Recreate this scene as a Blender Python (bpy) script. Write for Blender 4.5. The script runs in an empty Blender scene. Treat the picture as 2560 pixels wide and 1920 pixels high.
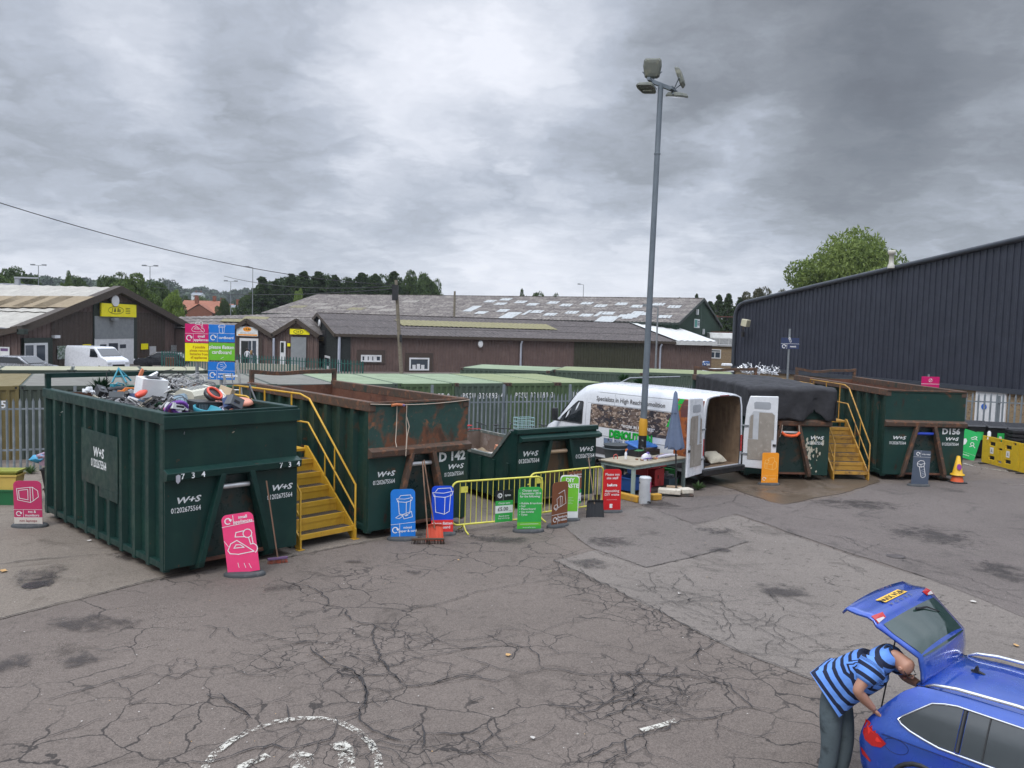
import bpy,bmesh,math,random
import numpy as np
from mathutils import Vector,Matrix,Euler
random.seed(7)
rnd=random.random
def ru(a,b):return a+(b-a)*random.random()
SC=bpy.context.scene
COL=SC.collection
rad=math.radians
CF,CPITCH,CROLL,CH=2073.6,rad(3.885),rad(1.612),4.393
_F=Vector((0,math.cos(CPITCH),-math.sin(CPITCH)))
_U0=Vector((0,math.sin(CPITCH),math.cos(CPITCH)));_R0=Vector((1,0,0))
_R=math.cos(CROLL)*_R0+math.sin(CROLL)*_U0
_U=-math.sin(CROLL)*_R0+math.cos(CROLL)*_U0
CAMP=Vector((0,0,CH))
def ray(px,py):return _F+_R*((px-1280)/CF)-_U*((py-960)/CF)
def G(px,py,z=0.0):
 d=ray(px,py);return CAMP+d*((z-CH)/d.z)
def atY(px,py,Y):
 d=ray(px,py);return CAMP+d*(Y/d.y)
def hit(px,py,p0,n):
 d=ray(px,py);n=Vector(n);return CAMP+d*((Vector(p0)-CAMP).dot(n)/d.dot(n))
cam=bpy.data.cameras.new('camera');camo=bpy.data.objects.new('camera',cam);COL.objects.link(camo)
cam.sensor_width=36;cam.lens=CF/2560*36;cam.clip_end=6000;cam.clip_start=.1
M=Matrix(((_R.x,_U.x,-_F.x,0),(_R.y,_U.y,-_F.y,0),(_R.z,_U.z,-_F.z,CH),(0,0,0,1)))
camo.matrix_world=M
SC.camera=camo
class NT:
 def __init__(s,t):s.t=t;s.n=t.nodes;s.l=t.links
 def new(s,k,**kw):
  n=s.n.new(k)
  for a,b in kw.items():
   if a in('inp',):
    for i,v in b.items():n.inputs[i].default_value=v
   else:setattr(n,a,b)
  return n
 def ln(s,a,b):s.l.new(a,b)
 def math(s,op,a,b=None,clamp=False):
  n=s.n.new('ShaderNodeMath');n.operation=op;n.use_clamp=clamp
  for i,v in enumerate((a,b)):
   if v is None:continue
   if hasattr(v,'is_output'):s.l.new(v,n.inputs[i])
   else:n.inputs[i].default_value=v
  return n.outputs[0]
 def noise(s,vec,scale,det=4,rough=.55,dist=0,lo=None,hi=None):
  n=s.n.new('ShaderNodeTexNoise');n.inputs['Scale'].default_value=scale;n.inputs['Detail'].default_value=det
  n.inputs['Roughness'].default_value=rough;n.inputs['Distortion'].default_value=dist
  s.l.new(vec,n.inputs['Vector'])
  o=n.outputs['Fac']
  return o if lo is None else s.ramp(o,lo,hi)
 def ramp(s,v,lo,hi,a=0.,b=1.):
  n=s.n.new('ShaderNodeMapRange');n.interpolation_type='SMOOTHSTEP'
  s.l.new(v,n.inputs[0])
  for i,x in((1,lo),(2,hi),(3,a),(4,b)):n.inputs[i].default_value=x
  return n.outputs[0]
 def mix(s,f,a,b):
  n=s.n.new('ShaderNodeMix');n.data_type='RGBA'
  for i,v in((0,f),(6,a),(7,b)):
   if hasattr(v,'is_output'):s.l.new(v,n.inputs[i])
   elif i==0:n.inputs[0].default_value=v
   else:n.inputs[i].default_value=(*v[:3],1)
  return n.outputs[2]
def new_mat(name):
 m=bpy.data.materials.new(name);m.use_nodes=True
 t=NT(m.node_tree);b=t.n['Principled BSDF']
 return m,t,b
def coords(t,kind='Object',stretch=(1,1,1)):
 tc=t.n.new('ShaderNodeTexCoord');mp=t.n.new('ShaderNodeMapping')
 mp.inputs['Scale'].default_value=stretch
 t.ln(tc.outputs[kind],mp.inputs[0]);return mp.outputs[0]
MATS={}
def mat(name,c,rough=.6,metal=0.,layers=(),bump=0.,bscale=40.,coat=0.,spec=.5,alpha=1.,trans=0.,rv=.08,emit=None):
 """layers: list of (colour, scale, lo, hi, stretch) mixed one over another by noise"""
 if name in MATS:return MATS[name]
 m,t,b=new_mat(name)
 base=coords(t)
 col=None
 v=t.noise(base,3.1,5,.6)
 c=tuple(c)
 cA=tuple(x*(1-rv)for x in c);cB=tuple(min(1,x*(1+rv))for x in c)
 col=t.mix(t.ramp(v,.3,.7),cA,cB)
 for i,ly in enumerate(layers):
  lc,s,lo,hi=ly[:4];st=ly[4]if len(ly)>4 else(1,1,1)
  vec=coords(t,'Object',st)if st!=(1,1,1)else base
  f=t.noise(vec,s,6,.62,.3 if st==(1,1,1)else 0,lo,hi)
  col=t.mix(f,col,lc)
 t.ln(col,b.inputs['Base Color'])
 r=t.ramp(t.noise(base,6,4),.3,.7,max(0.02,rough-.1),min(1,rough+.1))
 t.ln(r,b.inputs['Roughness'])
 b.inputs['Metallic'].default_value=metal
 b.inputs['Specular IOR Level'].default_value=spec
 b.inputs['Coat Weight'].default_value=coat
 if alpha<1:b.inputs['Alpha'].default_value=alpha
 if trans:b.inputs['Transmission Weight'].default_value=trans
 if bump:
  n=t.n.new('ShaderNodeBump');n.inputs['Strength'].default_value=bump;n.inputs['Distance'].default_value=.02
  t.ln(t.noise(base,bscale,4),n.inputs['Height']);t.ln(n.outputs[0],b.inputs['Normal'])
 MATS[name]=m;return m
def srgb(r,g,b):
 f=lambda u:(u/255/12.92)if u/255<=.04045 else((u/255+.055)/1.055)**2.4
 return(f(r),f(g),f(b))
class MB:
 def __init__(s):s.v=[];s.f=[];s.m=[];s.s=[]
 def add(s,vs,fs,m=0,smooth=False):
  o=len(s.v);s.v+=[tuple(p)for p in vs]
  for f in fs:s.f.append(tuple(i+o for i in f));s.m.append(m);s.s.append(smooth)
  return s
 def bx(s,x0,x1,y0,y1,z0,z1,m=0):
  vs=[(x,y,z)for z in(z0,z1)for y in(y0,y1)for x in(x0,x1)]
  return s.add(vs,[(0,2,3,1),(4,5,7,6),(0,1,5,4),(2,6,7,3),(0,4,6,2),(1,3,7,5)],m)
 def obox(s,c,size,rot=(0,0,0),m=0,taper=1.):
  R=Euler(rot).to_matrix();c=Vector(c);hx,hy,hz=[a/2 for a in size]
  vs=[]
  for sz in(-1,1):
   k=1 if sz<0 else taper
   for sy in(-1,1):
    for sx in(-1,1):vs.append(c+R@Vector((sx*hx*k,sy*hy*k,sz*hz)))
  return s.add(vs,[(0,2,3,1),(4,5,7,6),(0,1,5,4),(2,6,7,3),(0,4,6,2),(1,3,7,5)],m)
 def bar(s,p0,p1,w,h=None,m=0,up=(0,0,1)):
  p0,p1=Vector(p0),Vector(p1);h=h or w
  d=(p1-p0).normalized();u=Vector(up)
  if abs(d.dot(u))>.98:u=Vector((0,1,0))
  a=d.cross(u).normalized()*(w/2);b=a.cross(d).normalized()*(h/2)
  vs=[p+i*a+j*b for p in(p0,p1)for i,j in((-1,-1),(1,-1),(1,1),(-1,1))]
  return s.add(vs,[(0,1,2,3),(7,6,5,4),(0,4,5,1),(1,5,6,2),(2,6,7,3),(3,7,4,0)],m)
 def tube(s,pts,r,n=8,m=0,caps=True,closed=False,smooth=True):
  pts=[Vector(p)for p in pts];N=len(pts);vs=[]
  rs=r if isinstance(r,(list,tuple))else[r]*N
  ref=None
  for i,p in enumerate(pts):
   if closed:d=pts[(i+1)%N]-pts[i-1]
   else:d=pts[min(i+1,N-1)]-pts[max(i-1,0)]
   d.normalize()
   if ref is None:ref=Vector((0,0,1))if abs(d.z)<.9 else Vector((1,0,0))
   a=d.cross(ref).normalized();b=a.cross(d).normalized();ref=b
   for k in range(n):
    t=2*math.pi*k/n;vs.append(p+rs[i]*(math.cos(t)*a+math.sin(t)*b))
  fs=[]
  for i in range(N if closed else N-1):
   j=(i+1)%N
   for k in range(n):fs.append((i*n+k,i*n+(k+1)%n,j*n+(k+1)%n,j*n+k))
  s.add(vs,fs,m,smooth)
  if caps and not closed:
   s.add(vs[:n],[tuple(range(n-1,-1,-1))],m);s.add(vs[-n:],[tuple(range(n))],m)
  return s
 def lathe(s,prof,n=16,c=(0,0,0),m=0,smooth=True,sx=1,sy=1,ph=0):
  vs=[]
  for r,z in prof:
   for k in range(n):
    t=2*math.pi*k/n+ph;vs.append((c[0]+sx*r*math.cos(t),c[1]+sy*r*math.sin(t),c[2]+z))
  fs=[(i*n+k,i*n+(k+1)%n,(i+1)*n+(k+1)%n,(i+1)*n+k)for i in range(len(prof)-1)for k in range(n)]
  s.add(vs,fs,m,smooth)
  if prof[0][0]>1e-4:s.add(vs[:n],[tuple(range(n-1,-1,-1))],m)
  if prof[-1][0]>1e-4:s.add(vs[-n:],[tuple(range(n))],m)
  return s
 def prism(s,poly,a0,a1,axis='y',m=0):
  """poly in the plane normal to axis: y -> (x,z), x -> (y,z), z -> (x,y)"""
  def P(p,a):return{'y':(p[0],a,p[1]),'x':(a,p[0],p[1]),'z':(p[0],p[1],a)}[axis]
  n=len(poly);vs=[P(p,a0)for p in poly]+[P(p,a1)for p in poly]
  fs=[tuple(range(n-1,-1,-1)),tuple(range(n,2*n))]+[(i,(i+1)%n,n+(i+1)%n,n+i)for i in range(n)]
  return s.add(vs,fs,m)
 def loft(s,rings,m=0,smooth=True,cap=True,closed=True):
  n=len(rings[0]);vs=[p for r in rings for p in r]
  kk=n if closed else n-1
  fs=[(i*n+k,i*n+(k+1)%n,(i+1)*n+(k+1)%n,(i+1)*n+k)for i in range(len(rings)-1)for k in range(kk)]
  s.add(vs,fs,m,smooth)
  if cap and closed:s.add(rings[0],[tuple(range(n-1,-1,-1))],m);s.add(rings[-1],[tuple(range(n))],m)
  return s
 def quad(s,a,b,c,d,m=0):return s.add([a,b,c,d],[(0,1,2,3)],m)
 def strokes(s,lines,w,y=0.,m=0,closed=False):
  """flat line drawing in the xz plane facing -y"""
  for L in lines:
   for(x0,z0),(x1,z1)in zip(L[:-1],L[1:]):
    d=Vector((x1-x0,z1-z0));l=d.length
    if l<1e-6:continue
    d/=l;n=Vector((-d.y,d.x))*(w/2);e=d*(w/2.2)
    s.add([(x0-e.x+n.x,y,z0-e.y+n.y),(x0-e.x-n.x,y,z0-e.y-n.y),(x1+e.x-n.x,y,z1+e.y-n.y),(x1+e.x+n.x,y,z1+e.y+n.y)],[(0,1,2,3)],m)
    y-=2e-5
  return s
 def xf(s,Mx):
  s.v=[tuple(Mx@Vector(p))for p in s.v];return s
 def build(s,name,mats,parent=None,bevel=0.,fix=True,label=None,auto=False):
  me=bpy.data.meshes.new(name);me.from_pydata(s.v,[],s.f)
  if not isinstance(mats,(list,tuple)):mats=[mats]
  for mm in mats:me.materials.append(mm)
  me.polygons.foreach_set('material_index',s.m);me.polygons.foreach_set('use_smooth',s.s)
  if fix:
   b=bmesh.new();b.from_mesh(me);bmesh.ops.recalc_face_normals(b,faces=b.faces);b.to_mesh(me);b.free()
  o=bpy.data.objects.new(name,me);COL.objects.link(o)
  if parent is not None:o.parent=parent
  if bevel:
   md=o.modifiers.new('bevel','BEVEL');md.width=bevel;md.segments=2;md.limit_method='ANGLE';md.angle_limit=rad(40)
  if label:o['label']=label
  return o
def thing(name,label,cat,loc=(0,0,0),rotz=0.,group=None,rot=None):
 o=bpy.data.objects.new(name,None);COL.objects.link(o);o.empty_display_size=.2
 o.location=loc;o.rotation_euler=rot if rot else(0,0,rotz)
 o['label']=label;o['category']=cat
 if group:o['group']=group
 return o
def tag(o,label,cat,group=None):
 o['label']=label;o['category']=cat
 if group:o['group']=group
 return o
def struct(o):o['kind']='structure';return o
def copy_tree(o,parent=None,**kw):
 c=o.copy();COL.objects.link(c);c.parent=parent
 for ch in list(o.children):copy_tree(ch,c)
 return c
TXT=[]
def text(body,size,m,parent,o,xd=(1,0,0),up=(0,0,1),align='CENTER',bold=0.,shear=0.,sx=1.,space=1.,name='lettering',label=None,depth=0.0):
 TXT.append((body,size,m,parent,Vector(o),Vector(xd).normalized(),Vector(up).normalized(),align,bold,shear,sx,space,name,label,depth))
def flush_text():
 obs=[]
 for t in TXT:
  body,size,m,parent,o,xd,up,align,bold,shear,sx,space,name,label,depth=t
  c=bpy.data.curves.new('t','FONT');c.body=body;c.size=size;c.align_x=align;c.align_y='CENTER'
  c.offset=bold*size;c.shear=shear;c.space_character=space;c.resolution_u=2;c.extrude=depth
  ob=bpy.data.objects.new('t',c);COL.objects.link(ob);obs.append((ob,t))
 dg=bpy.context.evaluated_depsgraph_get();dg.update()
 for ob,t in obs:
  body,size,m,parent,o,xd,up,align,bold,shear,sx,space,name,label,depth=t
  me=bpy.data.meshes.new_from_object(ob.evaluated_get(dg));me.name=name
  nrm=xd.cross(up)
  Mx=Matrix(((xd.x*sx,up.x,nrm.x,o.x),(xd.y*sx,up.y,nrm.y,o.y),(xd.z*sx,up.z,nrm.z,o.z),(0,0,0,1)))
  me.transform(Mx);me.materials.clear();me.materials.append(m)
  cu=ob.data;bpy.data.objects.remove(ob);bpy.data.curves.remove(cu)
  q=bpy.data.objects.new(name,me);COL.objects.link(q);q.parent=parent
  if label:q['label']=label
def arc(cx,cz,r,a0,a1,n=12):return[(cx+r*math.cos(rad(a0+(a1-a0)*i/n)),cz+r*math.sin(rad(a0+(a1-a0)*i/n)))for i in range(n+1)]
def recycle(mb,cx,cz,r,w,y,m=0):
 mb.strokes([arc(cx,cz,r,-60,-330,16)],w,y,m)
 a=rad(20);px,pz=cx+r*math.cos(a),cz+r*math.sin(a)
 mb.add([(px-r*.62,y-.0008,pz+r*.15),(px+r*.62,y-.0008,pz+r*.15),(px,y-.0008,pz-r*.72)],[(0,1,2)],m)
def rrect(w,h,r,n=5,bottom=True):
 p=[]
 cs=[(w/2-r,h-r,0),(-w/2+r,h-r,90)]
 for cx,cz,a in cs:p+=arc(cx,cz,r,a,a+90,n)
 if bottom:p+=[(-w/2,0),(w/2,0)]
 else:
  for cx,cz,a in[(-w/2+r,r,180),(w/2-r,r,270)]:p+=arc(cx,cz,r,a,a+90,n)
 return p
def corr_wall(mb,A,B,z0,ztop,pitch=.3,depth=.04,m=0,duty=.5,mfun=None):
 """ribbed sheet wall from A to B (xy), bottom z0, top ztop(t); ribs stand out to the right-hand side of A->B"""
 A,B=Vector(A[:2]),Vector(B[:2]);L=(B-A).length;d=(B-A)/L;n=Vector((d.y,-d.x))
 s=0.;pts=[]
 while s<L:
  w=pitch
  for a,o in((0,0),(w*(1-duty)-.02*0,0),(w*(1-duty)+.12*w,depth),(w*(1-.06),depth)):
   if s+a<=L:pts.append((s+a,o))
  s+=w
 pts.append((L,0))
 vs=[]
 for a,o in pts:
  p=A+d*a+n*o;vs+=[(p.x,p.y,z0(a/L)if callable(z0)else z0),(p.x,p.y,ztop(a/L)if callable(ztop)else ztop)]
 for i in range(len(pts)-1):
  mm=mfun(pts[i][0]/L)if mfun else m
  mb.add([vs[2*i],vs[2*i+2],vs[2*i+3],vs[2*i+1]],[(0,1,2,3)],mm)
def corr_roof(mb,E0,E1,R0,R1,pitch=.18,amp=.03,m=0,courses=4,step=.03,mfun=None):
 E0,E1,R0,R1=map(Vector,(E0,E1,R0,R1));L=(E1-E0).length;n=max(4,int(L/pitch))*4
 nrm=(E1-E0).cross(R0-E0).normalized()
 if nrm.z<0:nrm=-nrm
 for c in range(courses):
  t0,t1=c/courses,(c+1)/courses+(.03 if c<courses-1 else 0);vs=[]
  for i in range(n+1):
   u=i/n;off=amp*(.5+.5*math.cos(math.pi*i/2))
   a=E0.lerp(E1,u);b=R0.lerp(R1,u)
   vs+=[a.lerp(b,t0)+nrm*(off+step),a.lerp(b,t1)+nrm*(off)]
  mb.add(vs,[(2*i,2*i+2,2*i+3,2*i+1)for i in range(n)],m)
W=bpy.data.worlds.new('World');SC.world=W;W.use_nodes=True
wt=NT(W.node_tree);wt.n.clear()
out=wt.new('ShaderNodeOutputWorld');bg=wt.new('ShaderNodeBackground');wt.ln(bg.outputs[0],out.inputs[0])
SUN_EL,SUN_AZ=rad(52),rad(-150)
sky=wt.new('ShaderNodeTexSky');sky.sky_type='NISHITA';sky.sun_disc=False;sky.sun_elevation=SUN_EL;sky.sun_rotation=SUN_AZ
tc=wt.new('ShaderNodeTexCoord');D=tc.outputs['Generated']
sep=wt.new('ShaderNodeSeparateXYZ');wt.ln(D,sep.inputs[0])
zz=wt.math('MAXIMUM',sep.outputs[2],0.0)
den=wt.math('ADD',zz,.22)
cmb=wt.new('ShaderNodeCombineXYZ')
wt.ln(wt.math('DIVIDE',sep.outputs[0],den),cmb.inputs[0]);wt.ln(wt.math('DIVIDE',sep.outputs[1],den),cmb.inputs[1])
P=cmb.outputs[0]
wn=wt.new('ShaderNodeTexNoise');wn.inputs['Scale'].default_value=3.2;wn.inputs['Detail'].default_value=7;wn.inputs['Roughness'].default_value=.62;wt.ln(P,wn.inputs['Vector'])
v1=wt.new('ShaderNodeVectorMath',operation='SUBTRACT');wt.ln(wn.outputs['Color'],v1.inputs[0]);v1.inputs[1].default_value=(.5,.5,.5)
v2=wt.new('ShaderNodeVectorMath',operation='SCALE');wt.ln(v1.outputs[0],v2.inputs[0]);v2.inputs['Scale'].default_value=.11
v3=wt.new('ShaderNodeVectorMath',operation='ADD');wt.ln(D,v3.inputs[0]);wt.ln(v2.outputs[0],v3.inputs[1])
v4=wt.new('ShaderNodeVectorMath',operation='NORMALIZE');wt.ln(v3.outputs[0],v4.inputs[0]);WD=v4.outputs[0]
v5=wt.new('ShaderNodeVectorMath',operation='SCALE');wt.ln(v1.outputs[0],v5.inputs[0]);v5.inputs['Scale'].default_value=.55
v6=wt.new('ShaderNodeVectorMath',operation='ADD');wt.ln(P,v6.inputs[0]);wt.ln(v5.outputs[0],v6.inputs[1])
n1=wt.noise(v6.outputs[0],2.0,5,.5,0)
dsep=wt.new('ShaderNodeMapping');dsep.inputs['Scale'].default_value=(1,1,1.25);wt.ln(WD,dsep.inputs[0])
n2=wt.noise(dsep.outputs[0],5.2,4.5,.52,.1)
n3=wt.noise(v6.outputs[0],3.0,4,.52,0);bil=wt.math('ABSOLUTE',wt.math('SUBTRACT',n3,.5))
val=wt.math('ADD',wt.math('ADD',wt.math('MULTIPLY',n1,.34),wt.math('MULTIPLY',n2,.34)),wt.math('MULTIPLY',bil,.40))
val=wt.math('ADD',val,.162)
wz=wt.new('ShaderNodeSeparateXYZ');wt.ln(WD,wz.inputs[0]);val=wt.math('ADD',val,wt.ramp(wz.outputs[2],.02,.085,.09,0.))
val=wt.math('ADD',val,wt.math('MULTIPLY',wt.ramp(wz.outputs[2],.09,.13,0,1),wt.ramp(wz.outputs[2],.14,.24,-.05,0.)))
BL=[(1060,130,250,.16),(1280,200,200,.11),(950,330,160,.05),(1900,335,120,.20),(600,330,150,.10),(440,260,90,.08),(2460,330,150,.10),(1150,665,260,.10),(1690,700,200,.26),(250,680,200,.20),(1330,640,120,.14),(420,60,150,.04),(820,655,220,.14),(250,330,260,.08),(250,120,200,.05),(760,640,90,.06),(1900,590,130,.06),(2080,150,280,-.22),(2450,60,260,-.08),(620,225,140,-.13),(490,200,80,-.08),(60,60,160,-.03),(130,470,260,-.10),(300,560,260,-.05),(1620,555,190,-.13),(1000,560,260,-.10),(700,520,260,-.06),(1350,510,180,-.06),(2200,500,260,-.05),(1120,380,130,-.06),(2150,290,130,-.08),(620,560,220,-.07),(1750,240,90,-.05)]
for px,py,rpx,am in BL:
 d=ray(px,py).normalized();k=1/(rpx/CF)**2
 dt=wt.new('ShaderNodeVectorMath',operation='DOT_PRODUCT');wt.ln(WD,dt.inputs[0]);dt.inputs[1].default_value=d
 e=wt.math('EXPONENT',wt.math('MULTIPLY',wt.math('SUBTRACT',dt.outputs['Value'],1.),k))
 val=wt.math('ADD',val,wt.math('MULTIPLY',e,am*1.12))
cr=wt.new('ShaderNodeValToRGB');el=cr.color_ramp.elements
el[0].position=.08;el[0].color=(*srgb(96,98,105),1);el[1].position=.80;el[1].color=(*srgb(238,241,250),1)
for p,c in((.22,(116,121,129)),(.34,(134,139,147)),(.44,(156,162,172)),(.54,(182,189,202)),(.66,(214,219,230))):
 e=el.new(p);e.color=(*srgb(*c),1)
wt.ln(val,cr.inputs[0])
skm=wt.new('ShaderNodeVectorMath',operation='SCALE');wt.ln(sky.outputs[0],skm.inputs[0]);skm.inputs['Scale'].default_value=.06
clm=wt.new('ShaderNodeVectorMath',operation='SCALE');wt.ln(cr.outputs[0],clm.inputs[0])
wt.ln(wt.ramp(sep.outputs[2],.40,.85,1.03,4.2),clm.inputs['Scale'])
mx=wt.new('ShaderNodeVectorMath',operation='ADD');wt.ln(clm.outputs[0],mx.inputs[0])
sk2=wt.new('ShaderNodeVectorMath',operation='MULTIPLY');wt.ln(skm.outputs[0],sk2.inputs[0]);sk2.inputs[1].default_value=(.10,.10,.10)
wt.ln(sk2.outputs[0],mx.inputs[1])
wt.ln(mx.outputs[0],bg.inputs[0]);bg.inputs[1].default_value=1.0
sl=bpy.data.lights.new('sun','SUN');sl.energy=1.5;sl.angle=rad(20);sl.color=(1,.97,.93)
so=bpy.data.objects.new('sun',sl);COL.objects.link(so)
sd=Vector((math.sin(SUN_AZ)*math.cos(SUN_EL),math.cos(SUN_AZ)*math.cos(SUN_EL),math.sin(SUN_EL)))
so.rotation_euler=sd.to_track_quat('Z','Y').to_euler()
SC.view_settings.view_transform='Standard';SC.view_settings.look='None';SC.view_settings.gamma=1;SC.view_settings.exposure=0.0
SC.render.engine='CYCLES'
def ground_mat(name,base,dark,light,crack=0.,stain=.5,spot=.55,wet=None,clus=()):
 m,t,b=new_mat(name);v=coords(t)
 big=t.noise(v,.35,5,.6)
 col=t.mix(t.ramp(big,.35,.65),tuple(x*.93 for x in base),tuple(x*1.06 for x in base))
 col=t.mix(t.math('MULTIPLY',t.noise(v,.8,8,.68,.8,.54,.72),stain),col,dark)
 col=t.mix(t.math('MULTIPLY',t.noise(v,5.,7,.7,0,.56,.66),spot*.5),col,dark)
 col=t.mix(t.math('MULTIPLY',t.noise(v,1.7,8,.7,.5,.58,.74),.5),col,light)
 vo=t.new('ShaderNodeTexVoronoi');vo.inputs['Scale'].default_value=70;t.ln(v,vo.inputs['Vector'])
 sp=t.ramp(vo.outputs['Color'],.1,.9,.80,1.2)
 mm=t.new('ShaderNodeVectorMath',operation='SCALE');t.ln(col,mm.inputs[0]);t.ln(sp,mm.inputs['Scale'])
 g=t.noise(v,160,2,.5,0,.3,.7)
 m2=t.new('ShaderNodeVectorMath',operation='SCALE');t.ln(mm.outputs[0],m2.inputs[0]);t.ln(t.math('ADD',t.math('MULTIPLY',g,.22),.89),m2.inputs['Scale'])
 col=m2.outputs[0]
 chip=t.noise(v,38,2,.4,0,.735,.76)
 col=t.mix(t.math('MULTIPLY',chip,.6),col,(.42,.4,.36))
 if crack:
  vd=t.new('ShaderNodeTexNoise');vd.inputs['Scale'].default_value=3.;vd.inputs['Detail'].default_value=6;t.ln(v,vd.inputs['Vector'])
  va=t.new('ShaderNodeVectorMath',operation='SCALE');t.ln(vd.outputs['Color'],va.inputs[0]);va.inputs['Scale'].default_value=.35
  vb=t.new('ShaderNodeVectorMath',operation='ADD');t.ln(v,vb.inputs[0]);t.ln(va.outputs[0],vb.inputs[1])
  c1=t.new('ShaderNodeTexVoronoi');c1.feature='DISTANCE_TO_EDGE';c1.inputs['Scale'].default_value=1.9;t.ln(vb.outputs[0],c1.inputs['Vector'])
  ln=t.ramp(c1.outputs['Distance'],.004,.022,1,0)
  msk=t.noise(v,.55,4,.6,.4,.56,.64)
  if clus:
   tot=None
   for cx,cy,cr in clus:
    d=t.new('ShaderNodeVectorMath',operation='DISTANCE');t.ln(vb.outputs[0],d.inputs[0]);d.inputs[1].default_value=(cx,cy,0)
    g_=t.ramp(d.outputs['Value'],cr*.35,cr*1.25,1,0);tot=g_ if tot is None else t.math('MAXIMUM',tot,g_)
   msk=t.math('MAXIMUM',t.math('MULTIPLY',msk,.0),t.math('MULTIPLY',tot,t.noise(v,2.2,4,.6,0,.33,.46)))
   ln=t.ramp(c1.outputs['Distance'],.014,.036,1,0);c1.inputs['Scale'].default_value=3.6
  net=t.math('MULTIPLY',ln,msk)
  if clus:
   c3=t.new('ShaderNodeTexVoronoi');c3.feature='DISTANCE_TO_EDGE';c3.inputs['Scale'].default_value=1.25;t.ln(vb.outputs[0],c3.inputs['Vector'])
   net=t.math('MAXIMUM',net,t.math('MULTIPLY',t.ramp(c3.outputs['Distance'],.008,.019,1,0),t.noise(v,.42,3,.5,0,.44,.56)))
  col=t.mix(t.math('MULTIPLY',net,crack),col,(.03,.026,.024))
 t.ln(col,b.inputs['Base Color'])
 r=.86
 if wet:
  wn=t.noise(v,.5,6,.65,.6,wet[0],wet[1])
  t.ln(t.ramp(wn,0,1,.86,.32),b.inputs['Roughness'])
 else:b.inputs['Roughness'].default_value=r
 b.inputs['Specular IOR Level'].default_value=.35
 bp=t.new('ShaderNodeBump');bp.inputs['Strength'].default_value=.35;bp.inputs['Distance'].default_value=.01
 t.ln(t.math('ADD',t.noise(v,90,3),vo.outputs['Distance']),bp.inputs['Height']);t.ln(bp.outputs[0],b.inputs['Normal'])
 return m
CLU=[(G(x,y).x,G(x,y).y,r)for x,y,r in((940,1650,1.),(1010,1600,.9),(800,1600,.8),(720,1640,.7),(1610,1720,1.1),(1560,1760,.8),(1680,1690,.7),(1740,1540,1.3),(1640,1500,1.1),(1500,1450,.8),(860,1880,.7),(1130,1870,.6),(760,1900,.6),(1900,1640,.9),(1540,1890,.7),(1000,1440,.5),(850,1740,.4))]
ASPH=ground_mat('asphalt',(.146,.120,.103),(.068,.055,.046),(.195,.165,.143),clus=CLU,crack=.85,stain=.75,spot=.9)
ASPH2=ground_mat('asphalt_worn',(.172,.149,.131),(.066,.056,.049),(.23,.204,.182),crack=.9,stain=.85,spot=1.4)
ASPH3=ground_mat('asphalt_smooth',(.132,.112,.102),(.052,.045,.042),(.178,.156,.143),crack=0.,stain=.8,spot=.6,wet=(.6,.75))
CONC=ground_mat('concrete_slab',(.195,.164,.134),(.07,.055,.043),(.27,.24,.205),crack=0.,stain=.75,spot=.6,wet=(.62,.75))
CONCWET=ground_mat('concrete_wet',(.120,.090,.064),(.05,.036,.026),(.25,.215,.175),crack=0.,stain=.8,spot=.7,wet=(.40,.5))
GRASS=ground_mat('field',(.06,.085,.03),(.035,.05,.02),(.09,.11,.05))
def sheet(name,pts,z,m):
 mb=MB();mb.add([(p[0],p[1],z)for p in pts],[tuple(range(len(pts)))]);return struct(mb.build(name,m))
sheet('ground',[(-4000,-1500),(4000,-1500),(4000,5000),(-4000,5000)],-.012,GRASS)
sheet('yard',[(-140,-40),(140,-40),(140,190),(-140,190)],0,ASPH)
def gp(*pp):return[G(x,y)for x,y in pp]
def rag(pts,step=.35,amp=.035):
 """ragged version of a closed outline"""
 o=[]
 for a,b in zip(pts,pts[1:]+pts[:1]):
  a,b=Vector(a[:2]),Vector(b[:2]);n=max(1,int((b-a).length/step));
  for i in range(n):
   p=a.lerp(b,i/n);o.append((p.x+ru(-amp,amp)*(i>0),p.y+ru(-amp,amp)*(i>0)))
 return o
sheet('old_tarmac',rag(gp((1383,1402),(1480,1378),(1720,1330),(1720,1290),(1842,1288),(2000,1345),(2200,1412),(2400,1470),(2900,1620),(2950,2300),(2500,1950),(2080,1718),(1850,1632),(1700,1558),(1540,1475))),.004,ASPH2)
sheet('reinstatement_patch',rag(gp((1400,1310),(1500,1282),(1615,1268),(1735,1312),(1872,1356),(1740,1392),(1615,1420),(1480,1372))),.0125,ground_mat('asphalt_patch',(.148,.128,.115),(.06,.051,.046),(.2,.178,.162),crack=.6,stain=.8,spot=1.1))
sheet('smooth_tarmac',rag(gp((1640,1255),(1700,1245),(1850,1236),(1960,1262),(2120,1240),(2180,1212),(2700,1190),(3100,1500),(2600,1560),(2300,1438),(2100,1375),(1840,1285),(1735,1311),(1610,1266))),.0085,ASPH3)
sheet('concrete_slab',rag(gp((-500,1690),(0,1549),(120,1518),(310,1470),(480,1428),(700,1398),(880,1362),(1010,1340),(1170,1325),(1500,1262),(1560,1200),(900,1130),(0,1160),(-900,1300)),.5,.02),.004,CONC)
sheet('wet_slab',rag(gp((1800,1215),(1840,1225),(1925,1255),(1960,1262),(2020,1250),(2110,1232),(2200,1205),(2190,1150),(1750,1150),(1700,1190)),.4,.04),.0125,CONCWET)
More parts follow.
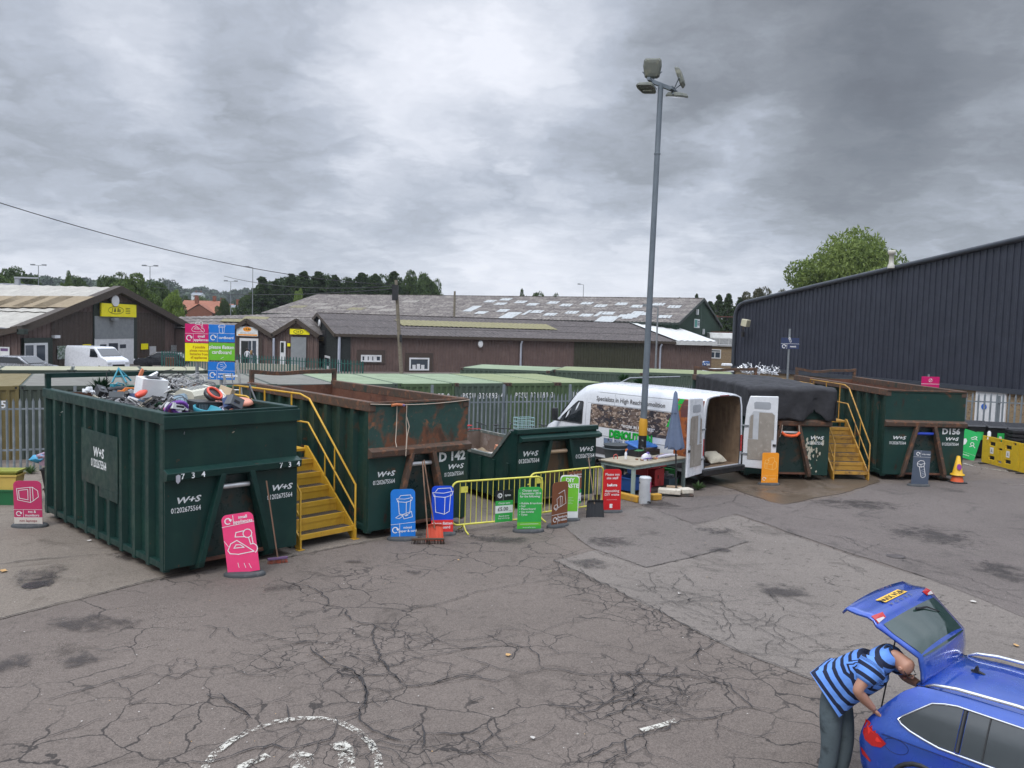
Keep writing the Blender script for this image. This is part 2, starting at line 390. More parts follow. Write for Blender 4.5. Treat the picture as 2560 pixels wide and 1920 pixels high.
def blot(name,px,py,rx,ry,m,z,n=26,j=.16):
 c=G(px,py);a=G(px+rx,py);b=G(px,py+ry);ex,ey=(a-c).length,(b-c).length;pts=[]
 k=1
 for i in range(n):
  t=2*math.pi*i/n;k=.75*k+.25*ru(1-2*j,1+2*j);pts.append((c.x+ex*k*math.cos(t),c.y+ey*k*math.sin(t)))
 return sheet(name,pts,z,m)
DAMP=mat('damp_tarmac',(.07,.058,.056),.5,layers=[((.13,.11,.1),9,.5,.7)],bump=.2,bscale=120)
DAMP2=mat('oil_mark',(.05,.042,.04),.35,layers=[((.1,.085,.08),6,.5,.75)],bump=.2,bscale=120)
blot('drain_hollow',88,1464,30,9,DAMP2,.0125)
for px,py,rx,ry in[(2238,1392,22,5)]:
 blot('damp_patch',px,py,rx,ry,DAMP,.0165)
SM=bpy.data.materials.new('damp_stain');SM.use_nodes=True;t=NT(SM.node_tree);b=t.n['Principled BSDF'];tc_=t.n.new('ShaderNodeTexCoord');v=coords(t)
b.inputs['Base Color'].default_value=(.045,.037,.035,1);b.inputs['Roughness'].default_value=.55
vm=t.new('ShaderNodeVectorMath',operation='DISTANCE');t.ln(coords(t,'Generated',(1,1,0)),vm.inputs[0]);vm.inputs[1].default_value=(.5,.5,0)
fo=t.ramp(vm.outputs['Value'],.0,.5,.16,-.26);t.ln(t.ramp(t.math('ADD',t.noise(v,2.3,9,.78,.9),fo),.47,.72,0,.62),b.inputs['Alpha'])
for k_,(px,py,rx,ry)in enumerate([(10,1668,130,85),(92,1456,120,44),(95,1460,100,36),(1800,1378,70,18),(2150,1262,260,30),(2330,1340,240,60),(2500,1430,160,60),(1800,1330,120,30),(1520,1355,150,34),(890,1405,90,16),(1040,1432,60,18),(700,1470,130,30),(330,1390,150,34),(230,1560,260,50),(210,1650,130,45),(90,1440,130,50),(1640,1262,130,26),(1250,1350,200,26),(1950,1480,160,50),(1480,1410,120,30)]):
 c_=G(px,py);a_=G(px+rx,py);b2=G(px,py+ry);ex,ey=(a_-c_).length,(b2-c_).length
 sheet('damp_stain',[(c_.x-ex,c_.y-ey),(c_.x+ex,c_.y-ey),(c_.x+ex,c_.y+ey),(c_.x-ex,c_.y+ey)],.0168+.0002*k_,SM)
CR=mat('crack_dark',(.035,.032,.032),.9,rv=.2)
def crack_line(mb,pts,w0,depth=0):
 """pts are ground points; adds a jagged strip, side branches and islands"""
 P=[Vector((p[0],p[1]))for p in pts];jag=[P[0]]
 for a,b in zip(P[:-1],P[1:]):
  n=max(2,int((b-a).length/.075));d=(b-a).normalized();nn=Vector((-d.y,d.x));off=0
  for i in range(1,n+1):
   off=off*.35+ru(-.034,.034);q=a.lerp(b,i/n)+nn*off*(1 if i<n else .3);jag.append(q)
 N=len(jag);vs=[]
 for i,p in enumerate(jag):
  d=(jag[min(i+1,N-1)]-jag[max(0,i-1)]).normalized();nn=Vector((-d.y,d.x))
  e=min(1,i/4+.5,(N-1-i)/6+.25);w=max(.0038,w0*.36*e*ru(.5,1.5))
  vs+=[(p.x+nn.x*w,p.y+nn.y*w,.0225),(p.x-nn.x*w,p.y-nn.y*w,.0225)]
 mb.add(vs,[(2*i,2*i+1,2*i+3,2*i+2)for i in range(N-1)])
 if depth<2:
  i=random.randint(2,10)
  while i<N-3:
   d=(jag[i]-jag[i-1]).normalized();s=random.choice((-1,1));a=math.atan2(d.y,d.x)+s*ru(.5,1.4)
   L=ru(.12,.6)*(1 if depth==0 else .6);q=[jag[i]]
   for k in range(random.randint(2,4)):
    a+=ru(-.5,.5);q.append(q[-1]+Vector((math.cos(a),math.sin(a)))*L/2)
   crack_line(mb,q,w0*.6,depth+1)
   i+=random.randint(16,50)if depth==0 else random.randint(14,40)
CRK=[]
def Z7(*pp):return[(600+x*1300/2212,1300+y*620/1055)for x,y in pp]
def Z6(*pp):return[(300+x*1000/2212,1680+y*240/531)for x,y in pp]
for L,w in[(Z7((190,265),(290,285),(340,310),(375,350),(355,400)),.02),(Z7((340,305),(400,290)),.012),(Z7((395,270),(440,300),(520,290),(555,255)),.014),(Z7((450,385),(470,430),(560,445),(575,520),(600,600),(630,630),(665,680),(700,710)),.026),(Z7((560,450),(640,470),(740,490),(850,520),(950,545),(980,550)),.018),(Z7((0,500),(90,485),(180,520),(300,520),(390,525),(480,505),(560,520)),.014),(Z7((30,590),(140,555),(230,535),(300,515)),.010),(Z7((220,455),(320,455),(325,500)),.014),(Z7((300,545),(350,590),(400,620),(470,640),(520,680),(540,740),(530,800),(510,825)),.028),(Z7((0,665),(60,655),(150,630),(215,620)),.010),(Z7((700,710),(760,710),(850,690),(960,665),(1030,680),(1100,690),(1150,665)),.020),(Z7((540,715),(640,735),(700,710)),.016),(Z7((640,730),(560,770),(600,800)),.010),(Z7((620,630),(720,600),(840,575),(980,550),(1150,530),(1230,550),(1270,580),(1290,635)),.020),(Z7((980,550),(1060,520),(1180,490)),.012),(Z7((920,580),(1000,600),(1080,630),(1150,645),(1210,660),(1290,635)),.018),(Z7((1230,550),(1225,500),(1300,470),(1400,440),(1560,410)),.009),(Z7((1290,580),(1400,565),(1500,580)),.012),(Z7((1290,635),(1400,650),(1520,665),(1600,660)),.024),(Z7((1590,660),(1590,700),(1590,740),(1540,760)),.018),(Z7((680,390),(800,370),(900,345),(1000,310),(1120,290),(1200,275),(1300,260),(1370,240)),.014),(Z7((1110,300),(1180,310),(1240,320)),.008),(Z7((1340,170),(1370,240),(1430,260),(1440,310)),.012),(Z7((1470,240),(1530,270),(1640,290),(1740,310)),.010),(Z7((1370,330),(1500,350),(1620,375),(1720,380),(1780,360)),.014),(Z7((1450,210),(1480,250),(1560,290),(1640,330),(1720,350)),.010),(Z7((1720,380),(1740,440),(1720,480)),.012),(Z7((1780,370),(1800,440),(1870,470),(1900,460)),.016),(Z7((2110,490),(2040,520),(2000,540),(1950,560),(1890,600)),.022),(Z7((1960,520),(1950,590),(1960,620)),.014),(Z7((1600,660),(1700,640),(1740,580),(1830,630)),.018),(Z7((1600,660),(1680,660),(1780,660),(1860,670),(1950,655)),.024),(Z7((1680,700),(1760,690),(1820,660)),.022),(Z7((1310,790),(1380,800),(1460,800),(1560,780),(1640,740),(1700,700)),.022),(Z7((1430,830),(1530,800),(1620,770),(1700,740),(1800,730)),.024),(Z7((1530,855),(1620,820),(1700,770),(1770,750)),.024),(Z7((1380,800),(1380,830),(1440,860)),.012),(Z7((1640,660),(1690,720),(1630,800)),.02),(Z7((1950,655),(2000,690),(2080,700),(2130,760),(2180,800),(2300,820)),.022),(Z7((2180,800),(2060,830),(1960,850),(1860,870),(1760,910),(1640,940),(1540,980),(1460,1020),(1380,1060)),.022),(Z7((1640,940),(1640,1000),(1560,1030),(1520,1080)),.024),(Z7((1700,900),(1740,1000),(1860,1040)),.010),(Z7((1980,660),(2060,640),(2200,650)),.012),(Z7((1020,700),(1100,730),(1135,745)),.010),(Z7((980,775),(1040,760)),.010),(Z6((480,130),(560,130),(640,200),(710,250),(700,320)),.022),(Z6((660,210),(780,180),(880,160),(950,115)),.014),(Z6((920,190),(935,270),(930,290)),.018),(Z6((860,175),(960,150)),.01),(Z6((1200,0),(1220,40),(1330,30),(1480,10),(1540,60),(1590,85)),.020),(Z6((1300,0),(1360,90),(1360,160),(1330,230),(1190,260),(1190,330)),.028),(Z6((1360,100),(1480,110),(1590,85)),.018),(Z6((1590,85),(1700,80),(1800,50),(1880,30),(2000,40),(2080,65)),.018),(Z6((1330,230),(1350,290),(1400,330),(1450,350),(1560,390),(1680,385)),.026),(Z6((1450,345),(1550,330),(1640,290),(1720,265)),.020),(Z6((1650,290),(1680,345),(1680,400),(1700,480),(1720,530)),.022),(Z6((1690,345),(1840,350),(1950,340),(2030,310),(2060,260)),.020),(Z6((1880,360),(1980,400),(1980,440),(2060,480),(2120,520)),.022),(Z6((2030,310),(2060,350),(2010,390),(1980,430)),.02),(Z6((1860,440),(1930,460),(1980,440)),.012),(Z6((700,325),(640,380),(560,420),(470,440)),.018),(Z6((1190,330),(1150,380),(1040,410),(900,430),(840,410),(700,440),(560,490),(400,500),(220,525)),.022),(Z6((1190,300),(1080,340),(1000,310),(940,350),(860,400),(780,440)),.016),(Z6((1120,380),(1080,450),(1060,530)),.018),(Z6((1400,350),(1300,360),(1200,400),(1100,420)),.016),(Z6((1340,350),(1400,410),(1360,480),(1380,540)),.018),(Z6((1420,440),(1500,480),(1520,530)),.018),(Z6((50,190),(150,150)),.012),(Z6((290,270),(420,240)),.012),(Z6((0,285),(150,250)),.010),(Z6((0,45),(160,10),(320,40),(400,0)),.014),(Z6((1940,170),(2010,145)),.012),([(110,1752),(170,1736),(250,1715),(330,1690),(400,1665)],.016),([(435,1700),(490,1675),(560,1668),(620,1690),(680,1688),(760,1660)],.014),([(505,1566),(570,1575),(590,1595),(625,1605)],.014),([(240,1625),(290,1632),(330,1628)],.012),([(320,1768),(368,1748)],.012),([(515,1740),(560,1750),(600,1778),(625,1800)],.02),([(60,1860),(160,1830),(260,1800)],.010),([(1383,1402),(1540,1475),(1700,1558),(1850,1632),(2080,1718),(2300,1830)],.020),([(1842,1288),(2000,1345),(2200,1412),(2400,1470),(2560,1515)],.012),([(1480,1378),(1615,1420),(1740,1392),(1872,1356),(1735,1312),(1615,1268)],.012),([(1383,1402),(1480,1378)],.014),([(1730,1315),(1842,1288)],.012),([(1850,1236),(1830,1255),(1790,1265),(1700,1275),(1610,1268)],.016),([(1830,1255),(1900,1285),(1980,1300)],.01),([(1960,1290),(2030,1262),(2110,1240)],.008),([(1640,1450),(1700,1480),(1790,1500),(1860,1560),(1930,1590),(2020,1640)],.012),([(1850,1530),(1920,1560),(2010,1590),(2100,1640)],.012),([(1800,1520),(1840,1600)],.01),([(2100,1340),(2250,1390),(2400,1440),(2560,1500)],.010),([(2000,1330),(2100,1345),(2200,1390)],.008),([(2150,1500),(2300,1530),(2450,1560)],.008),([(1700,1430),(1740,1470),(1800,1480)],.01),([(1920,1480),(1960,1530),(2050,1540)],.01),([(2200,1360),(2100,1400),(2160,1440)],.006),([(1540,1440),(1600,1455),(1660,1500),(1760,1540)],.012)]:
 CRK.append((gp(*L),w))
for k in range(45):
 cx,cy,s=random.choice([(940,1650,1.),(1000,1600,.8),(1610,1720,1.),(1560,1740,.8),(1640,1790,.6),(1740,1540,.8),(1650,1500,.7),(860,1880,.8),(1130,1880,.6),(720,1650,.6),(1900,1600,.9),(2000,1620,.8)])
 p=G(cx+ru(-90,90)*s,cy+ru(-45,45)*s);a=ru(-.5,.9);q=[p]
 for i in range(random.randint(2,4)):
  a+=ru(-.7,.7);q.append(q[-1]+Vector((math.cos(a),math.sin(a),0))*ru(.12,.35))
 CRK.append((q,ru(.006,.012)))
mb=MB()
for q,w in CRK:crack_line(mb,q,w)
co=mb.build('ground_cracks',CR,fix=False);struct(co)
mb=MB();st=random.getstate()
for L in([(-200,1602),(0,1549),(120,1518),(310,1470),(480,1428)],[(690,1400),(880,1362),(1010,1340),(1170,1325)],[(0,1412),(100,1400),(250,1388)]):
 crack_line(mb,gp(*L),.028,3)
struct(mb.build('slab_joint',CR,fix=False))
PW=bpy.data.materials.new('road_paint');PW.use_nodes=True;t=NT(PW.node_tree);b=t.n['Principled BSDF'];v=coords(t)
b.inputs['Base Color'].default_value=(.62,.6,.53,1);b.inputs['Roughness'].default_value=.8
al=t.ramp(t.math('ADD',t.noise(v,26,8,.8),t.math('MULTIPLY',t.noise(v,3.2,4),.5)),.735,.79,0,.85)
t.ln(al,b.inputs['Alpha'])
def paint(name,polys):
 mb=MB()
 for p in polys:mb.add([(q[0],q[1],.0215)for q in p],[tuple(range(len(p)))])
 return struct(mb.build(name,PW))
def band(pts,w):
 P=[Vector(p[:2])for p in gp(*pts)];o=[]
 for a,b in zip(P[:-1],P[1:]):
  d=(b-a).normalized();n=Vector((-d.y,d.x))*w/2;e=d*w*.1
  o.append([a-e+n,a-e-n,b+e-n,b+e+n])
 return o
ring=[(512,1925),(535,1890),(575,1858),(620,1832),(680,1810),(740,1800),(800,1800),(850,1810),(895,1832),(925,1860),(942,1890),(948,1925)]
paint('road_marking',band(ring,.085)+band([(596,1925),(640,1905),(668,1893)],.10)+band([(735,1890),(770,1900),(750,1925)],.16)+band([(845,1862),(865,1880),(868,1930)],.17)+band([(1605,1830),(1660,1815),(1690,1805)],.08)+band([(1438,1840),(1448,1838)],.05))
paint('bay_line',band([(2410,1160),(2440,1168),(2520,1180)],.09))
mb=MB()
for px,py,s,c in[(1268,1641,.05,0),(1146,1403,.04,0),(2432,1507,.06,1),(2540,1617,.07,0),(1698,1487,.04,1),(1332,1849,.035,1),(224,1354,.05,1),(10,1430,.09,0)]:
 p=G(px,py);pts=[(p.x+s*ru(.4,1.2)*math.cos(t),p.y+s*ru(.4,1.2)*math.sin(t),.024+ru(0,.012))for t in(0,1,2,3,4,5)]
 mb.add(pts,[tuple(range(6))],c)
for k in range(150):
 p=G(ru(0,2000),ru(1330,1900));s=ru(.004,.012);pts=[(p.x+s*math.cos(t),p.y+s*ru(.5,1.2)*math.sin(t),.02)for t in(0,1.3,2.4,3.6,5)]
 mb.add(pts,[tuple(range(5))],1 if rnd()<.7 else 0)
o=mb.build('litter',[mat('leaf_tan',(.5,.3,.12),.8),mat('paper_bit',(.5,.47,.43),.8)]);o['kind']='stuff';tag(o,'scattered leaves, grit and scraps of paper on the tarmac','litter')
GRN=mat('green_paint',(.006,.032,.027),.42,spec=.35,layers=[((.012,.045,.034),1.2,.45,.7),((.10,.045,.022),7,.67,.74),((.016,.034,.027),3,.55,.7,(1,1,.25))],bump=.05,bscale=12)
GRNW=mat('green_paint_worn',(.009,.040,.033),.5,spec=.35,layers=[((.022,.042,.03),1.4,.45,.7,(1,1,.5)),((.11,.045,.02),2.2,.60,.72),((.035,.02,.014),4,.6,.72,(1,1,.3)),((.3,.32,.28),13,.755,.77)],bump=.12,bscale=10)
GRNR=mat('green_paint_rusted',(.02,.062,.052),.6,layers=[((.16,.060,.028),1.5,.49,.62),((.25,.10,.045),4,.56,.70),((.06,.03,.018),3.2,.52,.66,(1,1,.6)),((.03,.05,.042),5.5,.60,.68),((.33,.26,.17),9,.68,.76)],bump=.3,bscale=9)
RUST=mat('rust',(.15,.062,.036),.8,layers=[((.085,.036,.024),2,.45,.65),((.22,.11,.07),5,.55,.75),((.1,.08,.07),1.2,.55,.8,(1,1,.3))],bump=.3,bscale=25)
RUSTEDGE=mat('rusty_edge',(.085,.052,.036),.75,layers=[((.19,.085,.045),6,.5,.65),((.03,.045,.035),3,.55,.7)],bump=.3,bscale=30)
STEELW=mat('worn_bar_steel',(.62,.62,.62),.35,.6,layers=[((.2,.12,.08),6,.6,.72)])
DARKST=mat('dark_steel',(.03,.028,.026),.7,layers=[((.1,.05,.03),4,.5,.7)],bump=.2)
WHT=mat('white_lettering',(.72,.74,.74),.6,layers=[((.1,.15,.13),26,.60,.68)])
WHTC=mat('white_lettering_clean',(.8,.8,.8),.6)
YEL=mat('yellow_paint',(.60,.35,.03),.5,layers=[((.5,.27,.025),3,.45,.7),((.12,.06,.03),9,.66,.76)],bump=.05)
YELD=mat('yellow_paint_dull',(.46,.25,.04),.6,layers=[((.2,.11,.04),4,.45,.7),((.09,.05,.03),9,.6,.72)],bump=.1)
GRATE=mat('tread_grating',(.14,.12,.10),.6,.3,layers=[((.3,.2,.06),12,.55,.7)])
GALV=mat('galvanised_steel',(.25,.27,.285),.5,.35,layers=[((.33,.35,.36),6,.5,.7),((.15,.16,.165),3,.55,.75,(1,1,.2))])
BLK=mat('black_rubber',(.03,.032,.035),.7,layers=[((.07,.07,.07),8,.55,.75)])
BLKP=mat('black_plastic',(.015,.015,.017),.45)
SL=.42
def make_skip(name,label,loc,yaw,L=6.0,Wd=2.5,H=2.635,paint=GRN,edge=GRN,front=GRN,inside=RUST,ribs=11,num=None,numpos='both',bent=0.,group='big green open skips in a row',plate=False,hook=STEELW,open_top=True,worn_text=False,shadow_gap=.184,wb=WHT,ridge=None,num_size=.17):
 t=thing(name,label,'skip',(loc[0],loc[1],shadow_gap),yaw,group)
 for sx in(0,1):
  X=lambda a:a if sx==0 else Wd-a
  mb=MB()
  x0,x1=sorted((X(.10),X(.125)));mb.bx(x0,x1,.06,L-.02,.0,H-.04,0)
  x0,x1=sorted((X(.128),X(.14)));mb.bx(x0,x1,.08,L-.03,.02,H-.05,1)
  zb=.12
  for i in range(ribs):
   y=.05+(L-.1-.16)*i/(ribs-1)
   x0,x1=sorted((X(0),X(.10)))
   poly=[(X(.10),y-.02),(X(.0),y+.02),(X(.0),y+.15),(X(.10),y+.19)]
   vs=[(a,b_,-.06 if i%1==0 else 0)for a,b_ in poly]+[(a,b_,H-.2)for a,b_ in poly]
   mb.add(vs,[(0,1,2,3),(7,6,5,4),(0,4,5,1),(1,5,6,2),(2,6,7,3),(3,7,4,0)],0)
  x0,x1=sorted((X(.01),X(.15)));mb.bx(x0,x1,.03,L,-.02,.09,0)
  mb.build('side_wall',[paint,inside],t,bevel=.008)
  mb=MB();x0,x1=sorted((X(-.015),X(.145)));mb.bx(x0,x1,.0,L,H-.20,H,0)
  mb.build('top_rail',edge,t,bevel=.015)
  if plate and sx==0:
   mb=MB();mb.bx(-.012,.0,1.95,3.75,.98,2.02,0);mb.bx(-.0135,.0,1.95,2.85,.80,.98,0)
   pl=mb.build('side_plate',paint,t,bevel=.004)
   text('W+S',.25,WHT,t,(-.016,2.85,1.62),(0,-1,0),bold=.03,shear=.1,name='lettering')
   text('01202675564',.22,WHT,t,(-.016,2.85,1.40),(0,-1,0),bold=.02,sx=.62,name='lettering')
 mb=MB();mb.bx(.12,Wd-.12,.05,L-.02,0,.05,1);mb.build('floor_plate',[paint,inside],t)
 mb=MB();mb.bx(.02,Wd-.02,L-.06,L,0,H-.1,0);mb.bx(.14,Wd-.14,L-.075,L-.063,.02,H-.11,1);mb.build('rear_door',[paint,inside],t,bevel=.005)
 mb=MB()
 for x in(.03,Wd-.13):mb.bx(x,x+.10,L-.12,L-.02,H,H+.30,0)
 N=12
 for i in range(N):
  a,b_=i/N,(i+1)/N
  dz=lambda u:-bent*math.sin(math.pi*u)*(1+.5*math.sin(7*u))
  mb.bar((.03+a*(Wd-.06),L-.07-bent*.6*math.sin(3.1*a),H+.27+dz(a)),(.03+b_*(Wd-.06),L-.07-bent*.6*math.sin(3.1*b_),H+.27+dz(b_)),.10,.10,0)
 mb.build('rear_hoop',edge if bent==0 else RUSTEDGE,t)
 zb=H*.585
 mb=MB();mb.bx(.0,Wd,.02,.05,zb,H-.05,0);mb.bx(.14,Wd-.14,.052,.06,zb,H-.06,1);mb.bx(.14,Wd-.14,.16,.168,.05,zb,1)
 mb.build('front_upper_plate',[front,inside],t)
 c=Wd/2
 mb=MB()
 mb.bx(.0,c-.62,.0,.03,.0,zb,0);mb.bx(c+.62,Wd,.0,.03,.0,zb,0)
 mb.prism([(c-.62,0),(c-.25,zb),(c-.62,zb)],.0,.03,'y',0)
 mb.prism([(c+.62,0),(c+.62,zb),(c+.25,zb)],.0,.03,'y',0)
 mb.build('front_lower_plate',paint,t)
 mb=MB();mb.bx(c-.64,c+.64,.12,.14,.0,zb,0);mb.build('front_recess',mat('dark_green_recess',(.010,.03,.027),.35,layers=[((.06,.035,.02),3,.55,.7)]),t)
 be=MB();be.prism([(-.12,zb-.02),(-.14,zb+.10),(.02,zb+.16),(.02,zb-.06)],-.02,Wd+.02,'x',0)
 be.bx(.0,Wd,-.015,.03,H-.045,H,0)
 be.build('cross_beam',edge,t,bevel=.008)
 mb=MB();mb.bx(-.03,Wd+.03,-.05,.03,H-.27,H-.0475,0)if not bent else mb.bx(0,Wd,-.0,.02,H-.09,H-.0475,0)
 mb.build('front_rim',front if bent else edge,t,bevel=.01)
 for s in(-1,1):
  mb=MB();x0,x1=c+s*.27,c+s*.66
  mb.add([(x0-.05,-.13,zb),(x0+.05,-.13,zb),(x0+.05,.06,zb),(x0-.05,.06,zb),(x1-.05,-.13,.06),(x1+.05,-.13,.06),(x1+.05,.06,-.05),(x1-.05,.06,-.05)],[(0,1,2,3),(4,5,6,7),(0,1,5,4),(1,2,6,5),(2,3,7,6),(3,0,4,7)],0)
  mb.prism([(-.13,.06),(-.10,-.04),(.25,-.16),(.25,-.05)],x1-.05,x1+.05,'x',0)
  mb.build('frame_leg',edge,t,bevel=.006)
 mb=MB();mb.tube([(c-.27,.0,zb-.25),(c+.27,.0,zb-.25)],.045,12);hk=mb.build('hook_bar',hook,t)
 mb=MB()
 for x in(.55,Wd-.73):mb.bx(x,x+.18,.3,L-.3,-.12,0,0)
 mb.build('runners',DARKST,t)
 for x in(.16,Wd-.3):
  mb=MB();mb.tube([(x,L-.35,-.06),(x+.14,L-.35,-.06)],.12,14);mb.build('roller',DARKST,t)
 W_=WHT
 for xx in(.36,Wd-.36)if not worn_text else(.42,Wd-.42):
  text('W+S',.145 if not worn_text else .14,W_,t,(xx+.03,-.006,zb-.40),bold=.03,shear=.25,sx=1.4)
  text('01202675564',.125,W_,t,(xx,-.006,zb-.56),bold=.012,sx=.76)
 if num:
  if numpos=='both':
   for xx in(.42,Wd-.24):text(num,.14,WHT,t,(xx,-.142,zb+.035),bold=.015,space=1.5,up=(0,.1,1))
  else:text(num,num_size,WHT,t,(Wd-.42,-.006,zb-.17),bold=.04,sx=1.05)
 return t
S1=make_skip('skip','clean dark green skip piled with small electrical waste, numbered 734',(-5.711,13.609),.811,6.02,num='7 3 4',plate=True,ribs=11)
S1e=MB();S1e.add([(.12,-.1425,1.60),(.16,-.1425,1.62),(.20,-.1425,1.60),(.195,-.14,1.50),(.16,-.138,1.46),(.125,-.14,1.50)],[(0,1,2,3,4,5)])
S1e.build('shield_badge',mat('badge_grey',(.45,.45,.5),.4),S1)
S2=make_skip('skip','green skip with bright orange rust over its upper front, numbered D 142',(-2.84,16.574),.71,6.0,paint=GRNW,edge=RUSTEDGE,front=GRNR,ribs=11,num='D 142',numpos='right',bent=.05,num_size=.27)
S5=make_skip('skip','old rust-edged green skip numbered D 156, farthest right beside the dark warehouse',(11.561,25.505),.031,7.8,paint=GRNW,edge=RUSTEDGE,front=GRNW,ribs=13,num='D156',numpos='right',bent=.10,worn_text=True,hook=mat('blue_hook_sleeve',(.02,.06,.45),.4),num_size=.24)
S4=make_skip('skip','battered green skip half covered by a black tarpaulin behind the open van doors',(7.16,24.92),.031,7.0,paint=GRNW,edge=RUSTEDGE,front=GRNW,ribs=12,bent=.08,worn_text=True,H=2.62)
mb=MB();random.seed(11)
for k in range(60):
 x,z=random.gauss(1.95,.13),random.gauss(.75,.30);s=ru(.008,.05)
 if not(1.75<x<2.4 and .1<z<1.35):continue
 mb.add([(x+s*ru(.5,1.2)*math.cos(a),-.005-k*5e-5,z+1.5*s*ru(.5,1.3)*math.sin(a))for a in(0,1,2,3,4,5)],[tuple(range(6))])
mb.build('paint_splashes',mat('cream_splash',(.45,.42,.33),.7),S4)
def world(o,p):return Matrix.Translation(o.location)@Euler(o.rotation_euler).to_matrix().to_4x4()@Vector(p)
mb=MB();mb.tube([(.0+i*.125,-.03,2.60-.05*math.sin(math.pi*i/20))for i in range(21)],.009,5)
mb.tube([(.62,-.035,2.55),(.62,-.035,2.2),(.60,-.035,1.8),(.59,-.10,1.7)],.010,5);mb.tube([(.86,-.035,2.57),(.85,-.035,2.2),(.87,-.035,1.9),(.80,-.13,1.68),(.79,-.14,1.5)],.009,5);mb.tube([(.86,-.035,2.3),(.93,-.035,2.1),(.88,-.035,1.9),(.80,-.13,1.6)],.013,5)
st=mb.build('strap',mat('dirty_strap',(.5,.42,.34),.8));st.matrix_world=Matrix.Translation(S2.location)@Euler(S2.rotation_euler).to_matrix().to_4x4()
tag(st,'frayed cream strap hanging down the rusty front of the D 142 skip','strap')
mb=MB();mb.tube([(.48,-.06,2.56),(.60,-.06,2.57),(.78,-.06,2.55)],.03,8);o=mb.build('ratchet_handle',mat('ratchet_orange',(.5,.16,.05),.5,layers=[((.06,.1,.35),5,.5,.52)]));o.matrix_world=st.matrix_world
tag(o,'orange and blue ratchet buckle strapped across the D 142 skip rim','ratchet')
def tarp():
 mb=MB();nx,ny=84,120;Wd,L,H=2.5,7.2,2.62;vs=[]
 random.seed(3);ph=[ru(0,6)for _ in range(8)]
 for j in range(ny+1):
  v=j/ny;
  for i in range(nx+1):
   u=i/nx
   s=u*4.5-1.0;q=v*7.0-.95
   hang=0
   if s<-.03:x=-.09-.02*math.sin(q*7+ph[0]);hl=min(-s,.95);hang=hl
   elif s>2.53:x=2.59+.02*math.sin(q*6+ph[1]);hang=s-2.53
   else:x=s
   if q<-.03:y=-.16-.03*math.sin(s*8+ph[2]);fh=-q+.02*math.sin(s*5);hang=max(hang,fh*(1.05 if s>.2 else 1.25))
   else:y=q
   z=H+.04-hang
   if hang==0:
    z+=.12*math.sin(min(1,max(0,s/2.5))*math.pi)*math.sin(min(1,q/6)*math.pi)+.015*math.sin(q*2.6+s*1.7+ph[3])+.010*math.sin(s*5+q*3.1+ph[4])
    z+=.020*abs(math.sin((s*.8-q)*3.3+ph[5]))+.015*abs(math.sin((s+q*.6)*5.1+ph[2]))
   else:
    wob=.025*math.sin((q if(s<0 or s>2.5)else s)*9+hang*3+ph[6])*min(1,hang*2)
    if s<0 or s>2.5:x+=wob
    if q<0:y+=wob-.02
    z+=.03*math.sin(s*4+q*2.2+ph[7])*hang
    if q<0 and 1.6<s<2.3:z+=.28*math.sin((s-1.6)/.7*math.pi)*min(1,hang)
    if q<0 and 1.9<s<2.0 and hang>.5:z+=.1
   vs.append((x,y,z+.0))
 fs=[(j*(nx+1)+i,j*(nx+1)+i+1,(j+1)*(nx+1)+i+1,(j+1)*(nx+1)+i)for j in range(ny)for i in range(nx)]
 mb.add(vs,fs,0,True)
 o=mb.build('tarpaulin',mat('black_tarpaulin',(.022,.022,.026),.8,layers=[((.04,.04,.046),2,.5,.75)],bump=.6,bscale=9,rv=.15),fix=False)
 sd=o.modifiers.new('thickness','SOLIDIFY');sd.thickness=.008
 o.matrix_world=Matrix.Translation(S4.location)@Euler(S4.rotation_euler).to_matrix().to_4x4()
 return tag(o,'wrinkled black tarpaulin draped over the top and front of the splashed skip','tarpaulin')
tarp()
mb=MB();mb.tube([(.98,-.16,1.30),(1.08,-.20,1.22),(1.25,-.21,1.20),(1.42,-.20,1.22),(1.52,-.16,1.30)],.045,10)
o=mb.build('hook_sleeve',mat('orange_sleeve',(.8,.12,.03),.45));o.matrix_world=Matrix.Translation(S4.location)@Euler(S4.rotation_euler).to_matrix().to_4x4();tag(o,'bright orange padded sleeve hooked on the splashed skip under the tarpaulin','sleeve')
mb=MB();mb.tube([(.98,-.15,1.30),(1.0,-.14,1.52)],.012,6);mb.tube([(1.52,-.15,1.30),(1.5,-.14,1.52)],.012,6);mb.tube([(.98,-.16,1.3),(.93,-.15,1.15)],.010,6)
mb.build('cord',MATS['dirty_strap'],o)
def scrap_white(px,py,z,nm,lab,cat,sz,m,rot=(0,0,.3)):
 p=G(px,py,z);mb=MB();mb.obox((0,0,sz[2]/2),sz,rot,0,.9);o=mb.build(nm,m,bevel=.03);o.location=p;return tag(o,lab,cat)
WPL=mat('white_enamel',(.72,.73,.74),.4,layers=[((.5,.5,.48),5,.6,.8)])
scrap_white(1795,928,2.62,'washing_machine_panel','curved white appliance panel poking out behind the black tarpaulin','panel',(1.35,.7,.12),WPL,(.0,.0,.1))
scrap_white(1765,914,2.92,'car_battery','small blue and white box balanced on the hoop of the covered skip','box',(.30,.22,.2),mat('blue_box',(.05,.12,.3),.5,layers=[((.6,.6,.6),8,.5,.55)]))
scrap_white(1817,915,2.92,'kettle_base','flat cream casing lying on the hoop of the covered skip','casing',(.45,.3,.12),WPL)
mb=MB();random.seed(5)
for k in range(150):
 p=Vector((ru(-.8,.8),ru(-.45,.45),abs(random.gauss(0,.14))));a,e,l=ru(0,6.3),ru(-.6,1.2),ru(.1,.28)
 mb.tube([p,p+Vector((math.cos(a)*math.cos(e),math.sin(a)*math.cos(e),math.sin(e)))*l],ru(.015,.03),5)
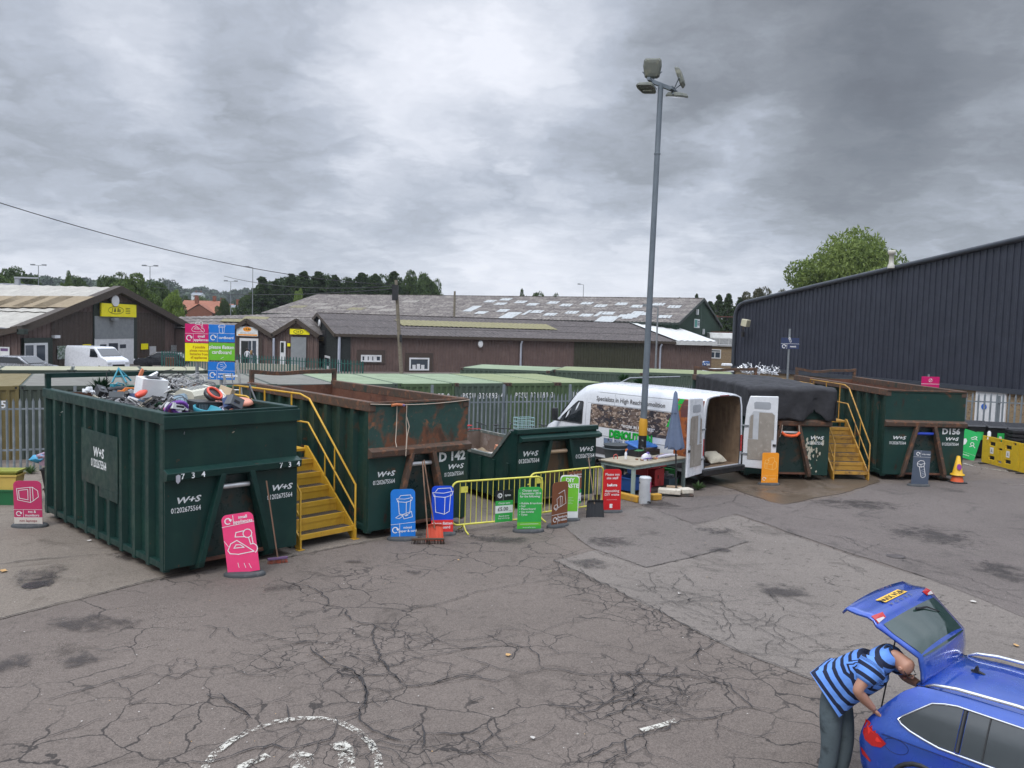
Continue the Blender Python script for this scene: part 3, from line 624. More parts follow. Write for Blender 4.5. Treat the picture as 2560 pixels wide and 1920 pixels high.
o=mb.build('aluminium_scrap',mat('bright_aluminium',(.62,.63,.65),.3,.7));o.location=G(1900,934,2.62);o['kind']='stuff';tag(o,'heap of shiny bent aluminium tube scrap behind the tarpaulin','scrap')
def low_skip():
 o0=Vector((.17,19.75));yaw=.62;Wd,L=2.5,5.4;H=1.72;h2=1.02
 t=thing('rubble_skip','low-sided dark green skip of bricks and rubble with a tall front plate','skip',(o0.x,o0.y,.18),yaw)
 c=Wd/2;zb=H-.22
 for x0,x1,xi0,xi1 in((0,.04,.042,.05),(Wd-.04,Wd,Wd-.05,Wd-.042)):
  mb=MB();poly=[(0,0),(.30,H),(.30,H),(.0,H)]
  mb.prism([(.0,0),(L,0),(L,h2),(1.05,h2),(.32,H),(.0,H)],x0,x1,'x',0)
  mb.prism([(.08,.02),(L-.03,.02),(L-.03,h2-.02),(1.04,h2-.02),(.30,H-.02),(.08,H-.02)],xi0,xi1,'x',1)
  for i in range(9):
   y=.3+i*.6;s=-1 if x0==0 else 1;xx=0 if x0==0 else Wd
   mb.bx(min(xx,xx+s*.05),max(xx,xx+s*.05),y,y+.1,0,h2-.1,0)
  mb.build('side_wall',[GRN,mat('dusty_steel',(.15,.11,.09),.85,layers=[((.24,.2,.18),2.5,.5,.7),((.11,.06,.04),4,.5,.7)])],t,bevel=.006)
  mb=MB();xx0,xx1=(-.03,.06)if x0==0 else(Wd-.06,Wd+.03)
  mb.bx(xx0,xx1,1.03,L,h2-.06,h2+.02,0);mb.bar(((xx0+xx1)/2,1.04,h2-.02),((xx0+xx1)/2,.30,H-.02),.09,.08,0)
  mb.build('top_rail',mat('scuffed_rail',(.10,.12,.11),.55,layers=[((.3,.28,.25),5,.5,.7)]),t)
 mb=MB();mb.bx(0,Wd,L-.05,L,0,h2,0);mb.bx(.05,Wd-.05,L-.06,L-.052,.02,h2-.02,1);mb.build('rear_door',[GRN,MATS['dusty_steel']],t)
 mb=MB();mb.bx(.05,Wd-.05,.08,L-.05,0,.04);mb.build('floor_plate',MATS['dusty_steel'],t)
 mb=MB();mb.bx(0,c-.62,0,.03,0,H,0);mb.bx(c+.62,Wd,0,.03,0,H,0)
 mb.prism([(c-.62,0),(c-.30,zb),(c-.30,H),(c-.62,H)],0,.03);mb.prism([(c+.62,0),(c+.62,H),(c+.30,H),(c+.30,zb)],0,.03)
 mb.build('front_plate',GRN,t)
 mb=MB();mb.bx(c-.64,c+.64,.10,.12,0,H-.03);mb.build('front_recess',mat('brown_stained_recess',(.02,.04,.033),.45,layers=[((.10,.06,.03),2,.45,.6,(1,1,.35))]),t)
 mb=MB();mb.prism([(-.16,zb-.0),(-.16,zb+.08),(-.02,zb+.14),(-.02,zb-.06)],.02,Wd+.06,'x');mb.bx(-.04,Wd+.02,-.06,.12,H-.05,H+.06);mb.build('cross_beam',GRN,t,bevel=.008)
 for s in(-1,1):
  mb=MB();x0,x1=c+s*.30,c+s*.64
  mb.add([(x0-.05,-.13,zb),(x0+.05,-.13,zb),(x0+.05,.06,zb),(x0-.05,.06,zb),(x1-.05,-.13,.0),(x1+.05,-.13,.0),(x1+.05,.06,-.05),(x1-.05,.06,-.05)],[(0,1,2,3),(4,5,6,7),(0,1,5,4),(1,2,6,5),(2,3,7,6),(3,0,4,7)],0)
  mb.build('frame_leg',GRN,t,bevel=.006)
 mb=MB();mb.tube([(c-.27,0,zb-.32),(c+.27,0,zb-.32)],.05,12);mb.build('hook_bar',mat('worn_brass_bar',(.5,.36,.24),.4,.4),t)
 mb=MB();mb.bx(.5,.7,.2,L-.2,-.14,0);mb.bx(Wd-.7,Wd-.5,.2,L-.2,-.14,0);mb.build('runners',DARKST,t)
 for xx in(.36,Wd-.36):
  text('W+S',.17,WHT,t,(xx+.02,-.006,zb-.33),bold=.03,shear=.25,sx=1.3)
  text('01202675564',.145,WHT,t,(xx,-.006,zb-.50),bold=.015,sx=.78)
 random.seed(21)
 mb=MB()
 nx,ny=24,44;hf=lambda x,y:.45+.42*math.exp(-((x-1.2)**2)/.7-((y-1.5)**2)/1.6)+.12*math.sin(x*5+y*2)*math.cos(y*3.2)+.05*math.sin(x*13)*math.sin(y*11)
 vs=[(.06+(Wd-.12)*i/nx,.13+(L-.2)*j/ny,hf(.06+(Wd-.12)*i/nx,.13+(L-.2)*j/ny)+ru(-.02,.02))for j in range(ny+1)for i in range(nx+1)]
 mb.add(vs,[(j*(nx+1)+i,j*(nx+1)+i+1,(j+1)*(nx+1)+i+1,(j+1)*(nx+1)+i)for j in range(ny)for i in range(nx)],0)
 cols=[((.32,.25,.17),'soil'),((.45,.40,.34),'pale_rubble'),((.42,.16,.08),'brick'),((.2,.17,.15),'grey_rubble'),((.6,.57,.52),'plaster')]
 for k in range(420):
  x,y=ru(.2,Wd-.2),ru(.3,L-.3);z=hf(x,y);s=ru(.04,.13)
  mb.obox((x,y,z+s*.2),(s*ru(.8,2.2),s*ru(.8,1.4),s*ru(.5,1)),(ru(-.6,.6),ru(-.6,.6),ru(0,3)),random.choice((1,1,2,3,4)),ru(.6,1))
 R=mb.build('rubble',[mat(n+'_m',c_,.9,bump=.3,bscale=60,layers=[(tuple(a*.6 for a in c_),9,.5,.7)])for c_,n in cols]);R['kind']='stuff'
 R.matrix_world=Matrix.Translation((o0.x,o0.y,.18))@Matrix.Rotation(yaw,4,'Z');tag(R,'broken bricks, stone and soil heaped inside the low green skip','rubble')
 mb=MB();mb.bx(-.13,.13,-.06,.06,0,.10);mb.bx(-.09,-.02,-.066,-.058,.03,.075,1);mb.bx(.02,.09,-.066,-.058,.03,.075,1)
 b=mb.build('brick',[mat('orange_brick',(.5,.21,.12),.85,layers=[((.6,.4,.3),8,.5,.7)],bump=.3),DARKST],bevel=.006);b.location=G(1253,1127,.18+.95);b.rotation_euler=(.3,.1,.5);b.scale=(1.4,1.4,1.4)
 tag(b,'pale orange brick with two dark holes on top of the rubble','brick')
 return t
S3=low_skip()
def make_steps(label,loc,yaw,w,paint,n=6,rise=.24,go=.29,plat=3.2,group='yellow steel steps up to the skip tops'):
 t=thing('access_steps',label,'steps',(loc[0],loc[1],0),yaw,group)
 z0=.22
 for i in range(n):
  y=.05+i*go;z=z0+rise*i
  mb=MB();mb.bx(.04,w-.04,y,y+go+.03,z+.002,z+.032,0)
  k=0
  x=.07
  while x<w-.07:
   mb.bx(x,x+.014,y+.01,y+go,z+.030,z+.047,1);x+=.042
  for q in range(6):mb.bx(.06,w-.06,y+.02+q*.04,y+.03+q*.04,z+.030,z+.044,1)
  mb.bx(.04,w-.04,y-.01,y+.03,z-.02,z+.05,2)
  mb.build('tread',[mat('grate_dark',(.05,.045,.04),.7),GRATE,paint],t)
  mb=MB();mb.bx(.04,w-.04,y-.012,y,z-.045,z+.036,0);
  if i<n-1:mb.bx(.04,w-.04,y+go+.004,y+go+.014,z+.03,z+rise-.05,0)
  mb.build('riser',paint,t)
 top=z0+rise*n;run=n*go
 for x in(.0,w-.04):
  mb=MB();mb.prism([(-.03,.02),(-.03,.22),(run,top+.05),(run+.1,top+.05),(run+.1,top-.25),(.12,.02)],x+.001,x+.039,'x');mb.build('stringer',paint,t)
 mb=MB();mb.bx(.0,w,run+.06,run+plat,top-.06,top-.005);mb.bx(0,w,run+plat-.06,run+plat,.0,top-.06);mb.build('platform',paint,t)
 for x in(.02,w-.02):
  for y in(run+.5,run+plat-.3):mb=MB();mb.bx(x-.03,x+.03,y,y+.06,0,top-.06);mb.build('platform_leg',paint,t)
 for x in(.02,w-.02):
  mb=MB();r=.022
  mb.tube([(x,.0,.0),(x,.0,1.12),(x,run-.05,top+1.08),(x,run+.3,top+1.16),(x,run+plat,top+1.16),(x,run+plat,top)],r,8)
  mb.tube([(x,.0,.62),(x,run-.02,top+.56),(x,run+plat,top+.56)],r*.9,8)
  for f in(.42,.62):mb.tube([(x,run*f,z0+(top-z0)*f+.03),(x,run*f,z0+(top-z0)*f+(1.0 if f<.5 else .5))],r*.8,6)
  for f in(.2,.55,.9):mb.tube([(x,run+plat*f,top),(x,run+plat*f,top+1.14)],r*.9,8)
  mb.bx(x-.07,x+.07,-.07,.07,.0,.012)
  mb.build('handrail',paint,t)
 return t
pa=G(747.5,1376);pb=G(889,1347);w1=(pb-pa).length
make_steps('bright yellow open-grating steps between the skip of electrical waste and the rusty skip',(pa.x,pa.y),math.atan2((pb-pa).y,(pb-pa).x),w1,YEL,group='yellow steel steps up to the skip tops')
pa=G(2081,1200);pb=G(2171,1203)
make_steps('dull dirty yellow steps between the tarpaulin skip and the far right skip',(pa.x,pa.y),.031,1.13,YELD,group='yellow steel steps up to the skip tops')
LINE=mat('sign_white',(.78,.78,.78),.5)
def pmatc(name,c):return mat(name,c,.45,layers=[(tuple(min(1,x*1.15+.01)for x in c),2,.5,.8),(tuple(x*.8 for x in c),7,.60,.8),(tuple(x*.55+.03 for x in c),2.2,.60,.85)],rv=.03)
PINK=pmatc('pink_panel',srgb(192,52,100));PINK2=pmatc('bright_pink_panel',srgb(232,62,118));MAG=pmatc('magenta_panel',srgb(205,15,105))
BLU=pmatc('blue_panel',srgb(22,118,208));BLU2=pmatc('strong_blue_panel',srgb(0,72,208));RED=pmatc('red_panel',srgb(196,22,30));REDL=pmatc('light_red_panel',srgb(222,50,48))
GRE=pmatc('green_panel',srgb(52,168,74));LIM=pmatc('lime_panel',srgb(112,188,48));YLW=pmatc('yellow_panel',srgb(246,232,10));BRN=pmatc('brown_panel',srgb(122,72,44));ORG=pmatc('orange_panel',srgb(244,154,34))
GRY=pmatc('slate_panel',srgb(78,88,104));NAVY=pmatc('navy_panel',srgb(50,62,96));WHP=pmatc('white_panel',srgb(228,230,228));BLKPAN=pmatc('black_panel',srgb(34,34,36));OFFW=pmatc('offwhite_panel',srgb(214,206,196))
GREDARK=mat('dark_text_green',srgb(96,120,20),.6);DKTEXT=mat('dark_text',srgb(60,60,30),.6);MAROON=mat('maroon_text',srgb(150,50,60),.6);BLKT=mat('black_text',(.03,.03,.03),.6)
BASE=mat('board_rubber_base',(.055,.06,.065),.75,layers=[((.12,.12,.12),6,.5,.8)],bump=.15)
def a_board(label,px,py,ang,w,h,top,parts,lean=.06,base=True,group='recycling pavement boards on rubber bases',rounded=.09,off=0.,name='pavement_board',roll=0.):
 """px,py = where the middle of the base front meets the ground; parts: list of (z0,z1,material) bands over the top-coloured panel"""
 p=G(px,py);t=thing(name,label,'sign',(p.x,p.y,.02),0,group,rot=(0,0,rad(ang)))
 tw=w
 if base:
  mb=MB();prof=[(.30*w/.5,0),(.30*w/.5,.03),(.24*w/.5,.06)]
  mb.lathe([(w*.66,-.02),(w*.66,.015),(w*.60,.045),(w*.5,.055),(0,.058)],24,(0,.05,0),sx=1,sy=.52)
  mb.build('rubber_base',BASE,t)
 R=Matrix.Rotation(roll,4,'Y')@Matrix.Rotation(lean,4,'X');holder=MB()
 mb=MB();out=rrect(w,h,rounded*w/.5);mb.prism([(x,z+.04)for x,z in out],-.006,.006,'y',0);mb.xf(R);pan=mb.build('panel',top,t,bevel=.002)
 for z0,z1,m_ in parts:
  mb=MB();mb.bx(-w/2,w/2,-.0085,-.007,.04+z0*h,.04+z1*h);mb.xf(R);mb.build('colour_band',m_,t)
 return t,R,w,h
def draw(t,R,lines,wd=.008,m_=None,closed=False,name='symbol',y=-.0105,fill=None,extra=None):
 mb=MB();mb.strokes(lines,wd,y)
 if fill:
  for f in fill:mb.add([(x,y-.0002,z)for x,z in f],[tuple(range(len(f)))])
 if extra:extra(mb)
 mb.xf(R);return mb.build(name,m_ or LINE,t,fix=False)
def btext(t,R,s,x,z,size,m_=None,**k):
 Rm=R.to_3x3();text(s,size,m_ or LINE,t,R@Vector((x,-.0115,z)),Rm@Vector((1,0,0)),Rm@Vector((0,0,1)),**k)
I4=Matrix.Identity(4)
def box_icon(cx,cz,s):
 a,b=.30*s,.42*s
 return[[(cx-a,cz+b*.75),(cx-a*.85,cz-b*.8),(cx+a*.25,cz-b),(cx+a*.85,cz-b*.75),(cx+a,cz+b*.8)],[(cx+a*.3,cz+b*.55),(cx+a*.25,cz-b)],[(cx-a*1.25,cz+b*.95),(cx-a*1.1,cz+b*.6),(cx+a*.3,cz+b*.5),(cx+a*1.15,cz+b*.7),(cx+a*1.3,cz+b*1.05),(cx+a*.1,cz+b*.88),(cx-a*1.25,cz+b*.95)],[(cx-a*.9,cz+b*1.02),(cx-a*.6,cz+b*1.3),(cx+a*1.0,cz+b*1.35),(cx+a*1.1,cz+b*1.1)]]
def iron_icon(cx,cz,s):
 body=[(cx-.42*s,cz-.05*s),(cx-.30*s,cz+.16*s),(cx-.1*s,cz+.24*s),(cx+.12*s,cz+.05*s),(cx+.40*s,cz-.20*s),(cx-.1*s,cz-.22*s),(cx-.36*s,cz-.16*s),(cx-.42*s,cz-.05*s)]
 hnd=[(cx-.22*s,cz+.0*s),(cx-.14*s,cz+.10*s),(cx+.0*s,cz+.08*s),(cx+.1*s,cz-.02*s),(cx-.22*s,cz+.0*s)]
 dry=arc(cx+.26*s,cz+.42*s,.14*s,0,360,12);noz=[(cx+.14*s,cz+.52*s),(cx-.10*s,cz+.50*s),(cx-.14*s,cz+.36*s),(cx+.16*s,cz+.32*s)]
 han=[(cx+.28*s,cz+.28*s),(cx+.32*s,cz+.05*s),(cx+.40*s,cz+.06*s),(cx+.38*s,cz+.34*s)]
 return[body,hnd,dry,noz,han,arc(cx+.36*s,cz-.1*s,.16*s,90,-60,6)]
def tv_icon(cx,cz,s):
 return[[(cx-.45*s,cz+.25*s),(cx+.12*s,cz+.32*s),(cx+.12*s,cz-.38*s),(cx-.42*s,cz-.26*s),(cx-.45*s,cz+.25*s)],[(cx-.37*s,cz+.17*s),(cx+.02*s,cz+.22*s),(cx+.02*s,cz-.26*s),(cx-.35*s,cz-.18*s),(cx-.37*s,cz+.17*s)],[(cx+.12*s,cz+.32*s),(cx+.22*s,cz+.32*s),(cx+.24*s,cz-.30*s),(cx+.12*s,cz-.38*s)],[(cx+.22*s,cz+.32*s),(cx+.44*s,cz+.16*s),(cx+.46*s,cz-.12*s),(cx+.24*s,cz-.30*s)]]
t,R,w,h=a_board('pink board for tvs and monitors with a cream strip saying not laptops',72,1318,6,.55,.92,PINK,[(0,.155,OFFW)],lean=0.05)
draw(t,R,tv_icon(0,.68,.46),.012);draw(t,R,[[(-w/2,.355),(w/2,.355)],[(-w/2,.19),(w/2,.19)],[(-.09,.355),(-.09,.19)]],.007,name='rule_line')
draw(t,R,[],extra=lambda m_:recycle(m_,-.18,.272,.045,.016,-.0105));btext(t,R,'tvs &\nmonitors',.08,.272,.075,bold=.02);btext(t,R,'not laptops',.0,.12,.075,MAROON,bold=.01)
t,R,w,h=a_board('bright pink small appliances board tilting against the front of skip 734',611,1440,12,.53,1.02,PINK2,[],lean=-.13,roll=-.14)
draw(t,R,iron_icon(-.0,.48,.52),.014);draw(t,R,[[(-w/2,.86),(w/2,.89)],[(-.07,.87),(-.07,1.04)]],.009,name='rule_line')
draw(t,R,[[(-.08,.22),(-.07,.14)],[(.02,.2),(.04,.12)],[(.1,.18),(.13,.1)],[(-.26,.62),(-.2,.52)]],.008)
draw(t,R,[],extra=lambda m_:recycle(m_,-.16,.95,.048,.018,-.0105));btext(t,R,'small\nappliances',.09,.955,.075,bold=.02)
t,R,w,h=a_board('mid blue mixed paper and card board in front of skip D 142',1008,1350,12,.50,.98,BLU,[],lean=-.08,roll=-.02)
draw(t,R,box_icon(.03,.66,.42),.011);draw(t,R,[[(-.15,.44),(-.06,.50),(.0,.47),(-.08,.42),(-.15,.44)],[(-.02,.50),(.17,.56),(.19,.45),(.02,.41),(-.02,.50)],[(.05,.47),(.10,.485)]],.010)
draw(t,R,[[(-w/2,.30),(w/2,.34)],[(-.07,.32),(-.07,.04)]],.008,name='rule_line');draw(t,R,[],extra=lambda m_:recycle(m_,-.16,.19,.055,.018,-.0105));btext(t,R,'mixed\npaper & card',.09,.20,.070,bold=.015)
t,R,w,h=a_board('strong blue carton board with a red please flatten cardboard strip',1105,1338,12,.46,.98,BLU2,[(0,.27,REDL)],lean=-.05)
draw(t,R,box_icon(0,.66,.56),.013);btext(t,R,'please flatten\ncardboard',.0,.19,.082,bold=.02)
t,R,w,h=a_board('wide green board listing charges that start in September for rubble, soil and tyres',1322,1330,12,.53,.93,GRE,[(0,.09,pmatc('mid_green_panel',srgb(72,180,60))),(.09,.17,LIM)],lean=.03)
btext(t,R,'Charges start\n1 September 2016\nfor the following:',.0,.83,.065,bold=.012);btext(t,R,'• Rubble & hardcore\n• Soil\n• Plasterboard\n• Gas bottles\n• Tyres',-.23,.49,.062,align='LEFT',bold=.008)
draw(t,R,[[(-.2,.16),(.2,.16)]],.008,name='small_print');btext(t,R,'See site staff for details',.0,.085,.030,bold=.01)
p_=(1418,1302)
t,R,w,h=a_board('tall white-edged green DIY waste board behind the brown board',1420,1303,14,.46,1.0,WHP,[],lean=-.04,roll=.03)
mb=MB();mb.prism([(x,z+.21)for x,z in rrect(w*.92,h*.8,.07)],-.0095,-.0072);mb.xf(R);mb.build('colour_band',LIM,t)
btext(t,R,'DIY\nWASTE',0,.86,.13,bold=.03);btext(t,R,'________________\n______________\n_________________\n______________\n________________',-.19,.47,.035,align='LEFT',bold=.03)
t,R,w,h=a_board('narrow brown hardcore and rubble board turned sideways on its rubber base',1398,1317,38,.46,.96,BRN,[],lean=.02,roll=-.02)
draw(t,R,[[(-.05,.74),(.12,.80),(.17,.50),(.02,.44)],[(-.10,.62),(.0,.68),(.06,.66),(.05,.46),(-.05,.42),(-.08,.46),(-.10,.62)],[(.0,.68),(.0,.44)],arc(-.12,.44,.06,0,360,8),[(-.18,.44),(-.12,.40),(-.06,.46)],[(-.12,.40),(-.12,.36)]],.011)
draw(t,R,[[(-w/2,.27),(w/2,.28)],[(-.06,.27),(-.06,.04)]],.009,name='rule_line');draw(t,R,[],extra=lambda m_:recycle(m_,-.14,.16,.05,.018,-.0105));btext(t,R,'hardcore\n& rubble',.08,.17,.072,bold=.02)
t,R,w,h=a_board('red board asking people to see site staff before depositing DIY waste',1528,1282,12,.46,1.0,RED,[],lean=-.02)
btext(t,R,'Please see\nsite staff',0,.87,.088,bold=.008);btext(t,R,'before',0,.655,.095,bold=.035);btext(t,R,'depositing\nDIY waste',0,.47,.088,bold=.008)
draw(t,R,[[(-.13,.30),(.13,.30)]],.004);draw(t,R,[],.01,fill=[[(-.05,.10),(-.05,.20),(.01,.20),(.03,.17),(.0,.15),(.03,.12),(.01,.10)]])
t,R,w,h=a_board('orange furniture board on the wet slab before the tarpaulin skip',1923,1213,4,.50,.90,ORG,[],lean=0,rounded=.05)
draw(t,R,[[(-.17,.64),(-.15,.72),(-.06,.73),(-.06,.70)],[(-.06,.78),(.10,.80),(.12,.74),(.12,.70),(.18,.66),(.18,.50),(.10,.44),(-.16,.48),(-.17,.64),(-.10,.62),(-.05,.66),(-.05,.78)],[(-.10,.62),(-.10,.50)],[(-.05,.60),(.06,.60),(.10,.66)],[(.10,.66),(.12,.70)],[(.06,.60),(.06,.45)]],.010,mat('pale_orange_line',srgb(252,214,130),.5))
draw(t,R,[[(-w/2,.27),(w/2,.27)],[(-.08,.27),(-.08,.04)]],.006,MATS['pale_orange_line'],name='rule_line');draw(t,R,[],extra=lambda m_:recycle(m_,-.165,.17,.045,.015,-.0105));btext(t,R,'household\nfurniture',.08,.165,.045,MATS['pale_orange_line'],bold=.01)
t,R,w,h=a_board('slate grey scrap metal board with a large bolt drawing by the D 156 skip',2298,1216,2,.52,1.02,GRY,[],lean=-.03,roll=.05,rounded=.04)
draw(t,R,[[(-.12,.70),(-.04,.76),(.06,.75),(.10,.68),(.08,.60),(.0,.56),(-.10,.58),(-.13,.64),(-.12,.70)],[(-.12,.66),(-.02,.64),(.10,.68)],[(-.02,.64),(.0,.56)],[(-.06,.57),(.02,.28),(.06,.25),(.14,.28),(.15,.32),(.08,.60)]],.016)
draw(t,R,[[(.0,.46),(.10,.50)],[(.02,.41),(.115,.45)],[(.03,.36),(.13,.40)],[(.05,.32),(.14,.35)]],.012,mat('light_slate_line',srgb(170,176,190),.5))
draw(t,R,[[(-w/2,.86),(w/2,.87)],[(-.05,.86),(-.05,1.05)]],.006,name='rule_line');draw(t,R,[],extra=lambda m_:recycle(m_,-.13,.955,.045,.02,-.0105));btext(t,R,'scrap metal',.11,.955,.055,bold=.02)
t,R,w,h=a_board('bright green board with white drawings tilted against the black wheelie bins',2412,1150,-10,.62,1.05,pmatc('emerald_panel',srgb(36,178,92)),[],lean=-.15,roll=.28,base=False,rounded=.01)
draw(t,R,[[(-.02,.82),(.10,.92),(.16,.92),(.14,.84),(.2,.82)],[(.02,.78),(.12,.84)],arc(.08,.62,.06,0,360,8),[(.02,.5),(.12,.58),(.2,.52)]],.022);draw(t,R,[[(-w/2,.26),(w/2,.24)]],.006,name='rule_line');draw(t,R,[],.01,fill=[[(-.28,.52),(-.30,.70),(-.18,.76),(-.12,.68),(-.14,.55),(-.2,.5)]]);btext(t,R,'household',-.03,.17,.06,bold=.02)
def post_sign(label,px,pbase,ptop,Y,plates,group=None,post_m=None,rz=0.,pr=.045,name='sign_post'):
 b=atY(px,900,Y);t=thing(name,label,'sign',(b.x,Y,0),rz,group)
 mb=MB();top=atY(px,ptop,Y).z;mb.tube([(0,.05,0),(0,.05,top)],pr,10);mb.build('post',post_m or GALV,t)
 return t
YS=22.0
gs='recycling signs on tall posts behind the left skips'
t1=post_sign('tall post with the magenta small appliances sign above a yellow batteries notice',491,0,838,YS,[],gs);t2=post_sign('tall post with three stacked signs: blue cardboard, green flatten, blue newspapers',552,0,838,YS,[],gs)
def plate(t,px0,px1,py0,py1,m_,label,Y=YS):
 a=atY(px0,py0,Y);b=atY(px1,py1,Y);cx=(a.x+b.x)/2-t.location.x;w=b.x-a.x
 mb=MB();mb.bx(cx-w/2,cx+w/2,-.012,-.002,b.z,a.z);mb.build('sign_panel',m_,t,bevel=.002,label=label)
 return cx,w,b.z,a.z
R=Matrix.Translation((0,-.004,0))
cx,w,z0,z1=plate(t1,463,521,809,857,MAG,'magenta small appliances panel');H_=z1-z0;zm=z0+H_*.48
draw(t1,R,iron_icon(cx+.02,z1-H_*.27,.36),.010);draw(t1,R,[[(cx-w/2,zm),(cx+w/2,zm)],[(cx-w*.14,zm),(cx-w*.14,z0)]],.007,name='rule_line');draw(t1,R,[],extra=lambda m_:recycle(m_,cx-w*.32,z0+H_*.24,.065,.022,-.0125));btext(t1,R,'small\nappliances',cx+w*.2,z0+H_*.24,.095,bold=.02)
cx,w,z0,z1=plate(t1,463,521,857.5,904,YLW,'yellow notice about removing batteries');btext(t1,R,'if possible\nplease remove\nbatteries from\nall appliances',cx+.06,(z0+z1)/2,.092,mat('rust_text',srgb(170,100,10),.6),bold=.012,sx=.9)
cx,w,z0,z1=plate(t2,522.5,587,811,856,BLU,'blue cardboard panel');H_=z1-z0;zm=z0+H_*.5
draw(t2,R,box_icon(cx,z1-H_*.28,.24),.010);draw(t2,R,[[(cx-w/2,zm),(cx+w/2,zm)],[(cx-w*.17,zm),(cx-w*.17,z0)]],.007,name='rule_line');draw(t2,R,[],extra=lambda m_:recycle(m_,cx-w*.33,z0+H_*.25,.065,.022,-.0125));btext(t2,R,'cardboard',cx+w*.17,z0+H_*.25,.095,bold=.02)
cx,w,z0,z1=plate(t2,522.5,587,856.5,902,LIM,'lime green panel asking people to flatten cardboard');btext(t2,R,'please flatten\ncardboard',cx,(z0+z1)/2+.05,.135,bold=.02,sx=.93);draw(t2,R,[[(cx-.02,z0+.05),(cx+.05,z0+.09)]],.01)
cx,w,z0,z1=plate(t2,520.5,587,904,950,BLU,'blue newspapers and magazines panel');H_=z1-z0;zm=z0+H_*.5
draw(t2,R,[[(cx-.12,zm+.08),(cx-.08,zm+.20),(cx+.06,zm+.24),(cx+.13,zm+.14),(cx+.0,zm+.04),(cx-.12,zm+.08)],[(cx-.12,zm+.08),(cx-.1,zm+.04),(cx+.02,zm+.01),(cx+.13,zm+.11)],[(cx-.03,zm+.16),(cx+.04,zm+.18)],[(cx-.02,zm+.11),(cx+.06,zm+.13)]],.010)
draw(t2,R,[[(cx-w/2,zm),(cx+w/2,zm)],[(cx-w*.17,zm),(cx-w*.17,z0)]],.007,name='rule_line');draw(t2,R,[],extra=lambda m_:recycle(m_,cx-w*.33,z0+H_*.25,.065,.022,-.0125));btext(t2,R,'newspapers\n& magazines',cx+w*.17,z0+H_*.25,.085,bold=.02)
t3=post_sign('galvanised post with a small navy metals sign before the dark warehouse',1972,0,822,35.,[],None,rz=0)
cx,w,z0,z1=plate(t3,1953,1997,844,873,NAVY,None,35.);H_=z1-z0;zm=z0+H_*.47
draw(t3,R,[[(cx-.06,zm+.22),(cx,zm+.24),(cx+.05,zm+.08),(cx,zm+.06),(cx-.06,zm+.22)],arc(cx-.03,zm+.22,.04,0,360,8)],.018);draw(t3,R,[[(cx-w/2,zm),(cx+w/2,zm)],[(cx-w*.17,zm),(cx-w*.17,z0)]],.012,name='rule_line');draw(t3,R,[],extra=lambda m_:recycle(m_,cx-w*.33,z0+H_*.23,.07,.03,-.0125));btext(t3,R,'metals',cx+w*.17,z0+H_*.23,.10,bold=.03)
t4=post_sign('magenta sign on a short post rising behind the D 156 skip',2326,0,936,35.5,[],None)
cx,w,z0,z1=plate(t4,2304,2347,941,975,MAG,None,35.5);draw(t4,R,[arc(cx,z1-.16,.07,0,360,10),[(cx-.05,z1-.22),(cx+.05,z1-.10)],[(cx-w/2,z0+.25),(cx+w/2,z0+.25)]],.016)
YB=mat('yellow_barrier_paint',(.66,.62,.10),.45,layers=[((.5,.44,.06),4,.5,.75),((.2,.14,.05),14,.70,.78)])
def barrier(label,A,B,hooks=1):
 A,B=Vector((A.x,A.y)),Vector((B.x,B.y));L=(B-A).length;a=math.atan2((B-A).y,(B-A).x)
 t=thing('crowd_barrier',label,'barrier',(A.x,A.y,0),a,'yellow steel crowd barriers end to end')
 r=.14;z0,z1=.17,1.10;P=[]
 for cx,cz,s in((L-r,z1-r,0),(r,z1-r,90),(r,z0+r,180),(L-r,z0+r,270)):P+=[(x,0,z)for x,z in arc(cx,cz,r,s,s+90,5)]
 mb=MB();mb.tube(P,.021,8,closed=True);mb.build('frame',YB,t)
 n=15
 for i in range(n):
  x=.18+(L-.36)*i/(n-1);mb=MB();mb.tube([(x,0,z0),(x,0,z1)],.0085,6);mb.build('bar',YB,t)
 for x in(.28,L-.28):
  mb=MB();mb.tube([(x,0,z0),(x,-.12,.06),(x,-.27,.012)],.016,6);mb.tube([(x,0,z0),(x,.12,.06),(x,.27,.012)],.016,6);mb.build('foot',YB,t)
 mb=MB();mb.bx(.20,.36,-.006,.006,.86,.99);mb.build('name_plate',YB,t)
 for z in(.42,.86):mb=MB();mb.tube([(0,0,z),(-.06,0,z)],.018,6);mb.build('hook',YB,t)
 return t,L,a
A1=Vector((-1.20,17.35,0));B1=Vector((.74,18.35,0));A2=Vector((.47,18.62,0));B2=Vector((2.28,19.95,0))
b1,L1,a1=barrier('yellow crowd barrier on the left carrying the tyres price sign',A1,B1)
b2,L2,a2=barrier('yellow crowd barrier on the right carrying the brown hardcore price sign',A2,B2)
def hung(label,b,x,w,h,ztop,bands,th):
 o=thing('price_sign',label,'sign',(b.location.x+x*math.cos(th),b.location.y+x*math.sin(th),0),th,'price signs hung on the yellow barriers')
 for z0,z1,m_ in bands:
  mb=MB();mb.bx(-w/2,w/2,-.045,-.036,ztop-h*z1,ztop-h*z0);mb.build('sign_panel',m_,o)
 return o
o=hung('tyres price sign, black over green with £5.00 on a white strip',b1,1.22,.42,.70,.86,[(0,.33,BLKPAN),(.332,.48,GRE),(.482,.72,WHP),(.722,1,GRE)],a1)
R=Matrix.Translation((0,-.036,0))
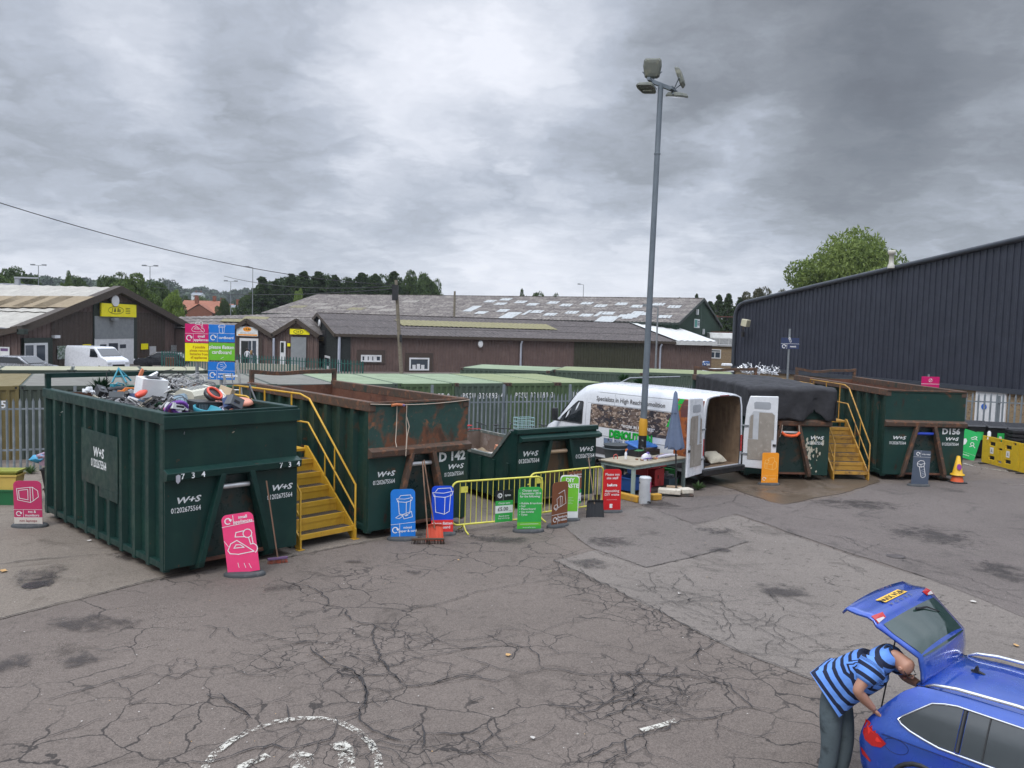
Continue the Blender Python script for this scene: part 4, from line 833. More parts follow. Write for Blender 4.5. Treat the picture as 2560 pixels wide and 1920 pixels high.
draw(o,R,[arc(-.11,.745,.05,0,360,12),arc(-.10,.745,.032,0,360,10)],.012);draw(o,R,[[(-.03,.85),(-.03,.64)]],.004,name='rule_line');btext(o,R,'tyres',.08,.745,.07,bold=.02);btext(o,R,'Charges apply',0,.575,.05,bold=.02);btext(o,R,'£5.00',-.03,.44,.115,BLKT,bold=.02);btext(o,R,'per tyre',.15,.40,.025,BLKT);btext(o,R,'Bicycle tyres\nfree of charge',0,.265,.05,bold=.01)
o=hung('hardcore and soil price sign, brown over green with £1.50 on a white strip',b2,1.30,.42,.78,1.06,[(0,.285,BRN),(.288,.56,pmatc('brown_panel_light',srgb(132,82,54))),(.562,.68,GRE),(.682,.92,WHP),(.922,1,GRE)],a2)
draw(o,R,[arc(-.12,.96,.04,0,200,8),[(-.17,.92),(-.10,.96),(-.07,.92),(-.17,.92)],[(-.16,.74),(-.11,.80),(-.07,.73),(-.16,.74)]],.009);draw(o,R,[[(-.03,1.05),(-.03,.64)]],.004,name='rule_line');btext(o,R,'hardcore\n& rubble',.09,.95,.06,bold=.02);btext(o,R,'soil',.08,.74,.065,bold=.02);btext(o,R,'Charges apply',0,.575,.05,bold=.02);btext(o,R,'£1.50',-.01,.44,.115,BLKT,bold=.02);btext(o,R,'per bag',.13,.38,.03,BLKT)
WOOD=mat('old_wood',(.22,.13,.085),.75,layers=[((.12,.07,.045),6,.45,.7,(1,1,.1))])
def broom(label,foot,top,hw,bm,hm,stick=WOOD,dirx=(1,.25,0),bz=.09,name='broom',group='brooms leaning on the skips'):
 foot,top=Vector(foot),Vector(top);t=thing(name,label,'broom',foot,0,group)
 d=Vector(dirx).normalized();q=Vector((-d.y,d.x,0))
 mb=MB();mb.tube([(0,0,bz+.02),top-foot],.014,8);mb.build('handle',stick,t)
 mb=MB();mb.bar(d*-hw/2+Vector((0,0,bz)),d*hw/2+Vector((0,0,bz)),.055,.04);mb.build('head',hm,t,bevel=.005)
 mb=MB();random.seed(9)
 for i in range(110):
  s=ru(-hw/2+.01,hw/2-.01);a=d*s+q*ru(-.02,.02);e=a*1.05+q*ru(-.035,.035)+Vector((0,0,0))
  mb.tube([a+Vector((0,0,bz-.015)),e+Vector((0,0,.004))],.0035,3,caps=False)
 mb.build('bristles',bm,t)
 return t
f=G(694,1408);tp=hit(666,1202,world(S1,(1.9,-.14,0)),(world(S1,(0,0,0))-world(S1,(0,1,0))))
broom('broom with purple head and red bristles leaning on the 734 skip',(f.x,f.y,0),tp,.36,mat('red_bristles',(.45,.11,.06),.8,layers=[((.25,.1,.12),9,.5,.6)]),mat('purple_head',(.17,.1,.2),.6),dirx=(1,.55,0))
f=G(1070,1360);tp=hit(1056,1153,world(S2,(1.2,-.16,0)),(world(S2,(0,0,0))-world(S2,(0,1,0))))
broom('wide brown yard broom standing head down before the rusty skip',(f.x,f.y,0),tp,.66,mat('dark_bristles',(.05,.035,.025),.9),mat('brown_head',(.09,.055,.035),.8),dirx=(1,.12,0),bz=.10)
def shovel(label,foot,top,w,h,m_,hm=WOOD,tip=None,grip=False,yaw=0.,name='shovel',tilt=.25):
 foot,top=Vector(foot),Vector(top);t=thing(name,label,'shovel',foot,yaw)
 Rz=Matrix.Rotation(-yaw,3,'Z');v=Rz@(top-foot)
 mb=MB();mb.tube([(0,.03,h*.75),v],.015,8);mb.build('handle',hm,t)
 mb=MB();n=10;vs=[]
 for j in range(7):
  for i in range(n+1):
   u=i/n*2-1;z=h*j/6;vs.append((u*w/2*(1-.12*(j/6)),-.06*u*u-.0+tilt*(z)*.5+(.02 if i%2 else 0)*.35+(-.05 if j==6 else 0),z))
 mb.add(vs,[(j*(n+1)+i,j*(n+1)+i+1,(j+1)*(n+1)+i+1,(j+1)*(n+1)+i)for j in range(6)for i in range(n)],0,False)
 o=mb.build('blade',m_,t,fix=False);sd=o.modifiers.new('s','SOLIDIFY');sd.thickness=.006
 if tip:mb=MB();mb.bar((-w/2,-.03,.004),(w/2,-.03,.004),.02,.012);mb.build('metal_edge',tip,t)
 if grip:mb=MB();q=v.normalized();s=Vector((1,0,0));mb.tube([v-q*.12,v+s*.06-q*.05,v+s*.06+q*.04,v-s*.06+q*.04,v-s*.06-q*.05,v-q*.12],.013,6);mb.build('grip',BLKP,t)
 return t
f=G(1086,1352);tp=hit(1060,1150,world(S2,(1.3,-.16,0)),(world(S2,(0,0,0))-world(S2,(0,1,0))))
shovel('red plastic scoop shovel between the blue boards',(f.x,f.y,0),tp,.36,.34,mat('red_plastic',(.72,.10,.05),.45),yaw=.2,tilt=.5)
f=G(1486,1294);shovel('wide black snow shovel resting against the right yellow barrier',(f.x,f.y,0),Vector((f.x,f.y,0))+Vector((-.14,.48,1.34)),.44,.42,mat('black_blade',(.03,.032,.036),.4),hm=mat('brown_handle',(.2,.14,.1),.6),tip=STEELW,grip=True,yaw=.2)
f=G(1500,1283);t=thing('spade','black handled spade hooked over the right yellow barrier','spade',(f.x-.05,f.y+.45,0),.2)
mb=MB();mb.tube([(0,0,.35),(-.02,-.05,1.15)],.014,6);mb.build('handle',BLKP,t);mb=MB();mb.tube([(-.02,-.05,1.12),(.05,-.05,1.18),(.04,-.05,1.27),(-.07,-.05,1.27),(-.08,-.05,1.18),(-.02,-.05,1.12)],.013,6);mb.build('grip',BLKP,t);mb=MB();mb.prism([(-.1,.02),(.1,.02),(.09,.36),(-.09,.36)],-.01,.005);mb.build('blade',DARKST,t)
f=G(1340,1300);t=thing('rake','thin rusty rake handle standing behind the left yellow barrier','rake',(f.x,f.y+1.3,0),.0)
mb=MB();mb.tube([(0,0,.0),(.03,.05,1.5)],.014,6);mb.build('handle',RUSTEDGE,t);mb=MB();mb.bar((-.2,0,.03),(.2,0,.03),.03,.02);[mb.bar((x,0,.03),(x,-.05,.0),.01)for x in(-.18,-.1,-.02,.06,.14)];mb.build('head',DARKST,t)
def column():
 b=Vector((atY(1603,1150,23.8).x,23.8,0));top=atY(1652,212,b.y);t=thing('floodlight_column','tall grey column with a yellow collar and four floodlights at its top','lamp post',(b.x,b.y,0))
 dx,H=top.x-b.x,top.z
 gm=mat('column_grey',(.16,.19,.22),.5,.3,layers=[((.21,.24,.27),3,.5,.7,(1,1,.1)),((.12,.14,.16),9,.6,.75)])
 X=lambda z:dx*z/H
 mb=MB();mb.tube([(X(1.75),0,1.75),(X(H*.5),0,H*.5),(X(H-.0),0,H)],[.095,.085,.075],20);mb.build('pole',gm,t)
 mb=MB();mb.tube([(0,0,0),(X(1.42),0,1.42)],.118,20);mb.build('door_section',mat('peeling_black',(.012,.012,.014),.6,layers=[((.3,.32,.32),5,.60,.66)]),t)
 mb=MB();mb.lathe([(.122,1.40),(.124,1.80),(.092,1.90)],20,(X(1.6),0,0));mb.build('yellow_collar',mat('ochre_band',(.55,.28,.02),.5),t)
 for z in(3.4,9.4):mb=MB();mb.lathe([(.090,-.02),(.094,0),(.090,.02)],16,(X(z),0,z));mb.build('joint_ring',gm,t)
 a=Vector((top.x-b.x-.62,-.0,H+.06));c=Vector((top.x-b.x+.62,.0,H-.26));cen=Vector((dx,0,H-.1))
 aL=atY(1628,203,b.y)-Vector((b.x,b.y,0));aR=atY(1684,225,b.y)-Vector((b.x,b.y,0))
 mb=MB();mb.bar(aL,aR,.10,.10);mb.bar(aL+Vector((-.12,-.25,0)),aL+Vector((.12,.25,0)),.08,.08);mb.bar(aR+Vector((-.12,-.25,0)),aR+Vector((.12,.25,0)),.08,.08);mb.build('cross_arm',gm,t)
 hm=mat('floodlight_housing',(.13,.14,.12),.55,layers=[((.2,.2,.15),4,.5,.7)]);gl=mat('floodlight_glass',(.06,.06,.06),.12,coat=.5);rm=mat('floodlight_reflector',(.5,.5,.48),.3,.5)
 for(px,py),rot,yk in(((1631,170),(rad(100),0,rad(-8)),aL),((1616,223),(rad(12),rad(-6),rad(150)),aL),((1696,194),(rad(70),0,rad(68)),aR),((1692,243),(rad(12),rad(-4),rad(35)),aR)):
  c=atY(px,py,b.y)-Vector((b.x,b.y,0));R=Euler(rot).to_matrix()
  TT=lambda p:c+R@(Vector(p)*.86)
  out=[(-.24,-.28),(-.17,-.33),(.17,-.33),(.24,-.28),(.30,.05),(.28,.24),(.22,.30),(-.22,.30),(-.28,.24),(-.30,.05)]
  mb=MB();mb.loft([[TT((x*k,y*k,z))for x,y in out]for k,z in((1.0,.0),(1.0,.05),(.82,.13),(.5,.15))],smooth=False)
  h=mb.build('floodlight',hm,t,bevel=.01)
  mb=MB();mb.add([TT((x*.86,y*.86+.02,-.004))for x,y in out],[tuple(range(10))]);mb.build('glass',gl,h)
  mb=MB();mb.add([TT(p)for p in((-.18,-.12,-.008),(.18,-.12,-.008),(.13,-.05,-.008),(-.13,-.05,-.008))],[(0,1,2,3)]);mb.build('reflector',rm,h)
  mb=MB();l,r_=TT((-.31,-.12,.05)),TT((.31,-.12,.05));m1=l.lerp(yk,.6)+(l-yk)*.12;m2=r_.lerp(yk,.6)+(r_-yk)*.12
  mb.tube([l,m1,yk+(m1-yk)*.35,yk,yk+(m2-yk)*.35,m2,r_],.016,6);mb.build('bracket',gm,h)
 return t
column()
VW=mat('van_white_paint',(.70,.72,.75),.28,coat=.4,rv=.02);GLS=mat('dark_glass',(.012,.015,.018),.08,coat=.6,spec=.8)
PLY=mat('plywood_lining',(.20,.135,.085),.75,layers=[((.12,.08,.05),1.6,.45,.7),((.26,.18,.11),7,.5,.7,(1,1,.12))],bump=.1)
PLYG=mat('grey_plywood',(.30,.27,.235),.8,layers=[((.2,.17,.14),2.5,.45,.7,(1,1,.3)),((.38,.35,.31),8,.55,.7)],bump=.1)
TYRE=mat('tyre_rubber',(.02,.02,.021),.85,bump=.2);RIM=mat('wheel_rim',(.35,.36,.38),.35,.6)
LRED=mat('red_lens',(.45,.01,.01),.15,coat=.6);TRIM=mat('black_trim',(.022,.023,.025),.55)
def wheel(t,x,y,z,r,w,axis='x'):
 mb=MB();n=24;prof=[(r*.62,-w/2),(r*.93,-w/2),(r,-w*.36),(r,w*.36),(r*.93,w/2),(r*.62,w/2)]
 mb.lathe(prof,n);mb.xf(Matrix.Translation((x,y,z))@Matrix.Rotation(rad(90),4,'Y' if axis=='x' else 'X'));o=mb.build('wheel',TYRE,t)
 mb=MB();mb.lathe([(r*.62,-w*.42),(r*.58,-w*.5),(r*.2,-w*.38),(0,-w*.40)],n);mb.lathe([(r*.62,w*.42),(r*.58,w*.5),(r*.2,w*.38),(0,w*.4)],n)
 mb.xf(Matrix.Translation((x,y,z))@Matrix.Rotation(rad(90),4,'Y' if axis=='x' else 'X'));mb.build('rim',RIM,o)
def make_demo_van():
 t=thing('parked_van','white high-roof van with demolition graphics and both rear doors wide open','van',(5.40,23.22,0),math.atan2(.70,-.0+.715))
 t.rotation_euler=(0,0,math.atan2(.66,.75));t.scale=(1,1,.972)
 Wd,L,H=1.98,6.7,2.74
 def sec(y,zt,zb,inset_top,wtop,wb=0.):
  hw=Wd/2
  P=[]
  half=[(hw-.03-wb,zb),(hw-wb,zb+.25),(hw-wb,zb+(zt-zb)*.42),(hw-.02-wb,zb+(zt-zb)*.60),(hw-wtop*.45-wb,zb+(zt-zb)*.86),(hw-wtop-wb,zt-.05),(hw-wtop-.12-wb,zt-.005),(hw*.45,zt+inset_top)]
  for x,z in half:P.append((hw+x,y,z))
  for x,z in reversed(half):P.append((hw-x,y,z))
  return P
 secs=[sec(.0,2.66,.42,.03,.14),sec(.12,2.70,.40,.04,.13),sec(2.,2.74,.38,.04,.13),sec(4.3,2.74,.38,.04,.13),sec(4.75,2.66,.38,.04,.17),sec(5.15,2.42,.38,.03,.22),sec(5.55,2.02,.38,.03,.26),sec(5.95,1.55,.38,.03,.22,.02),sec(6.15,1.38,.38,.03,.14,.05),sec(6.45,1.22,.36,.02,.10,.10),sec(6.62,1.02,.34,.01,.08,.16),sec(6.70,.80,.36,.0,.08,.22)]
 n=len(secs[0]);mb=MB()
 vs=[p for r in secs for p in r];fs=[(i*n+k,i*n+k+1,(i+1)*n+k+1,(i+1)*n+k)for i in range(len(secs)-1)for k in range(n-1)]
 mb.add(vs,fs,0,True);mb.add(secs[-1],[tuple(range(n))],0)
 R0=secs[0];hw=Wd/2;inn=[(hw+(x-hw)*.88,.0,.62+(z-.42)*.90 if z>.6 else .58)for x,_,z in R0]
 mb.add(list(R0)+inn,[(k,k+1,n+k+1,n+k)for k in range(n-1)],0)
 mb.bx(.06,Wd-.06,.0,.06,.42,.58)
 body=mb.build('body',VW,t,fix=True)
 mb=MB();inn2=[(hw+(x-hw)*1.0,.15,z)for x,_,z in inn];inn3=[(x,4.2,z)for x,_,z in inn];
 mb.add(inn+inn3,[(k,k+1,n+k+1,n+k)for k in range(n-1)],0);mb.add(inn3,[tuple(range(n))],0);mb.bx(.12,Wd-.12,.02,4.2,.55,.585,0)
 mb.build('cargo_lining',PLY,t)
 mb=MB();mb.tube([(x,-.008,z)for x,_,z in inn],.014,6);mb.build('door_seal',BLK,t)
 def on(y0,z,off=.004):
  """left side point"""
  for a,b in zip(secs[:-1],secs[1:]):
   if a[0][1]<=y0<=b[0][1]:
    f=(y0-a[0][1])/(b[0][1]-a[0][1]+1e-9);r=[tuple(a[k][i]*(1-f)+b[k][i]*f for i in range(3))for k in range(n)]
    h=r[n//2:]
    for p,q in zip(h[:-1],h[1:]):
     if min(p[2],q[2])<=z<=max(p[2],q[2])and abs(p[2]-q[2])>1e-6:
      g=(z-p[2])/(q[2]-p[2]);return(p[0]+(q[0]-p[0])*g-off,y0,z)
    return(h[-1][0]-off,y0,z)
  return(0,y0,z)
 def side_patch(y0,y1,z0,z1,m_,name,off=.006,ny=10,nz=5,f=None):
  mb=MB();vs=[]
  for j in range(nz+1):
   for i in range(ny+1):
    y=y0+(y1-y0)*i/ny;a,b=(z0,z1)if f is None else f(y);z=a+(b-a)*j/nz;vs.append(on(y,z,off))
  mb.add(vs,[(j*(ny+1)+i,j*(ny+1)+i+1,(j+1)*(ny+1)+i+1,(j+1)*(ny+1)+i)for j in range(nz)for i in range(ny)],0,True)
  return mb.build(name,m_,t,fix=False)
 def winf(y):
  u=(y-4.72)/(5.78-4.72);return(1.40,max(1.42,2.13-max(0,u-.22)*.86))
 side_patch(4.70,5.78,1.4,2.1,GLS,'side_window',.006,16,5,winf)
 mb=MB();mb.tube([on(y,winf(y)[1],.008)for y in[4.72+.11*i for i in range(10)]],.018,5);mb.tube([on(4.72+.11*i,1.40,.008)for i in range(10)],.018,5);mb.tube([on(5.35,1.4,.012),on(5.3,1.82,.012)],.015,5);mb.tube([on(4.70,1.4,.01),on(4.70,2.12,.01)],.018,5);mb.build('window_rubber',BLK,t)
 mb=MB();vs=[]
 for j in range(5):
  f=j/4;y=5.22+f*.72;z=2.33-f*.78+.045
  for i in range(7):x=.30+(Wd-.60)*i/6;vs.append((x+(x-hw)*(.12*f),y+.03*(1-abs(i-3)/3),z))
 mb.add(vs,[(j*7+i,j*7+i+1,(j+1)*7+i+1,(j+1)*7+i)for j in range(4)for i in range(6)],0,True);mb.build('windscreen',GLS,t)
 for s in(0,1):
  x=-.16 if s==0 else Wd+.16
  mb=MB();mb.obox((x,5.80,1.62),(.2,.14,.42),(0,0,.1 if s else-.1));mb.bar((x,5.78,1.42),(.12 if s==0 else Wd-.12,5.72,1.38),.06);mb.build('mirror',TRIM,t,bevel=.03)
 mb=MB()
 for y,z0,z1 in((4.55,.6,2.70),(3.35,.62,2.70),(5.86,.7,1.40)):mb.tube([on(y,z0+(z1-z0)*i/8,.002)for i in range(9)],.006,4)
 mb.tube([on(.1+4.4*i/8,2.50,.002)for i in range(9)],.006,4);mb.tube([on(.1+4.4*i/8,2.12,.002)for i in range(9)],.006,4);mb.tube([on(.1+5.6*i/8,1.10,.002)for i in range(9)],.008,4)
 mb.build('panel_seams',mat('seam_grey',(.2,.21,.22),.6),t)
 side_patch(.05,6.2,.50,.72,mat('side_moulding',(.06,.06,.065),.6),'side_moulding',.02,12,1)
 m,tt,b=new_mat('rubble_photo');v=coords(tt,'Object',(1,1,1.8));vo=tt.new('ShaderNodeTexVoronoi');vo.distance='MANHATTAN';vo.inputs['Scale'].default_value=2.6;tt.ln(v,vo.inputs['Vector'])
 v2=tt.new('ShaderNodeTexVoronoi');v2.distance='CHEBYCHEV';v2.inputs['Scale'].default_value=9;tt.ln(v,v2.inputs['Vector'])
 col=tt.mix(tt.ramp(vo.outputs['Color'],.35,.6),(.055,.045,.05),(.34,.25,.19));col=tt.mix(tt.ramp(v2.outputs['Color'],.5,.62),col,(.12,.08,.06));col=tt.mix(tt.noise(v,8,5,.6,.5,.56,.62),col,(.5,.42,.36));col=tt.mix(tt.noise(v,3.5,5,.6,.5,.55,.6),col,(.03,.028,.035))
 tt.ln(col,b.inputs['Base Color']);b.inputs['Roughness'].default_value=.3
 side_patch(1.0,4.34,1.32,2.02,m,'photo_graphic',.007,12,6,lambda y:(1.38-.0*y,2.10))
 side_patch(1.2,2.3,1.30,1.4,mat('photo_lower',(.055,.045,.045),.35,layers=[((.15,.11,.1),6,.5,.6)]),'photo_graphic',.0075,6,2)
 orange=mat('orange_photo',(.34,.10,.03),.4,layers=[((.12,.04,.025),3,.45,.65),((.5,.2,.06),9,.55,.7)])
 side_patch(.04,.98,.80,2.55,orange,'rear_graphic',.007,4,10)
 side_patch(.05,.80,2.02,2.52,mat('dark_maroon',(.13,.05,.045),.4),'rear_graphic',.009,4,6)
 G_=mat('van_green',srgb(30,170,60),.35)
 mb=MB();vs=[]
 for i in range(9):z=2.55-i*.11;y=.36+.24*(i/8 if i<8 else 1);y=.72+.050*i;vs+=[on(y,z,.010),on(y+.17,z,.010)]
 mb.add(vs,[(2*i,2*i+1,2*i+3,2*i+2)for i in range(8)],0);mb.build('green_stripe',G_,t,fix=False)
 for i,c_ in enumerate(((.16,.22,.32),(.25,.3,.38),(.3,.35,.42),(.4,.16,.06))):
  y=3.35-i*.42;side_patch(y,y+.36,.80,1.04,mat('small_photo%d'%i,c_,.4,layers=[((.06,.06,.07),7,.5,.6),((.4,.4,.42),5,.55,.7)]),'small_photo',.007,3,2)
 DK=mat('van_dark_text',(.08,.075,.075),.5);
 text('Specialists in High Reach Demolition',.20,DK,t,on(2.75,2.29,.012),(0,-1,0),(.11,0,1),bold=.012,sx=.93)
 text('"WORK IN PROGRESS"',.13,LINE,t,on(2.35,1.50,.012),(0,-1,0),bold=.03,sx=1.0)
 text('DEMOLITION',.33,G_,t,on(2.62,1.20,.014),(0,-1,0),bold=.05,sx=.86,depth=.0);text('DEMOLITION',.33,mat('van_green_dark',srgb(14,80,30),.4),t,on(2.64,1.185,.010),(0,-1,0),bold=.06,sx=.86)
 def door(sgn,hx,ang,lab):
  d=MB();w=.94;zz0,zz1=.44,2.68
  prof=[(0,zz0+.02),(w,zz0),(w,zz1),(.14,zz1-.03),(.05,2.3),(.0,1.5)]
  d.prism(prof,-.03,.03,'y',0)
  Mx=Matrix.Translation((hx,-.03,0))@Matrix.Rotation(ang,4,'Z')@Matrix.Diagonal((sgn,1,1,1))
  q=-1
  d.xf(Mx);o=d.build('rear_door',VW,t,bevel=.02,label=lab)
  def sub(nm,poly,m_,y0=-.04,y1=-.032):
   s=MB();s.prism(poly,y0,y1,'y',0);s.xf(Mx);s.build(nm,m_,o,bevel=.004)
  sub('door_recess',[(.14,1.32),(.86,1.32),(.86,2.12),(.78,2.20),(.26,2.20),(.14,2.0)],mat('door_inner',(.5,.52,.55),.5),-.034,-.031)
  sub('ply_lining',[(.13,.72),(.80,.72),(.80,1.36),(.86,1.36),(.86,2.10),(.78,2.17),(.42,2.17),(.42,1.34),(.13,1.34)],PLYG,-.046,-.036)
  sub('ply_strip',[(.14,1.36),(.26,1.36),(.26,2.1),(.18,2.05)],PLYG,-.045,-.036)
  sub('window_recess',[(.28,2.27),(.70,2.27),(.74,2.31),(.74,2.45),(.70,2.49),(.32,2.49),(.26,2.45)],mat('grey_recess',(.35,.37,.4),.5),-.036,-.031)
  sub('latch',[(.84,1.16),(.93,1.16),(.93,1.23),(.84,1.23)],BLKP,-.06,-.03)
  for z in(.86,1.72):sub('hinge',[(-.06,z),(.14,z),(.14,z+.05),(-.06,z+.05)],GALV,-.065,-.035)
  return o
 door(-1,-.02,rad(10),'left rear door folded open');o=door(1,Wd+.03,rad(-62),'right rear door swung open')
 mb=MB();mb.prism([(-.02,.55),(Wd+.02,.55),(Wd+.02,.38),(-.02,.38)],-.14,.06,'y');mb.bx(.1,Wd-.1,-.17,-.05,.50,.555);mb.build('rear_bumper',TRIM,t,bevel=.03)
 for x in(.0,Wd-.09):mb=MB();mb.bx(x,x+.09,-.015,.05,.95,1.45);mb.build('tail_light',LRED,t,bevel=.01)
 mb=MB();mb.bx(hw-.22,hw+.22,-.02,.03,2.655,2.70);mb.build('brake_light',mat('dull_red',(.16,.02,.02),.3),t,bevel=.01)
 for y in(1.15,5.45):
  for x in(.14,Wd-.14):wheel(t,x,y,.34,.34,.24)
 mb=MB();mb.bx(.15,Wd-.15,.1,6.3,.3,.42);mb.build('underframe',DARKST,t)
 text('G·G DEMOLITION',.15,G_,t,on(3.2,.62,.03),(0,-1,0),bold=.03)if False else None
 return t
VAN=make_demo_van()
def onvan(p):return Matrix.Translation(VAN.location)@Euler(VAN.rotation_euler).to_matrix().to_4x4()@Vector(p)
def place(o,loc,rz=0.):o.location=loc;o.rotation_euler=(0,0,rz);return o
SACK=mat('cream_sack',(.58,.53,.42),.9,layers=[((.4,.37,.3),4,.5,.7)],bump=.3)
def cushion(name,label,cat,loc,sx,sy,sz,rot,m_):
 mb=MB();n=14;rings=[]
 for j in range(n+1):
  v=-1+2*j/n;ring=[]
  for i in range(24):
   a=2*math.pi*i/24;k=max(0,1-abs(v)**2.2)**.5;c,s=math.cos(a),math.sin(a)
   u=math.copysign(abs(c)**.45,c);w=math.copysign(abs(s)**.9,s)
   ring.append((u*sx/2*(.86+.14*abs(v)),v*sy/2,w*sz/2*k*(1-.5*abs(u)**3)+.015*math.sin(u*5+v*4)))
  rings.append(ring)
 mb.loft(rings);o=mb.build(name,m_);o.location=loc;o.rotation_euler=rot;return tag(o,label,cat)
cushion('sack','plump cream sack on the floor of the open white van','sack',onvan((1.18,.42,.74)),.72,.48,.28,(.5,0,.66),SACK)
cushion('sack','crumpled grey cream sack behind the plump one inside the van','sack',onvan((.80,.80,.74)),.8,.45,.26,(.35,.12,.5),mat('grey_sack',(.33,.31,.26),.9,bump=.3))
mb=MB();mb.bx(-.18,.18,-.18,.18,0,.42);mb.bx(-.2,.2,-.183,-.181,.2,.24,1);o=mb.build('cardboard_box',[mat('brown_card',(.16,.10,.065),.8),mat('card_tape',(.24,.16,.1),.5)],bevel=.004);place(o,onvan((.42,1.1,.585)),.66);tag(o,'plain brown box on the left inside the open van','box')
mb=MB();mb.bx(-.25,.25,-.12,.12,0,.05);mb.bx(-.22,.22,-.09,.09,.05,.055,1);o=mb.build('tray',[BLKP,TRIM],bevel=.01);place(o,onvan((.40,.28,.588)),.66);tag(o,'flat black tray at the open tail of the van','tray')
TP=mat('pale_green_paint',(.33,.42,.39),.6,layers=[((.23,.28,.25),3,.5,.7),((.1,.22,.4),5,.68,.72)],bump=.1)
A=Vector((2.80,22.65));B=Vector((3.27,21.62));C=Vector((4.98,23.25))
ux=(C-B).normalized();Lx=(C-B).length;th=math.atan2(ux.y,ux.x);uy=Vector((-ux.y,ux.x));Ly=1.12
T=thing('work_table','pale green wooden work table with a worn top beside the van','table',(B.x,B.y,0),th)
ht=.88
mb=MB();mb.bx(-.06,Lx+.06,-.06,Ly+.06,ht-.035,ht);mb.build('table_top',mat('worn_tabletop',(.34,.30,.22),.75,layers=[((.24,.2,.15),2,.45,.7),((.1,.25,.42),3.3,.66,.70),((.4,.42,.36),6,.6,.75)],bump=.15),T,bevel=.005)
for x in(0,Lx-.08):
 for y in(0,Ly-.08):mb=MB();mb.bx(x,x+.085,y,y+.085,0,ht-.13);mb.build('leg',TP,T,bevel=.004)
mb=MB();mb.bx(-.012,Lx+.012,-.012,.03,ht-.13,ht-.037);mb.bx(-.012,Lx+.012,Ly-.03,Ly+.012,ht-.13,ht-.037);mb.bx(-.012,.03,.032,Ly-.032,ht-.13,ht-.037);mb.bx(Lx-.03,Lx+.012,.032,Ly-.032,ht-.13,ht-.037);mb.build('frame',TP,T,bevel=.004)
def TT_(x,y,z=ht):v=B+ux*x+uy*y;return Vector((v.x,v.y,z))
def small(name,label,cat,mb,mats,loc,rz=0.,bevel=0.,group=None,scale=1.):
 o=mb.build(name,mats,bevel=bevel);o.location=loc;o.rotation_euler=(0,0,rz);o.scale=(scale,)*3;return tag(o,label,cat,group)
mb=MB();mb.lathe([(.035,0),(.035,.16),(.018,.2),(.018,.21)],12);mb.lathe([(.02,.21),(.02,.26)],10,m=1);mb.bx(-.012,.05,-.012,.012,.25,.28,1);small('spray_bottle','white spray bottle with orange cap standing on the table edge','bottle',mb,[LINE,mat('bottle_orange',(.7,.2,.05),.5)],TT_(.62,.78))
mb=MB();mb.lathe([(.05,0),(.05,.11),(.04,.13)],12);small('jar','short black jar near the middle of the green table','jar',mb,BLKP,TT_(1.25,1.0))
mb=MB();
mb.loft([[(x*k,y*k-.04*(1-k),z)for x,y in[(.13*math.cos(a),.09*math.sin(a))for a in[2*math.pi*i/16 for i in range(16)]]]for k,z in((1,0),(.98,.05),(.8,.10),(.45,.135),(.1,.145))]);mb.lathe([(.035,.13),(.03,.165),(0,.17)],10,(0,-.04,0),1);mb.tube([(-.12,-.02,.03),(-.07,-.09,.05),(0,-.10,.04),(.07,-.09,.05),(.12,-.02,.03)],.012,6,1);mb.tube([(-.10,.0,.08),(-.03,-.06,.10),(.04,-.06,.1),(.1,0,.07)],.01,6,1)
small('respirator_mask','white and purple respirator mask lying on the table top','mask',mb,[mat('mask_white',(.66,.66,.72),.5),mat('mask_purple',(.12,.07,.3),.4)],TT_(.98,.36),th,scale=1.35)
mb=MB();mb.tube([(0,0,.02),(.16,.04,.03),(.3,.03,.03),(.42,.08,.02)],[.03,.05,.05,.03],8);mb.tube([(.1,.1,.02),(.26,.12,.05),(.4,.16,.03)],[.03,.05,.03],8);small('gloves','bright pink rubber gloves flopped across the table top','gloves',mb,mat('glove_pink',(.62,.1,.25),.5),TT_(1.30,.75),th)
mb=MB();mb.tube([(0,0,.04),(.3,-.02,.05),(.6,.02,.04),(.85,-.02,.03)],[.03,.05,.05,.03],8);mb.tube([(.05,.1,.03),(.4,.08,.06),(.8,.08,.04)],[.02,.035,.02],8,1);small('rag','long white and purple rag laid along the right of the table','rag',mb,[mat('rag_white',(.6,.6,.66),.8),mat('rag_purple',(.25,.18,.35),.8)],TT_(1.45,.30),th)
mb=MB();mb.tube([(0,0,.02),(.12,.05,.02),(.17,.02,.02)],.012,6);mb.tube([(0,.06,.02),(.12,.0,.02),(.17,.06,.02)],.012,6,0);mb.tube(arc3:=[(.2+.03*math.cos(a),.02+.03*math.sin(a),.02)for a in(0,1,2,3,4,5,6)],.01,5,1);mb.tube([(.2+.03*math.cos(a),.08+.03*math.sin(a),.02)for a in(0,1,2,3,4,5,6)],.01,5,1)
small('scissors','orange handled scissors lying in front of the mask','scissors',mb,[DARKST,mat('scissor_orange',(.7,.2,.04),.5)],TT_(1.18,.28),th)
mb=MB();mb.tube([(0,0,0),(.0,0,.1),(.06,0,.13),(.10,0,.09),(.1,0,.0)],.013,6);small('mug_handle','small red and white mug on the back left of the table','mug',mb,mat('mug_red',(.5,.1,.08),.4),TT_(.35,.98))
mb=MB();mb.bx(0,1.0,0,.38,0,.05);mb.bx(0,1.0,0,.02,.05,.16);mb.bx(0,1.0,.36,.38,.05,.16);mb.bx(0,.02,.02,.36,.05,.16);mb.bx(.98,1.0,.02,.36,.05,.16);mb.obox((.3,.2,.1),(.3,.2,.1),(0,0,.3),1);mb.obox((.7,.18,.12),(.25,.15,.14),(0,0,-.2),2)
small('crate','black shallow crate of oddments at the back of the table','crate',mb,[BLKP,mat('crate_green',(.05,.2,.08),.5),DARKST],TT_(1.15,.76),th,.0)
mb=MB()
random.seed(4)
